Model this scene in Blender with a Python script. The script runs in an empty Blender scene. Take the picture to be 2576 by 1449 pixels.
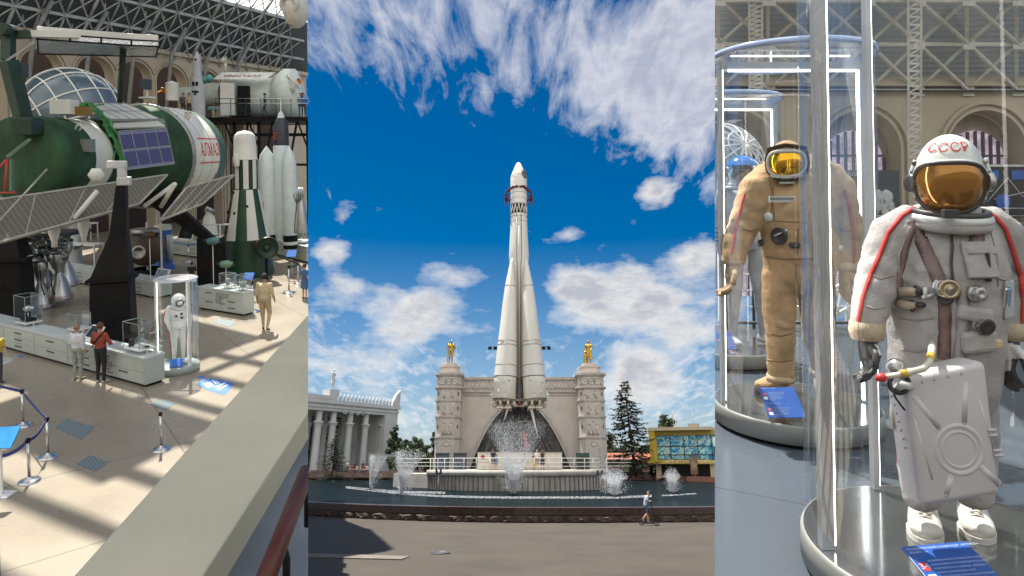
import bpy, bmesh, math, random
from mathutils import Vector, Matrix
R = math.radians
random.seed(7)
sc = bpy.context.scene
col = sc.collection
# ---------------------------------------------------------------- camera, sky, sun, exposure
F, CX, YP = 1700.0, 1288.0, 450.0          # focal length and principal point in 2576 x 1449 units
HOR = {'C': 1165.0, 'L': 370.0, 'R': 510.0, 'K': 450.0}
HGT = {'C': 3.0, 'L': 4.5, 'R': 1.4, 'K': 3.0}
TH = math.atan((HOR['C'] - YP) / F)         # the camera looks up at the rocket by this much
PIT = {k: TH - math.atan((HOR[k] - YP) / F) for k in HOR}
FRAME = {k: Matrix.Translation((0, 0, HGT['C'])) @ Matrix.Rotation(PIT[k], 4, 'X') @ Matrix.Translation((0, 0, -HGT[k])) for k in HOR}
FRAME['C'] = Matrix.Identity(4); FRAME['K'] = Matrix.Translation((0, 0, HGT['C'])) @ Matrix.Rotation(TH, 4, 'X')
cam = bpy.data.cameras.new('camera'); camo = bpy.data.objects.new('camera', cam); col.objects.link(camo)
cam.sensor_width = 36; cam.lens = 36 * F / 2576; cam.shift_y = -(724.5 - YP) / 2576
cam.clip_start = .05; cam.clip_end = 6000
camo.location = (0, 0, HGT['C']); camo.rotation_euler = (R(90) + TH, 0, 0)
sc.camera = camo
SUN_EL, SUN_AZ = R(74), R(-65)              # azimuth from +Y towards +X
sd = Vector((math.sin(SUN_AZ) * math.cos(SUN_EL), math.cos(SUN_AZ) * math.cos(SUN_EL), math.sin(SUN_EL)))
sun = bpy.data.lights.new('sun', 'SUN'); sun.energy = 5.0; sun.angle = R(.5); sun.color = (1, .93, .82)
suno = bpy.data.objects.new('sun', sun); col.objects.link(suno)
suno.rotation_euler = sd.to_track_quat('Z', 'Y').to_euler()
sc.view_settings.view_transform = 'Standard'; sc.view_settings.look = 'None'
sc.view_settings.exposure = 1.0; sc.view_settings.gamma = 1
sc.cycles.max_bounces = 10; sc.cycles.transparent_max_bounces = 24; sc.cycles.diffuse_bounces = 5
sc.cycles.use_denoising = True; sc.cycles.caustics_reflective = False; sc.cycles.caustics_refractive = False
try: sc.cycles.sample_clamp_indirect = 6
except Exception: pass

class NT:
    """small node-tree writer"""
    def __init__(s, nt): s.nt = nt; s.n = nt.nodes; s.l = nt.links
    def new(s, t, **k):
        n = s.n.new(t)
        for a, b in k.items():
            if a in ('operation', 'blend_type', 'noise_dimensions', 'feature', 'wave_type', 'bands_direction', 'data_type', 'sky_type', 'noise_type', 'interpolation_type', 'vector_type', 'rotation_type', 'distance', 'wave_profile'):
                setattr(n, a, b)
            else:
                s.put(n, a, b)
        return n
    def put(s, n, a, b):
        i = n.inputs[int(a[1:])] if a[0] == 'i' and a[1:].isdigit() else n.inputs[a.replace('_', ' ')]
        if hasattr(b, 'is_output') or isinstance(b, bpy.types.NodeSocket): s.l.new(b, i)
        else: i.default_value = b
    def math(s, op, a, b=0, c=None, clamp=False):
        n = s.new('ShaderNodeMath', operation=op); n.use_clamp = clamp
        s.put(n, 'i0', a); s.put(n, 'i1', b)
        if c is not None: s.put(n, 'i2', c)
        return n.outputs[0]
    def ramp(s, fac, stops):
        n = s.n.new('ShaderNodeValToRGB'); s.l.new(fac, n.inputs[0]); e = n.color_ramp.elements
        while len(e) < len(stops): e.new(.5)
        for q, (p, c) in zip(e, stops):
            q.position = p; q.color = c if isinstance(c, (tuple, list)) and len(c) == 4 else (tuple(c) + (1,) if isinstance(c, (tuple, list)) else (c, c, c, 1))
        return n.outputs[0]
    def mix(s, fac, a, b, mode='MIX'):
        n = s.n.new('ShaderNodeMix'); n.data_type = 'RGBA'; n.blend_type = mode
        for i, v in ((0, fac), (6, a), (7, b)):
            if isinstance(v, bpy.types.NodeSocket): s.l.new(v, n.inputs[i])
            else: n.inputs[i].default_value = v if i == 0 else (tuple(v) + (1,) if len(v) == 3 else v)
        return n.outputs[2]

# the sky: Nishita, with layers of cloud that belong to directions of the sky
w = bpy.data.worlds.new('World'); sc.world = w; w.use_nodes = True
t = NT(w.node_tree); t.n.clear()
sky = t.new('ShaderNodeTexSky', sky_type='NISHITA'); sky.sun_disc = False
sky.sun_elevation = SUN_EL; sky.sun_rotation = SUN_AZ; sky.altitude = 300; sky.air_density = 1.0; sky.dust_density = .3; sky.ozone_density = 3.5
hsv = t.new('ShaderNodeHueSaturation', Saturation=1.62, Value=.72, Color=sky.outputs[0])
tc = t.new('ShaderNodeTexCoord'); vec = tc.outputs['Generated']
sep = t.new('ShaderNodeSeparateXYZ', Vector=vec)
zc = t.math('MAXIMUM', sep.outputs[2], .03)
def proj(h, sx=1, sy=1):
    """a flat cloud layer seen from below: direction / (z + h)"""
    d = t.math('ADD', zc, h)
    c = t.new('ShaderNodeCombineXYZ', X=t.math('MULTIPLY', t.math('DIVIDE', sep.outputs[0], d), sx), Y=t.math('MULTIPLY', t.math('DIVIDE', sep.outputs[1], d), sy))
    return c.outputs[0]
AZ = t.math('ARCTAN2', sep.outputs[0], sep.outputs[1]); EL = t.math('ARCSINE', sep.outputs[2])
def blob(px, py, rx, ry, soft=1.0):
    """1 near the sky direction seen at (px, py), falling to 0 (an ellipse on the sky)"""
    v = Vector(((px - CX) / F, 1, (YP - py) / F)).normalized(); v = Matrix.Rotation(TH, 3, 'X') @ v
    az = math.atan2(v.x, v.y); el = math.asin(v.z)
    a = t.math('MULTIPLY_ADD', AZ, F / rx, -az * F / rx); e = t.math('MULTIPLY_ADD', EL, F / ry, -el * F / ry)
    r2 = t.math('ADD', t.math('MULTIPLY', a, a), t.math('MULTIPLY', e, e))
    return t.math('SUBTRACT', 1.0, t.math('SQRT', r2), clamp=True)
def addm(a, b, k): return t.math('ADD', a, t.math('MULTIPLY', b, k))
# high broken clouds (upper part of the sky), stretched towards the horizon
n1 = t.new('ShaderNodeTexNoise', Vector=proj(.12, 5.6, 1.7), Scale=2.1, Detail=10, Roughness=.62, Distortion=.4)
n2 = t.new('ShaderNodeTexNoise', Vector=proj(.10, 1.3, 1.0), Scale=.9, Detail=2)
m = addm(n1.outputs[0], n2.outputs[0], .22)
for b, k in ((blob(950, 40, 330, 170), .17), (blob(1310, 60, 330, 200), .12), (blob(1650, 250, 330, 330), .34), (blob(1790, 120, 260, 200), .2), (blob(1330, 420, 480, 190), -.30), (blob(900, 330, 210, 190), -.25), (blob(1290, 640, 760, 330), -.42), (blob(1050, 560, 300, 200), -.15), (blob(1100, 250, 120, 90), -.02)):
    m = addm(m, b, k)
high = t.ramp(m, ((.575, 0.0), (.66, .28), (.84, .92)))
# cumulus further down
n3 = t.new('ShaderNodeTexNoise', Vector=vec, Scale=9, Detail=9, Roughness=.56, Distortion=.15)
mp = t.new('ShaderNodeMapping', Vector=vec, Scale=(1, 1, 2.6))
n4 = t.new('ShaderNodeTexNoise', Vector=mp.outputs[0], Scale=11, Detail=9, Roughness=.6)
n5 = t.math('ADD', t.math('MULTIPLY', n3.outputs[0], .5), t.math('MULTIPLY', n4.outputs[0], .5))
c = t.math('ADD', 0.0, 0.0)
for b, k in ((blob(1500, 740, 170, 120), .55), (blob(1440, 700, 90, 70), .3), (blob(1660, 740, 210, 170), .45), (blob(1700, 860, 210, 120), .42), (blob(1660, 485, 75, 60), .62), (blob(1790, 620, 110, 90), .42),
             (blob(830, 640, 85, 75), .6), (blob(890, 730, 120, 60), .5), (blob(800, 760, 90, 90), .3), (blob(860, 540, 45, 60), .4), (blob(900, 930, 250, 70), .42), (blob(1010, 1060, 200, 60), .32), (blob(820, 880, 140, 60), .4), (blob(1430, 590, 50, 30), .25),
             (blob(1600, 960, 260, 60), .4), (blob(1580, 1010, 260, 60), .28), (blob(1570, 905, 120, 50), .3), (blob(1100, 820, 330, 120), .19), (blob(1130, 700, 210, 95), .34), (blob(1000, 780, 190, 70), .30)):
    c = addm(c, b, k)
c = t.math('ADD', t.math('MULTIPLY', t.math('MINIMUM', c, .62), 1.05), t.math('MULTIPLY_ADD', n5, 2.1, -.80))
cum = t.ramp(c, ((.46, 0.0), (.60, .35), (.82, .97)))
haze = t.ramp(sep.outputs[2], ((.0, .55), (.30, 0.0)))
# shading inside the clouds comes from their own thickness
lit = t.new('ShaderNodeTexNoise', Vector=mp.outputs[0], Scale=24, Detail=6, Roughness=.6)
thick = t.ramp(t.math('ADD', t.math('MULTIPLY', lit.outputs[0], .5), t.math('MULTIPLY', c, .75)), ((.58, (1.0, .98, .95)), (.82, (.78, .77, .77)), (1.05, (.50, .52, .58))))
thin = t.ramp(t.math('ADD', t.math('MULTIPLY', m, .8), t.math('MULTIPLY', lit.outputs[0], .36)), ((.62, (1.0, .99, .99)), (.84, (.78, .78, .84)), (1.02, (.56, .57, .66))))
CL = 8.6
def sc3(cn, k): 
    v = t.new('ShaderNodeVectorMath', operation='SCALE'); t.l.new(cn, v.inputs[0]); v.inputs['Scale'].default_value = k; return v.outputs[0]
s0 = t.mix(haze, hsv.outputs[0], (4.4, 5.6, 7.4))
s1 = t.mix(t.math('MULTIPLY', high, .85), s0, sc3(thin, CL))
s2 = t.mix(cum, s1, sc3(thick, CL))
# an unseen bright cloud bank, added behind the viewer to light facades and halls
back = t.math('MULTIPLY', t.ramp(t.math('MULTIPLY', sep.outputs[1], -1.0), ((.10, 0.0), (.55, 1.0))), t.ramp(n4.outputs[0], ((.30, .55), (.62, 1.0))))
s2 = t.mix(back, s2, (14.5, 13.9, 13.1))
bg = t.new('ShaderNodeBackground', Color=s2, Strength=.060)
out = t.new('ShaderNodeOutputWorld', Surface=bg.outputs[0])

# ---------------------------------------------------------------- placing
def ray(fr, px, py):
    d = Vector(((px - CX) / F, 1.0, (YP - py) / F))
    return Matrix.Rotation(TH - PIT[fr], 3, 'X') @ d
def at(fr, px, py, D):
    d = ray(fr, px, py); k = D / d.y
    return Vector((d.x * k, D, HGT[fr] + d.z * k))
def fl(fr, px, py, z=0.0):
    d = ray(fr, px, py); k = (z - HGT[fr]) / d.z
    return Vector((d.x * k, d.y * k, z))
def pxm(fr, px, py, D):
    return D / ray(fr, px, py).y / F          # metres per picture unit at that place
# ---------------------------------------------------------------- mesh writer
def frame_from(d, up=Vector((0, 0, 1))):
    d = Vector(d).normalized()
    if abs(d.dot(up)) > .98: up = Vector((1, 0, 0))
    a = d.cross(up).normalized(); b = a.cross(d).normalized()
    return a, b, d
class MB:
    def __init__(s): s.v = []; s.f = []; s.m = []; s.sm = []
    def add(s, vs, fs, mi=0, sm=False):
        o = len(s.v); s.v += [Vector(p) for p in vs]
        for f in fs: s.f.append([i + o for i in f]); s.m.append(mi); s.sm.append(sm)
        return s
    def box(s, x0, x1, y0, y1, z0, z1, mi=0):
        return s.add([(x0, y0, z0), (x1, y0, z0), (x1, y1, z0), (x0, y1, z0), (x0, y0, z1), (x1, y0, z1), (x1, y1, z1), (x0, y1, z1)],
                     [(3, 2, 1, 0), (4, 5, 6, 7), (0, 1, 5, 4), (1, 2, 6, 5), (2, 3, 7, 6), (3, 0, 4, 7)], mi)
    def hexa(s, p, mi=0):
        return s.add(p, [(3, 2, 1, 0), (4, 5, 6, 7), (0, 1, 5, 4), (1, 2, 6, 5), (2, 3, 7, 6), (3, 0, 4, 7)], mi)
    def obox(s, c, a, b, cc, mi=0):
        c, a, b, cc = Vector(c), Vector(a), Vector(b), Vector(cc)
        return s.hexa([c - a - b - cc, c + a - b - cc, c + a + b - cc, c - a + b - cc, c - a - b + cc, c + a - b + cc, c + a + b + cc, c - a + b + cc], mi)
    def bar(s, p, q, w, h=None, mi=0, up=Vector((0, 0, 1))):
        p, q = Vector(p), Vector(q); h = w if h is None else h
        if (q - p).length < 1e-6: return s
        a, b, d = frame_from(q - p, up)
        return s.obox((p + q) / 2, a * w / 2, (q - p) / 2, b * h / 2, mi)
    def tube(s, pts, r, n=8, mi=0, sm=True, cap=True, sq=1.0, ref=None, closed=False):
        pts = [Vector(p) for p in pts]; k = len(pts)
        rs = r if isinstance(r, (list, tuple)) else [r] * k
        vs, fs = [], []; a = None
        for i, p in enumerate(pts):
            if closed: d = pts[(i + 1) % k] - pts[i - 1]
            else: d = (pts[min(i + 1, k - 1)] - pts[max(i - 1, 0)])
            if d.length < 1e-9: d = Vector((0, 0, 1))
            d.normalize()
            if ref is not None: a = Vector(ref) - d * d.dot(Vector(ref)); a.normalize()
            elif a is None: a = frame_from(d)[0]
            else:
                a = a - d * a.dot(d)
                a = a.normalized() if a.length > 1e-6 else frame_from(d)[0]
            b = d.cross(a); rr = rs[i]
            ra, rb = rr if isinstance(rr, (list, tuple)) else (rr, rr * sq)
            for j in range(n):
                th = 2 * math.pi * j / n
                vs.append(p + a * (math.cos(th) * ra) + b * (math.sin(th) * rb))
        for i in range(k if closed else k - 1):
            i2 = (i + 1) % k
            for j in range(n): fs.append((i * n + j, i * n + (j + 1) % n, i2 * n + (j + 1) % n, i2 * n + j))
        s.add(vs, fs, mi, sm)
        if cap and not closed:
            o = len(s.v) - k * n
            s.f.append([o + j for j in range(n)][::-1]); s.m.append(mi); s.sm.append(False)
            s.f.append([o + (k - 1) * n + j for j in range(n)]); s.m.append(mi); s.sm.append(False)
        return s
    def lathe(s, prof, n=24, c=(0, 0, 0), ax=(0, 0, 1), mi=0, sm=True, a0=0, a1=2 * math.pi, ref=None, sx=1, cap=False):
        """prof: (radius, height[, material]) along axis ax from c"""
        c = Vector(c); d = Vector(ax).normalized()
        if ref is None: a, b, d = frame_from(d)
        else: a = (Vector(ref) - d * d.dot(Vector(ref))).normalized(); b = d.cross(a)
        full = abs(a1 - a0 - 2 * math.pi) < 1e-6; cols = n if full else n + 1
        vs, k = [], len(prof)
        for q in prof:
            for j in range(cols):
                th = a0 + (a1 - a0) * j / n
                vs.append(c + d * q[1] + a * (math.cos(th) * q[0] * sx) + b * (math.sin(th) * q[0]))
        o = len(s.v); s.v += vs
        for i in range(k - 1):
            for j in range(n):
                j2 = (j + 1) % cols if full else j + 1
                s.f.append([o + i * cols + j, o + i * cols + j2, o + (i + 1) * cols + j2, o + (i + 1) * cols + j])
                s.m.append(prof[i + 1][2] if len(prof[i + 1]) > 2 else mi); s.sm.append(sm)
        if cap:
            s.f.append([o + j for j in range(cols)][::-1]); s.m.append(mi); s.sm.append(False)
            s.f.append([o + (k - 1) * cols + j for j in range(cols)]); s.m.append(mi); s.sm.append(False)
        return s
    def ext(s, poly, vec, mi=0, side=None):
        poly = [Vector(p) for p in poly]; vec = Vector(vec); n = len(poly)
        fs = [tuple(range(n))[::-1], tuple(range(n, 2 * n))] + [(i, (i + 1) % n, n + (i + 1) % n, n + i) for i in range(n)]
        o = len(s.f)
        s.add(poly + [p + vec for p in poly], fs, mi)
        if side is not None:
            for i in range(o + 2, len(s.f)): s.m[i] = side
        return s
    def sphere(s, c, r, n=16, m=10, mi=0, sc=(1, 1, 1), sm=True):
        pr = []
        for i in range(m + 1):
            a = math.pi * i / m - math.pi / 2
            pr.append((max(math.cos(a), 1e-4) * r, math.sin(a) * r))
        o = len(s.v); s.lathe(pr, n, (0, 0, 0), (0, 0, 1), mi, sm)
        for i in range(o, len(s.v)):
            p = s.v[i]; s.v[i] = Vector((p.x * sc[0] + c[0], p.y * sc[1] + c[1], p.z * sc[2] + c[2]))
        return s
    def ngon(s, pts, mi=0): return s.add(pts, [tuple(range(len(pts)))], mi)
    def grid(s, fn, nu, nv, mi=0, sm=True):
        vs = [fn(i / nu, j / nv) for j in range(nv + 1) for i in range(nu + 1)]
        return s.add(vs, [(j * (nu + 1) + i, j * (nu + 1) + i + 1, (j + 1) * (nu + 1) + i + 1, (j + 1) * (nu + 1) + i) for j in range(nv) for i in range(nu)], mi, sm)
    def move(s, d, a=0):
        for i in range(a, len(s.v)): s.v[i] = s.v[i] + Vector(d)
        return s
    def xf(s, M, a=0):
        for i in range(a, len(s.v)): s.v[i] = M @ s.v[i]
        return s
    def mesh(s, name, mats):
        me = bpy.data.meshes.new(name); me.from_pydata([tuple(p) for p in s.v], [], s.f)
        mats = mats if isinstance(mats, (list, tuple)) else [mats]
        for q in mats: me.materials.append(q)
        me.polygons.foreach_set('material_index', [min(i, len(mats) - 1) for i in s.m])
        me.polygons.foreach_set('use_smooth', s.sm)
        me.update(); return me
    def part(s, name, mats, parent, bevel=0, label=None, loc=(0, 0, 0)):
        o = bpy.data.objects.new(name, s.mesh(name, mats)); col.objects.link(o)
        o.parent = parent; o.location = loc
        if label: o['label'] = label
        if bevel: bev(o, bevel)
        return o
    def thing(s, fr, name, mats, label=None, cat=None, loc=(0, 0, 0), rz=0, group=None, kind=None, bevel=0):
        """one mesh as a top-level object; vertices are local to loc"""
        o = bpy.data.objects.new(name, s.mesh(name, mats)); col.objects.link(o)
        o.matrix_world = FRAME[fr] @ Matrix.Translation(loc) @ Matrix.Rotation(rz, 4, 'Z'); REG[fr].append(o)
        tag(o, label, cat, group, kind)
        if bevel: bev(o, bevel)
        return o
    def thing_at(s, fr, name, mats, label=None, cat=None, **k):
        """vertices given in frame coordinates: the origin is moved to the base of the shape"""
        xs = [p.x for p in s.v]; ys = [p.y for p in s.v]; zs = [p.z for p in s.v]
        c = Vector(((min(xs) + max(xs)) / 2, (min(ys) + max(ys)) / 2, min(zs))); s.move(-c)
        return s.thing(fr, name, mats, label, cat, loc=c, **k)
def bev(o, w, seg=2):
    m = o.modifiers.new('edge', 'BEVEL'); m.width = w; m.segments = seg; m.limit_method = 'ANGLE'; m.angle_limit = R(40)
REG = {'C': [], 'L': [], 'R': [], 'K': []}
def tag(o, label=None, cat=None, group=None, kind=None):
    if label: o['label'] = label
    if cat: o['category'] = cat
    if group: o['group'] = group
    if kind: o['kind'] = kind
    return o
def root(fr, name, label, cat, loc, rz=0, group=None, scale=1, kind=None, rx=0):
    o = bpy.data.objects.new(name, None); col.objects.link(o); o.empty_display_size = .1
    o.matrix_world = FRAME[fr] @ Matrix.Translation(loc) @ Matrix.Rotation(rz, 4, 'Z') @ Matrix.Rotation(rx, 4, 'X') @ Matrix.Scale(scale, 4); REG[fr].append(o)
    return tag(o, label, cat, group, kind)
def struct(mb, fr, name, mats, **k): return mb.thing(fr, name, mats, kind='structure', **k)
def copy_thing(o, fr, loc, rz=0, scale=1, label=None):
    """a copy of a thing with copies of its parts and sub-parts"""
    kids = {}
    for q in col.objects:
        if q.parent: kids.setdefault(q.parent.name, []).append(q)
    c = o.copy(); col.objects.link(c)
    c.matrix_world = FRAME[fr] @ Matrix.Translation(loc) @ Matrix.Rotation(rz, 4, 'Z') @ Matrix.Scale(scale, 4)
    if label: c['label'] = label
    for k in kids.get(o.name, []):
        d = k.copy(); col.objects.link(d); d.parent = c
        for g in kids.get(k.name, []):
            e = g.copy(); col.objects.link(e); e.parent = d
    return c
WORK = bpy.data.scenes.new('work')           # a side scene where single shapes are evaluated; removed at the end
def evaluated(o):
    WORK.collection.objects.link(o); vl = WORK.view_layers[0]; vl.update(); me = bpy.data.meshes.new_from_object(o.evaluated_get(vl.depsgraph)); WORK.collection.objects.unlink(o); return me
GONE = []
def cut(rt, fr, px, keep):
    """ends a thing at the side wall of its room, the plane through picture column px"""
    M_ = Matrix.Rotation(TH - PIT[fr], 3, 'X'); n = M_ @ Vector((1, -(px - CX) / F, 0)); n *= keep; c = Vector((0, 0, HGT[fr]))
    for o in [rt] + list(rt.children_recursive):
        if o.type != 'MESH': continue
        L_ = (FRAME[fr].inverted() @ o.matrix_world).inverted(); co = L_ @ c; no = (L_.to_3x3().inverted().transposed() @ n).normalized()
        if min(((v.co - co).dot(no) for v in o.data.vertices), default=1) > -1e-4: continue
        bm = bmesh.new(); bm.from_mesh(o.data); bmesh.ops.bisect_plane(bm, geom=bm.verts[:] + bm.edges[:] + bm.faces[:], plane_co=co, plane_no=no, clear_inner=True)
        if bm.verts: bm.to_mesh(o.data)
        else: GONE.append(o)
        bm.free()
def text_mb(txt, size, ext=.004, align='CENTER', bend=None):
    cu = bpy.data.curves.new('lettering', 'FONT'); cu.body = txt; cu.size = size; cu.extrude = ext; cu.align_x = align; cu.align_y = 'CENTER'; cu.resolution_u = 3
    o = bpy.data.objects.new('lettering', cu); me = evaluated(o)
    mb = MB(); mb.add([v.co.copy() for v in me.vertices], [tuple(p.vertices) for p in me.polygons])
    bpy.data.objects.remove(o); bpy.data.curves.remove(cu); bpy.data.meshes.remove(me)
    return mb
def text_on(mb, txt, size, o, u, v, ext=.004, align='CENTER', mi=0):
    """lettering on the plane at o with directions u (reading) and v (up), added to mb"""
    tm = text_mb(txt, size, ext, align); u = Vector(u).normalized(); v = Vector(v).normalized(); n = u.cross(v)
    mb.add([Vector(o) + u * p.x + v * p.y + n * p.z for p in tm.v], tm.f, mi); return mb
def remeshed(mb, vox, smooth=4, sf=.5):
    """one continuous skin over overlapping limbs"""
    me = mb.mesh('body', [None]); o = bpy.data.objects.new('body', me)
    m = o.modifiers.new('r', 'REMESH'); m.mode = 'VOXEL'; m.voxel_size = vox; m.use_smooth_shade = True
    m = o.modifiers.new('s', 'SMOOTH'); m.iterations = smooth; m.factor = sf
    r = evaluated(o)
    bpy.data.objects.remove(o); bpy.data.meshes.remove(me); r.materials.clear()
    return r
# ---------------------------------------------------------------- materials
MATS = {}
def pm(name, colr, rough=.6, metal=0, var=.12, vs=3.0, bump=0, bs=20, spec=.5, col2=None, stretch=None, emit=0, coat=0, trans=0):
    """Principled with a little wear: noise in colour and roughness, optional fine bump"""
    if name in MATS: return MATS[name]
    m = bpy.data.materials.new(name); m.use_nodes = True; MATS[name] = m
    t = NT(m.node_tree); b = t.n['Principled BSDF']
    tc = t.new('ShaderNodeTexCoord'); v = tc.outputs['Object']
    if stretch: v = t.new('ShaderNodeMapping', Vector=v, Scale=stretch).outputs[0]
    n = t.new('ShaderNodeTexNoise', Vector=v, Scale=vs, Detail=6, Roughness=.62)
    c2 = col2 or tuple(max(0, x * (1 - var * 2.2)) for x in colr); c1 = colr if col2 else tuple(min(1, x * (1 + var)) for x in colr)
    c = t.mix(t.ramp(n.outputs[0], ((.32, 0.0), (.68, 1.0))), c2, c1)
    t.put(b, 'Base_Color', c); t.put(b, 'Metallic', metal); t.put(b, 'Specular_IOR_Level', spec)
    t.put(b, 'Roughness', t.math('ADD', t.math('MULTIPLY', n.outputs[0], .22), max(rough - .11, .02)))
    if coat: t.put(b, 'Coat_Weight', coat)
    if trans: t.put(b, 'Transmission_Weight', trans)
    if emit: t.put(b, 'Emission_Color', tuple(colr) + (1,)); t.put(b, 'Emission_Strength', emit)
    if bump:
        n2 = t.new('ShaderNodeTexNoise', Vector=v, Scale=bs, Detail=5, Roughness=.6)
        bp = t.new('ShaderNodeBump', Strength=bump, Distance=.02, Height=n2.outputs[0]); t.put(b, 'Normal', bp.outputs[0])
    return m
def glass(name, tint=(.93, .97, .98), refl=1.0, rough=.02, dirt=.0, op=.0, top=1.0):
    if name in MATS: return MATS[name]
    m = bpy.data.materials.new(name); m.use_nodes = True; MATS[name] = m
    t = NT(m.node_tree); t.n.clear()
    tr = t.new('ShaderNodeBsdfTransparent', Color=tint + (1,)); gl = t.new('ShaderNodeBsdfGlossy', Color=(1, 1, 1, 1), Roughness=rough)
    fr = t.new('ShaderNodeFresnel', IOR=1.45)
    f = t.math('MINIMUM', t.math('ADD', t.math('MULTIPLY', fr.outputs[0], refl), dirt, clamp=True), top)
    mx = t.new('ShaderNodeMixShader', i0=f, i1=tr.outputs[0], i2=gl.outputs[0])
    if op:
        df = t.new('ShaderNodeBsdfDiffuse', Color=tint + (1,))
        mx = t.new('ShaderNodeMixShader', i0=op, i1=mx.outputs[0], i2=df.outputs[0])
    t.new('ShaderNodeOutputMaterial', Surface=mx.outputs[0]); return m
def emis(name, colr, k):
    if name in MATS: return MATS[name]
    m = bpy.data.materials.new(name); m.use_nodes = True; MATS[name] = m
    t = NT(m.node_tree); t.n.clear(); e = t.new('ShaderNodeEmission', Color=tuple(colr) + (1,), Strength=k)
    t.new('ShaderNodeOutputMaterial', Surface=e.outputs[0]); return m
def tiles(name, colr, joint, sx, sy, rough=.35, var=.14, jw=.012, ang=0, bump=.15, vs=.9, off=(0, 0)):
    """a floor in large tiles or slabs: joints on a grid of sx by sy metres"""
    m = bpy.data.materials.new(name); m.use_nodes = True; MATS[name] = m
    t = NT(m.node_tree); b = t.n['Principled BSDF']; tc = t.new('ShaderNodeTexCoord')
    mp = t.new('ShaderNodeMapping', Vector=tc.outputs['Object'], Rotation=(0, 0, ang), Location=(off[0], off[1], 0))
    sp = t.new('ShaderNodeSeparateXYZ', Vector=mp.outputs[0]); js = []
    for o, s in ((0, sx), (1, sy)):
        fr = t.math('FRACT', t.math('DIVIDE', sp.outputs[o], s)); js.append(t.math('LESS_THAN', fr, jw / s))
    j = t.math('MAXIMUM', *js)
    n = t.new('ShaderNodeTexNoise', Vector=tc.outputs['Object'], Scale=vs, Detail=4, Roughness=.5)
    n2 = t.new('ShaderNodeTexNoise', Vector=tc.outputs['Object'], Scale=vs * 30, Detail=4, Roughness=.7)
    f = t.math('ADD', t.math('MULTIPLY', n.outputs[0], .8), t.math('MULTIPLY', n2.outputs[0], .2))
    c = t.mix(t.ramp(f, ((.25, 0.0), (.75, 1.0))), tuple(x * (1 - var * 1.5) for x in colr), tuple(x * (1 + var) for x in colr))
    t.put(b, 'Base_Color', t.mix(j, c, joint)); t.put(b, 'Roughness', t.math('ADD', t.math('MULTIPLY', f, .3), rough - .15))
    bp = t.new('ShaderNodeBump', Strength=bump, Distance=.004, Height=t.math('SUBTRACT', f, j)); t.put(b, 'Normal', bp.outputs[0])
    return m
white = pm('white_paint', (.78, .78, .76), .45, var=.05)
black = pm('black_paint', (.008, .008, .009), .6, var=.3, spec=.2)
steel = pm('brushed_steel', (.62, .62, .62), .28, 1, var=.08, stretch=(1, 1, 14))
darksteel = pm('dark_steel', (.07, .075, .08), .45, .6, var=.2)
clear = glass('clear_glass')
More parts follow.
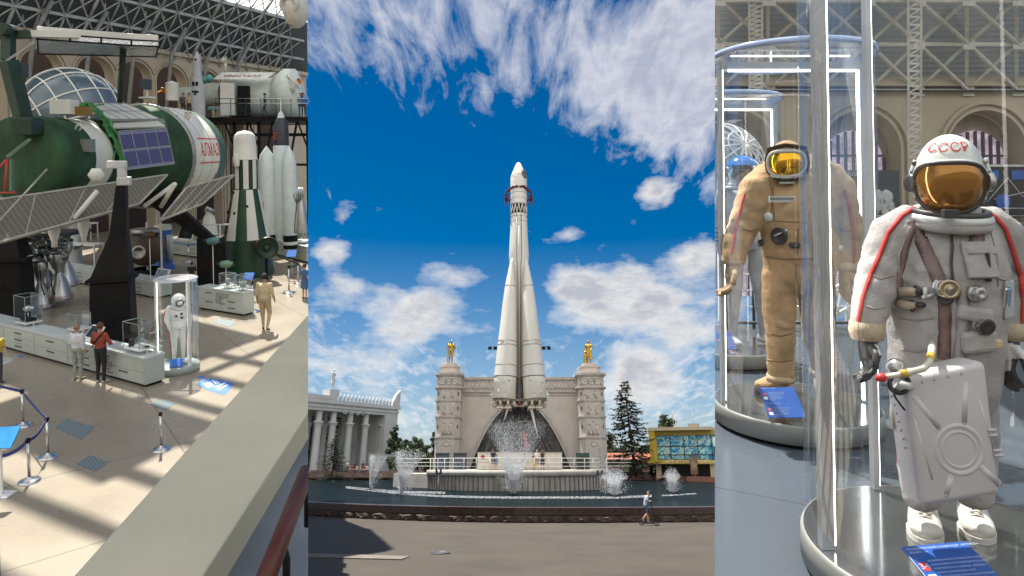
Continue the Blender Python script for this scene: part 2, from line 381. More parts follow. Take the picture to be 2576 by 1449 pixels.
# ---------------------------------------------------------------- people
SKIN = [pm('skin_fair', (.56, .34, .24), .55, var=.08, vs=8), pm('skin_tan', (.42, .24, .16), .55, var=.08, vs=8)]
def seg_d(p, a, b):
    ab = b - a; k = max(0, min(1, (p - a).dot(ab) / max(ab.length_squared, 1e-9))); return (p - a - ab * k).length
REST = dict(pel=(0, 0, .96), waist=(0, .005, 1.10), chest=(0, .0, 1.30), neck=(0, .01, 1.47), head=(0, -.012, 1.635),
            shL=(.185, .01, 1.42), elL=(.235, .03, 1.14), wrL=(.245, -.03, .90), haL=(.240, -.055, .79),
            hiL=(.09, 0, .93), knL=(.10, -.015, .51), anL=(.105, .02, .09), toL=(.125, -.15, .035))
def person(fr, loc, rz, h, label, top, bottom, shoes=None, hair=(.05, .03, .02), skin=0, pose=None, sleeve=.55, shorts=False, skirt=False, hairlen=0, group=None, bald=False, cat='person', onemat=None, fat=1.0, vox=.02, extra=None, cap=None, name='person', bag=None):
    """local metres for a 1.75 m figure facing -Y, scaled to h; L is the figure's left (+X)"""
    J = {k: Vector(v) for k, v in REST.items()}
    for k in list(J):
        if k.endswith('L'): v = J[k]; J[k[:-1] + 'R'] = Vector((-v.x, v.y, v.z))
    for k, v in (pose or {}).items(): J[k] = Vector(v)
    mb = MB(); S = []
    def limb(a, b, ra, rb, reg, n=10, sq=1, bulge=0):
        a, b = J[a] if isinstance(a, str) else Vector(a), J[b] if isinstance(b, str) else Vector(b)
        if bulge: mb.tube([a, a.lerp(b, .35), b], [ra, (ra + rb) / 2 * (1 + bulge), rb], n, sq=sq)
        else: mb.tube([a, b], [ra, rb], n, sq=sq)
        mb.sphere(a, ra, 10, 6); mb.sphere(b, rb, 10, 6); S.append((a, b, reg, max(ra, rb)))
    f = fat
    up = (J['chest'] - J['pel']).normalized(); sx = (J['shL'] - J['shR']).normalized()
    # torso: elliptical sections along the spine
    pts = [J['pel'] - up * .07, J['pel'], J['waist'], J['chest'], J['chest'] + up * .11, J['neck'] + up * .0]
    mb.tube(pts, [(.13 * f, .10 * f), (.165 * f, .118 * f), (.145 * f, .10 * f), (.175 * f, .118 * f), (.165 * f, .10 * f), (.065, .06)], 16, ref=sx)
    S.append((pts[0], pts[1], 'bottom', .12)); S.append((pts[2], pts[4], 'top', .12)); S.append((J['shL'], J['shR'], 'top', .05))
    S.append((J['pel'] - sx * .06, J['pel'] + sx * .06, 'bottom', .05))
    limb('neck', J['head'] + up * -.05, .055, .052, 'skin')
    hd = (J['head'] - J['neck']).normalized()
    k0 = len(mb.v); mb.sphere((0, 0, 0), 1, 16, 12, sc=(.078, .098, .118)); mb.sphere((0, -.02, -.065), .062, 12, 8, sc=(.95, 1.05, .9))
    mb.sphere((0, -.098, -.012), .018, 8, 6, sc=(.8, 1.1, 1.5)); mb.sphere((.078, .005, -.01), .02, 8, 6, sc=(.5, 1, 1.5)); mb.sphere((-.078, .005, -.01), .02, 8, 6, sc=(.5, 1, 1.5))
    tilt = J.get('face'); q = Vector((0, 0, 1)).rotation_difference(hd).to_matrix().to_4x4()
    if tilt is not None: q = Matrix.Rotation(tilt.z, 4, 'Z') @ Matrix.Rotation(tilt.x, 4, 'X')
    HM = Matrix.Translation(J['head']) @ q; mb.xf(HM, k0); S.append((J['head'] + hd * .04, J['head'] - hd * .08, 'skin', .1))
    for sd_ in 'LR':
        limb('sh' + sd_, 'el' + sd_, .058 * f, .046 * f, 'top', bulge=.06)
        k = sleeve
        if k < 1:   # cut of the sleeve along the arm
            a, b, c_ = J['sh' + sd_], J['el' + sd_], J['wr' + sd_]
            S.pop()
            if k <= .5: m_ = a.lerp(b, k * 2); S.append((a, m_, 'top', .05)); S.append((m_.lerp(b, .15), b, 'skin', .05)); limb('el' + sd_, 'wr' + sd_, .042 * f, .030, 'skin')
            else:
                S.append((a, b, 'top', .05)); m_ = b.lerp(c_, k * 2 - 1); limb('el' + sd_, 'wr' + sd_, .044 * f, .031, 'skin'); S.pop(); S.append((b, m_, 'top', .05)); S.append((m_.lerp(c_, .15), c_, 'skin', .04))
        else: limb('el' + sd_, 'wr' + sd_, .046 * f, .034, 'top')
        w_, h_ = J['wr' + sd_], J['ha' + sd_]; d = (h_ - w_).normalized()
        mb.tube([w_, w_.lerp(h_, .5), w_.lerp(h_, .62)], [.028, (.038, .020), (.040, .018)], 10, ref=sx.cross(d) if abs(sx.dot(d)) < .9 else None)
        pd = Vector((0, -1, 0)) - d * d.dot(Vector((0, -1, 0))); pd = pd.normalized() if pd.length > .1 else sx
        inw = d.cross(pd) * (1 if sd_ == 'L' else -1)
        for fi in range(4):   # four fingers, slightly curled, and a thumb from the side of the palm
            o_ = w_.lerp(h_, .58) + pd * (.026 - .0175 * fi); ln = (.066, .075, .070, .055)[fi]
            mb.tube([o_, o_ + d * ln * .55, o_ + d * ln + inw * -.012], [.0095, .009, .0075], 6)
        o_ = w_.lerp(h_, .25) + pd * .026; mb.tube([o_, o_ + pd * .028 + d * .025, o_ + pd * .034 + d * .055], [.012, .0105, .008], 6)
        S.append((w_, h_, 'skin', .04))
        limb('hi' + sd_, 'kn' + sd_, .088 * f, .058 * f, 'bottom', bulge=.03)
        limb('kn' + sd_, 'an' + sd_, .054 * f, .040, 'skin' if (shorts or skirt) else 'bottom', bulge=.12)
        if shorts: a, b = J['hi' + sd_], J['kn' + sd_]; S[-2] = (a, a.lerp(b, .86), 'bottom', .08)
        a, b = J['an' + sd_], J['to' + sd_]; hl = a + (a - b) * .35; hl.z = b.z + .012
        mb.tube([hl, a.lerp(b, .25) - Vector((0, 0, .03)), b], [.036, (.044, .042), (.040, .026)], 10); mb.sphere(b, .034, 8, 6, sc=(1, 1, .8)); S.append((hl, b, 'shoe', .04)); S.append((a - Vector((0, 0, .04)), a - Vector((0, 0, .05)), 'shoe', .04))
    if skirt: mb.tube([J['waist'], J['pel'], J['pel'] - up * .42], [(.13, .1), (.17, .13), (.24, .19)], 16, ref=sx); S.append((J['pel'], J['pel'] - up * .40, 'bottom', .2))
    if extra: extra(mb, J, S)
    me = remeshed(mb, vox, 2, .45)
    rg = {'skin': 0, 'top': 1, 'bottom': 2, 'shoe': 3}
    if onemat:
        me.materials.append(onemat)
    else:
        mm = lambda c_, nm: c_ if isinstance(c_, bpy.types.Material) else pm('%s_cloth_%d_%d_%d' % (nm, c_[0] * 99, c_[1] * 99, c_[2] * 99), c_, .8, var=.12, vs=9, bump=.25, bs=14)
        for q_ in (SKIN[skin], mm(top, 'top'), mm(bottom, 'leg'), mm(shoes or (.05, .05, .05), 'shoe')): me.materials.append(q_)
        for p in me.polygons:
            c_ = p.center; best = min(S, key=lambda s_: seg_d(c_, s_[0], s_[1]) / (s_[3] + .03)); p.material_index = rg[best[2]]
    o = root(fr, name, label, cat, loc, rz, group, h / 1.75)
    b = bpy.data.objects.new('body', me); col.objects.link(b); b.parent = o
    if not onemat and not bald:
        hb = MB(); hm = pm('hair_%d_%d' % (hair[0] * 999, hair[1] * 999), hair, .75, var=.3, vs=30, bump=.5, bs=60, stretch=(1, 1, .2))
        vs, fs = [], []
        def hp(u, v):
            th = u * 2 * math.pi; ph = v * (2.35 if hairlen else 2.0)
            fx = math.cos(th - math.pi / 2); lim = 1.0 - .46 * max(0, math.sin(th + math.pi)) if False else 1
            front = max(0, -math.sin(th)); ph *= (1 - .52 * front)
            r_ = 1.13 + .05 * math.sin(7 * th + 3 * ph) * (ph > .4)
            return HM @ Vector((math.sin(ph) * math.cos(th) * .078 * r_, math.sin(ph) * math.sin(th) * .098 * r_ + .004, math.cos(ph) * .118 * r_ + .004))
        hb.grid(hp, 20, 9)
        if hairlen: hb.tube([HM @ Vector((0, .07, .03)), HM @ Vector((0, .10, -.10)), HM @ Vector((0, .085, -.10 - hairlen))], [(.075, .05), (.085, .045), (.05, .02)], 12, ref=sx)
        hb.part('hair', hm, o)
    if cap is not None:
        cb = MB(); cm = pm('cap_%d_%d_%d' % tuple(int(x * 99) for x in cap), cap, .8, var=.1)
        cb.grid(lambda u, v: HM @ Vector((math.sin(v * 1.55) * math.cos(u * 6.2832) * .099, math.sin(v * 1.55) * math.sin(u * 6.2832) * .121, math.cos(v * 1.55) * .120 + .026)), 16, 6)
        cb.tube([HM @ Vector((0, -.10, .035)), HM @ Vector((0, -.175, .02))], [(.075, .008), (.06, .006)], 12, ref=HM.to_3x3() @ Vector((1, 0, 0)))
        cb.part('cap', cm, o)
    return o, J, HM
# ================================================================ the square with the rocket (frame C: ground at z = 0)
def W(px, py, D): return at('C', px, py, D)
def X3(cx): return 1073.3 + cx * .287
def Y3(cy): return 831.8 + cy * .287
asph = pm('asphalt', (.066, .055, .043), .85, var=.16, vs=.35, bump=.35, bs=60)
granite_r = pm('polished_red_granite', (.050, .026, .022), .30, var=.25, vs=6)
rough_stone = pm('rough_granite', (.085, .062, .052), .85, var=.3, vs=2.5, bump=.9, bs=7)
plaster = pm('pinkish_stone', (.56, .505, .455), .8, var=.07, vs=.5, bump=.25, bs=9)
plaster_d = pm('stone_moulding', (.50, .455, .41), .8, var=.10, vs=1.2, bump=.3, bs=12)
relief_m = pm('carved_stone', (.56, .515, .46), .8, var=.10, vs=2, bump=.3, bs=16)
conc = pm('pale_concrete', (.40, .385, .355), .8, var=.10, vs=.6, bump=.25, bs=12)
rwhite = pm('rocket_white', (.72, .70, .64), .42, var=.05, vs=.5, stretch=(1, 1, .25))
rgrey = pm('rocket_grey', (.30, .29, .27), .5, .3, var=.14)
gold = pm('gilding', (.50, .30, .045), .32, 1, var=.10, vs=4, bump=.2, bs=12)
t = NT(asph.node_tree); b = t.n['Principled BSDF']; src = b.inputs['Base Color'].links[0].from_socket; tc = t.new('ShaderNodeTexCoord')
wob = t.new('ShaderNodeTexNoise', Vector=tc.outputs['Object'], Scale=.8, Detail=4); vm_ = t.new('ShaderNodeVectorMath', operation='MULTIPLY_ADD'); t.l.new(wob.outputs['Color'], vm_.inputs[0]); vm_.inputs[1].default_value = (1.2, 1.2, 0); t.l.new(tc.outputs['Object'], vm_.inputs[2])
vo = t.new('ShaderNodeTexVoronoi', feature='DISTANCE_TO_EDGE', Vector=vm_.outputs[0], Scale=.16); big = t.new('ShaderNodeTexNoise', Vector=tc.outputs['Object'], Scale=.12, Detail=5); grit = t.new('ShaderNodeTexNoise', Vector=tc.outputs['Object'], Scale=22, Detail=3)
cr = t.math('MULTIPLY', t.ramp(vo.outputs[0], ((.0, 1.0), (.004, 0.0))), t.ramp(big.outputs[0], ((.5, 0.0), (.56, .7)))); c_ = t.mix(cr, src, (.02, .018, .016)); c_ = t.mix(t.ramp(big.outputs[0], ((.35, .35), (.65, 0.0))), c_, (.050, .042, .034)); c_ = t.mix(t.ramp(grit.outputs[0], ((.4, .22), (.7, 0.0))), c_, (.03, .027, .024)); t.put(b, 'Base_Color', c_)
# ground to the horizon
g = MB(); g.ngon([(-3000, -60, 0), (3000, -60, 0), (3000, 5000, 0), (-3000, 5000, 0)]); struct(g, 'C', 'ground', pm('far_ground', (.10, .095, .075), .9, var=.2, vs=.02))
rim = [(p.x, p.y) for p in (fl('C', a, b, .02) for a, b in ((560, 1287), (700, 1293), (815, 1299.5), (930, 1306), (1100, 1312), (1290, 1315.5), (1480, 1315.5), (1640, 1314.5), (1761, 1313.5), (1900, 1310), (2060, 1303)))]
RY = min(y for x, y in rim)
g = MB(); g.ngon([(-40, -8, .02), (40, -8, .02)] + [(x, y + .4, .02) for x, y in rim[::-1]]); struct(g, 'C', 'road', asph)
# pale kerb line near the camera and a manhole
p0, p1, p2 = fl('C', 700, 1452, .03), fl('C', 1120, 1404, .03), fl('C', 700, 1392, .03)
p3 = fl('C', 1090, 1412, .03)
k = MB(); k.ext([fl('C', 690, 1391, .024), fl('C', 1030, 1401, .024), fl('C', 1010, 1409, .024), fl('C', 690, 1401, .024)], (0, 0, .03)); struct(k, 'C', 'pavement', pm('pavement_slab', (.17, .155, .135), .85, var=.12, vs=1.5, bump=.4, bs=40))
mh = MB(); mh.lathe([(.0, .03), (.30, .03), (.30, .045), (.36, .045), (.36, 0)], 28)
for i in range(-3, 4): mh.box(i * .08 - .018, i * .08 + .018, -.22, .22, .031, .043)
mh.thing('C', 'manhole_cover', pm('cast_iron', (.12, .12, .125), .6, .5, var=.2), 'round iron manhole cover in the asphalt', 'manhole cover', loc=fl('C', 1107, 1392, .02))
# pool rim: rough stone blocks under a polished coping
def along(poly, step):
    out = []; acc = 0
    for (x0, y0), (x1, y1) in zip(poly, poly[1:]):
        L = math.hypot(x1 - x0, y1 - y0); n = max(1, round(L / step))
        out += [(x0 + (x1 - x0) * i / n, y0 + (y1 - y0) * i / n) for i in range(n)]
    return out + [poly[-1]]
rw = root('C', 'fountain_wall', 'low dark granite wall round the fountain pool, rough blocks below polished coping', 'wall', (0, RY, 0))
st = MB(); cp = MB(); pr = along(rim, 1.5)
for (x0, y0), (x1, y1) in zip(pr, pr[1:]):
    d = Vector((x1 - x0, y1 - y0, 0)); L = d.length; d.normalize(); n = Vector((d.y, -d.x, 0)); a = Vector((x0, y0 - RY, 0)) + d * .02
    nu, nv = 7, 4; hh = .38 + random.uniform(-.02, .02); ph = random.uniform(0, 9)
    def fn(u, v, a=a, d=d, n=n, L=L, hh=hh, ph=ph):
        e = min(u, 1 - u, v, 1 - v) * 5; bl = min(1, max(0, e)) * (.10 + .05 * math.sin(ph + u * 7) + .04 * math.sin(ph * 3 + v * 8 + u * 13) + random.uniform(-.02, .02))
        return a + d * (u * (L - .04)) + n * bl + Vector((0, 0, .0 + v * hh))
    st.grid(fn, nu, nv, sm=False)
    st.ext([a + Vector((0, 0, 0)) - n * .02, a + d * (L + .0) - n * .02, a + d * L - n * .4, a - n * .4], (0, 0, .40))
    cp.ext([a + n * .06, a + d * L + n * .06, a + d * L - n * .75, a - n * .75], (0, 0, .36)); 
cp.move((0, 0, .40)); st.part('stone_course', rough_stone, rw); cp.part('coping', granite_r, rw)
# water
WZ = .55
wm = bpy.data.materials.new('pool_water'); wm.use_nodes = True; t = NT(wm.node_tree); t.n.clear()
tc = t.new('ShaderNodeTexCoord'); nz = t.new('ShaderNodeTexNoise', Vector=tc.outputs['Object'], Scale=.9, Detail=7, Roughness=.62)
nz2 = t.new('ShaderNodeTexNoise', Vector=tc.outputs['Object'], Scale=.16, Detail=3)
bp = t.new('ShaderNodeBump', Strength=t.ramp(nz2.outputs[0], ((.35, .5), (.65, 1.0))), Distance=.3, Height=nz.outputs[0])
df = t.new('ShaderNodeBsdfDiffuse', Color=(.006, .011, .013, 1)); gl = t.new('ShaderNodeBsdfGlossy', Color=(.9, .95, 1, 1), Roughness=.07, Normal=bp.outputs[0])
fr = t.new('ShaderNodeFresnel', IOR=1.33, Normal=bp.outputs[0]); mx = t.new('ShaderNodeMixShader', i0=t.math('MULTIPLY', fr.outputs[0], .36), i1=df.outputs[0], i2=gl.outputs[0])
t.new('ShaderNodeOutputMaterial', Surface=mx.outputs[0])
far = [(p.x, p.y) for p in (fl('C', a, b, WZ) for a, b in ((1950, 1219), (1800, 1213.5), (1650, 1208), (1540, 1206.5), (1085, 1207.5), (778, 1207.5), (600, 1208)))]
g = MB(); g.ngon([(x, y + .6, WZ) for x, y in rim] + [(x, y + .5, WZ) for x, y in far]); struct(g, 'C', 'water', wm)
FY = min(y for x, y in far); bk = root('C', 'fountain_wall', 'far red-brown coping of the fountain pool behind the jets', 'wall', (0, FY, 0))
bb = MB(); ff = [(x, y - FY) for x, y in far[::-1]]
for (x0, y0), (x1, y1) in zip(ff, ff[1:]): bb.ext([(x0, y0, .1), (x1, y1, .1), (x1, y1 + 1.6, .1), (x0, y0 + 1.6, .1)], (0, 0, 1.1))
bb.part('coping', pm('red_brown_stone', (.17, .075, .055), .6, var=.15), bk)
g = MB(); g.ngon([(x, y + 1.2, .9) for x, y in far] + [(-90, far[-1][1], .9), (-90, 190, 1.2), (90, 190, 1.2), (90, far[0][1], .9)]); struct(g, 'C', 'lawn', pm('grass_ground', (.055, .085, .03), .95, var=.3, vs=.6, bump=.5, bs=8))
# foam lines where the spray falls
fm = bpy.data.materials.new('foam'); fm.use_nodes = True; t = NT(fm.node_tree); b = t.n['Principled BSDF']
tc = t.new('ShaderNodeTexCoord'); nz = t.new('ShaderNodeTexNoise', Vector=tc.outputs['Object'], Scale=5, Detail=6, Roughness=.75)
t.put(b, 'Base_Color', (.8, .85, .9, 1)); t.put(b, 'Alpha', t.ramp(nz.outputs[0], ((.50, 0.0), (.60, .85))))
g = MB()
line = [(870, 1226), (931, 1233), (1009, 1242), (1100, 1248), (1200, 1251), (1290, 1252), (1400, 1252), (1546, 1252), (1640, 1248)]
for q, hw in ((line, 3.2), ([(900, 1229), (1009, 1238), (1120, 1240)], 3.0), ([(1665, 1247), (1700, 1245), (1752, 1242)], 2.0)):
    for (a0, b0), (a1, b1) in zip(q, q[1:]): g.ngon([fl('C', a0, b0 - hw, WZ + .03), fl('C', a1, b1 - hw, WZ + .03), fl('C', a1, b1 + hw * .7, WZ + .03), fl('C', a0, b0 + hw * .7, WZ + .03)])
g.thing('C', 'water_foam', fm, kind='stuff')
# fountain jets: thousands of drops in a cone, each jet a thing
drop = pm('water_drops', (.86, .89, .93), .12, var=.03, spec=.8, trans=.25)
def jet(px, py, top, l, r, label, n, size=.03, lean=0, edge=.6, mush=0, seed=1):
    rnd = random.Random(seed); o = fl('C', px, py, WZ); D = o.y; s = pxm('C', px, py, D)
    H = (W(px, top, D).z - WZ); wl = (px - l) * s; wr = (r - px) * s
    rt = root('C', 'fountain_jet', label, 'fountain jet', o, group='fan jets of the pool')
    nb = MB(); nb.lathe([(.06, -.3), (.06, .18), (.04, .2), (.04, .34)], 10); nb.box(-.5, .5, -.03, .03, .02, .07); nb.part('nozzle', black, rt)
    mb = MB()
    for i in range(int(n)):
        u = rnd.random(); h = u ** .95
        q = rnd.random()
        a = rnd.uniform(0, 2 * math.pi)
        rad = (1 - (1 - q) ** 2 * edge) if rnd.random() < .55 else math.sqrt(q)
        rr = rad * math.cos(a)
        spread = h ** 1.0
        x = (wr if rr > 0 else wl) * rr * spread; y = (wl + wr) / 2 * rad * math.sin(a) * spread
        z = .3 + (H - .3) * h * (1 - (.10 + mush) * rad * rad * h)
        if rnd.random() < .16 * (1 + 3 * mush):      # drops on the way down
            x *= rnd.uniform(.9, 1.55); z *= rnd.uniform(.25, 1)
        j = .01 + .045 * h * h * H; x += rnd.gauss(0, j); y += rnd.gauss(0, j); z = max(.02, z + rnd.gauss(0, j * .6))
        e = size * rnd.uniform(.4, 1.25) * (1.25 if h < .35 else .9); e2 = e * (2.6 if h < .5 else 1.2)
        k0 = Vector((x, y, z))
        mb.add([k0 + Vector((e, 0, 0)), k0 + Vector((-e, 0, 0)), k0 + Vector((0, e, 0)), k0 + Vector((0, -e, 0)), k0 + Vector((0, 0, e2)), k0 + Vector((0, 0, -e2))],
               [(0, 2, 4), (2, 1, 4), (1, 3, 4), (3, 0, 4), (2, 0, 5), (1, 2, 5), (3, 1, 5), (0, 3, 5)], 0, True)
    for i in range(64):                          # unbroken streams near the nozzle
        a = 2 * math.pi * rnd.random(); rad = 1 - rnd.random() ** 2 * .75; hm = rnd.uniform(.35, .8)
        pts = []
        for j in range(7):
            h = hm * j / 6; rr = rad * math.cos(a); pts.append(Vector(((wr if rr > 0 else wl) * rr * h, (wl + wr) / 2 * rad * math.sin(a) * h, .3 + (H - .3) * h * (1 - (.10 + mush) * rad * rad * h))))
        mb.tube(pts, [size * .55 * (1 - .8 * j / 6) for j in range(7)], 3, cap=False)
    p = mb.part('spray', drop, rt); p['kind'] = 'stuff'; return rt
jet(1290.5, 1246, 1052, 1225, 1380, 'tallest water jet, fanning out in front of the rocket pavilion', 14500, .019, seed=1)
jet(1009, 1244, 1130, 986, 1066, 'broad leaning water jet before the bushes on the left', 7744, .021, seed=2)
jet(931, 1233, 1140, 928, 972, 'narrow water jet before the white colonnade', 5737, .021, seed=3)
jet(1546, 1250, 1172, 1512, 1582, 'mushroom-topped water jet near the tall spruce', 5449, .021, mush=.35, seed=4)
jet(1694, 1244, 1172, 1674, 1716, 'small water jet below the yellow pavilion', 4016, .021, mush=.35, seed=5)
for i, (px, y0, y1, nm) in enumerate(((1101.8, 1193, 1236, 'thin grey pole with a lamp head standing in the pool left of the round terrace'), (1057, 1181, 1222, 'second thin pole in the pool, nearer the left wall'), (1511, 1195, 1240, 'thin grey pole in the pool right of the round terrace'))):
    o = fl('C', px, y1, WZ); h = W(px, y0, o.y).z - WZ; rt = root('C', 'lamp_pole', nm, 'lamp pole', o)
    q = MB(); q.tube([(0, 0, -.3), (0, 0, h)], .07, 8); q.part('pole', rgrey, rt); q = MB(); q.box(-.3, .3, -.12, .12, h, h + .16); q.box(-.3, -.1, -.2, -.05, h + .16, h + .42); q.box(.1, .3, -.2, -.05, h + .16, h + .42); q.part('lamp_head', darksteel, rt)
# ---- round terrace
DC = 80.0; tx = W(1304, 1165, DC).x; RT = 9.9
TZ = 2.32
tr = root('C', 'terrace', 'round ribbed concrete terrace rising out of the pool under the rocket', 'terrace', (tx, DC, 0))
q = MB(); q.lathe([(RT - .25, .2), (RT - .25, TZ - .5)], 96)
q.part('wall', pm('ribbed_concrete', (.40, .385, .35), .8, var=.16, vs=.8, stretch=(1, 1, .2), bump=.3, bs=10), tr)
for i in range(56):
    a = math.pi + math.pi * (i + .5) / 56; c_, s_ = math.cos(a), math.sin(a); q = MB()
    q.obox((c_ * (RT - .22), s_ * (RT - .22), TZ / 2 - .2), (c_ * .07, s_ * .07, 0), (-s_ * .05, c_ * .05, 0), (0, 0, TZ / 2 - .32)); q.part('rib', pm('rib_dark_stone', (.22, .21, .20), .85, var=.2), tr)  # ribs in a darker stone than the wall
q = MB(); q.lathe([(RT - .3, TZ - .5), (RT, TZ - .46), (RT, TZ - .02), (RT - .05, TZ), (.01, TZ)], 96); q.part('slab', conc, tr)
q = MB(); q.ext([(-RT - 4.2, 3.5, .2), (-RT + 1, -2, .2), (-RT + 1, 9, .2), (-RT - 4.2, 9, .2)], (0, 0, TZ - .6)); q.part('ramp', conc, tr)
# railing
rl = root('C', 'railing', 'pale tubular railing round the edge of the terrace', 'railing', (tx, DC, TZ))
wrail = pm('rail_white', (.66, .67, .62), .5, var=.06)
rr = RT - .35; arc = [(rr * math.cos(a), rr * math.sin(a)) for a in [math.pi * 1.02 + math.pi * .96 * i / 60 for i in range(61)]]
arc = [(-RT - 4, 3.6)] + arc + [(RT + 2.6, 1.2)]
for z in (.38, .74, 1.12): q = MB(); q.tube([(x, y, z) for x, y in arc], .042 if z > 1 else .03, 6); q.part('rail', wrail, rl)
for x, y in arc[1:-1:3]: q = MB(); q.tube([(x, y, 0), (x, y, 1.12)], .035, 6); q.part('post', wrail, rl)
# low parapet on the terrace with a red round emblem
q0, q1 = W(1201, 1160, 76.5), W(1414, 1160, 76.5)
pb = root('C', 'parapet_wall', 'low cream wall with a small red round emblem behind the visitors on the terrace', 'wall', ((q0.x + q1.x) / 2, 77, TZ))
hw = (q1.x - q0.x) / 2; zt = W(1300, 1139, 76.5).z - TZ
q = MB(); q.box(-hw, hw, -.5, .1, 0, zt); q.box(-hw, -hw + .5, .1, 3, 0, zt - .02); q.box(hw - .5, hw, .1, 3, 0, zt - .02); q.part('wall', pm('cream_wall', (.62, .57, .50), .7, var=.08, vs=1.4), pb, bevel=.06)
q = MB(); q.lathe([(.001, .0), (.22, .0), (.22, .03), (.16, .03), (.16, .012), (.0011, .012)], 20, (-hw + .55, -.5, zt * .74), (0, -1, 0)); q.part('emblem', pm('emblem_red', (.5, .02, .02), .5), pb)
q = MB(); q.box(-hw - .06, hw + .06, -.56, .16, zt, zt + .07); q.part('coping', conc, pb)
# ---- rocket
rk0 = W(1307, 1030, DC)
rk = root('C', 'rocket', 'tall white launch rocket with four strap-on boosters standing over the terrace', 'rocket', (rk0.x, DC, TZ))
def RZ(Y): return W(1307, Y, DC).z - TZ
def RR(hp, Y): return hp * pxm('C', 1307, Y, DC)
core = [(409, .5), (410, 3.6), (413, 6.2), (420, 9.8), (430, 13.9), (439, 17.8), (444, 19.5), (448, 20.4), (470, 20.6), (489, 20.6), (517, 20.6)]
q = MB(); q.lathe([(RR(h, Y), RZ(Y)) for Y, h in core[::-1]], 36); q.part('nose_fairing', rwhite, rk)
for Y in (444, 489, 503): q = MB(); q.lathe([(RR(20.6, Y) + .004, RZ(Y) - .03), (RR(20.7, Y) + .02, RZ(Y)), (RR(20.6, Y) + .004, RZ(Y) + .03)], 36); q.part('seam_ring', rgrey, rk)
# round opening of the fairing
yo, ro = 443, RR(20.4, 443); q = MB(); ca = R(-90 + 52); cv = Vector((math.cos(ca), math.sin(ca), 0)); uu = Vector((-math.sin(ca), math.cos(ca), 0))
def port(u, v, R0):
    th = u * 2 * math.pi; a = R0 * v * math.cos(th) / ro; z = R0 * v * math.sin(th) * 1.12; rad = ro * (1.012 if z < .15 else 1.012 - .10 * (z - .15)); an = ca + a
    return (math.cos(an) * rad, math.sin(an) * rad, RZ(yo) + z)
q.grid(lambda u, v: port(u, v, .56), 24, 5); q.part('hatch_opening', pm('hatch_dark', (.16, .15, .13), .5, var=.3), rk)
# lattice section
z0, z1 = RZ(542), RZ(518); r0 = RR(20.2, 530)
q = MB(); q.lathe([(r0 * .8, z0 - .3), (r0 * .8, z1)], 20); q.part('inner_stage', pm('engine_bay', (.05, .05, .045), .6, .4), rk)
q = MB(); nL = 14
for i in range(nL):
    a0, a1, a2 = (2 * math.pi * (i + d_) / nL for d_ in (0, .5, 1)); P = lambda a, z: (r0 * math.cos(a), r0 * math.sin(a), z)
    q.tube([P(a0, z0), P(a1, z1)], .05, 5); q.tube([P(a1, z1), P(a2, z0)], .05, 5)
q.part('interstage_lattice', rwhite, rk)
q = MB(); q.lathe([(r0 + .03, z1 - .05), (r0 + .05, z1 + .12), (r0 - .2, z1 + .12)], 32); q.part('collar', rgrey, rk)
low = [(541, 20.4), (552, 20.8), (580, 21.6), (615, 23.6), (640, 25), (660, 24), (700, 19), (760, 16), (850, 15.2), (954, 15.5), (1010, 16)]
q = MB(); q.lathe([(RR(h, Y), RZ(Y)) for Y, h in low[::-1]], 36); q.part('core_stage', rwhite, rk)
for Y in (548, 560): q = MB(); h = 21; q.lathe([(RR(h, Y), RZ(Y) - .025), (RR(h, Y) + .03, RZ(Y)), (RR(h, Y), RZ(Y) + .025)], 36); q.part('seam_ring', rgrey, rk)
for dx in (-.30, .30): q = MB(); q.tube([(dx, -RR(20.6, 560) - .02, RZ(545)), (dx, -RR(24.5, 640) - .03, RZ(640)), (dx * .5, -RR(17, 730) - .06, RZ(730)), (dx * .5, -RR(15.4, 950) - .05, RZ(950))], .05, 5); q.part('cable_duct', rgrey, rk)
q = MB(); q.tube([(0, -RR(20.6, 555) - .02, RZ(552)), (0, -RR(25, 640) - .02, RZ(640)), (0, -RR(16, 760) - .05, RZ(760)), (0, -RR(15.4, 952) - .05, RZ(952))], .075, 6); q.part('cable_duct', rwhite, rk)
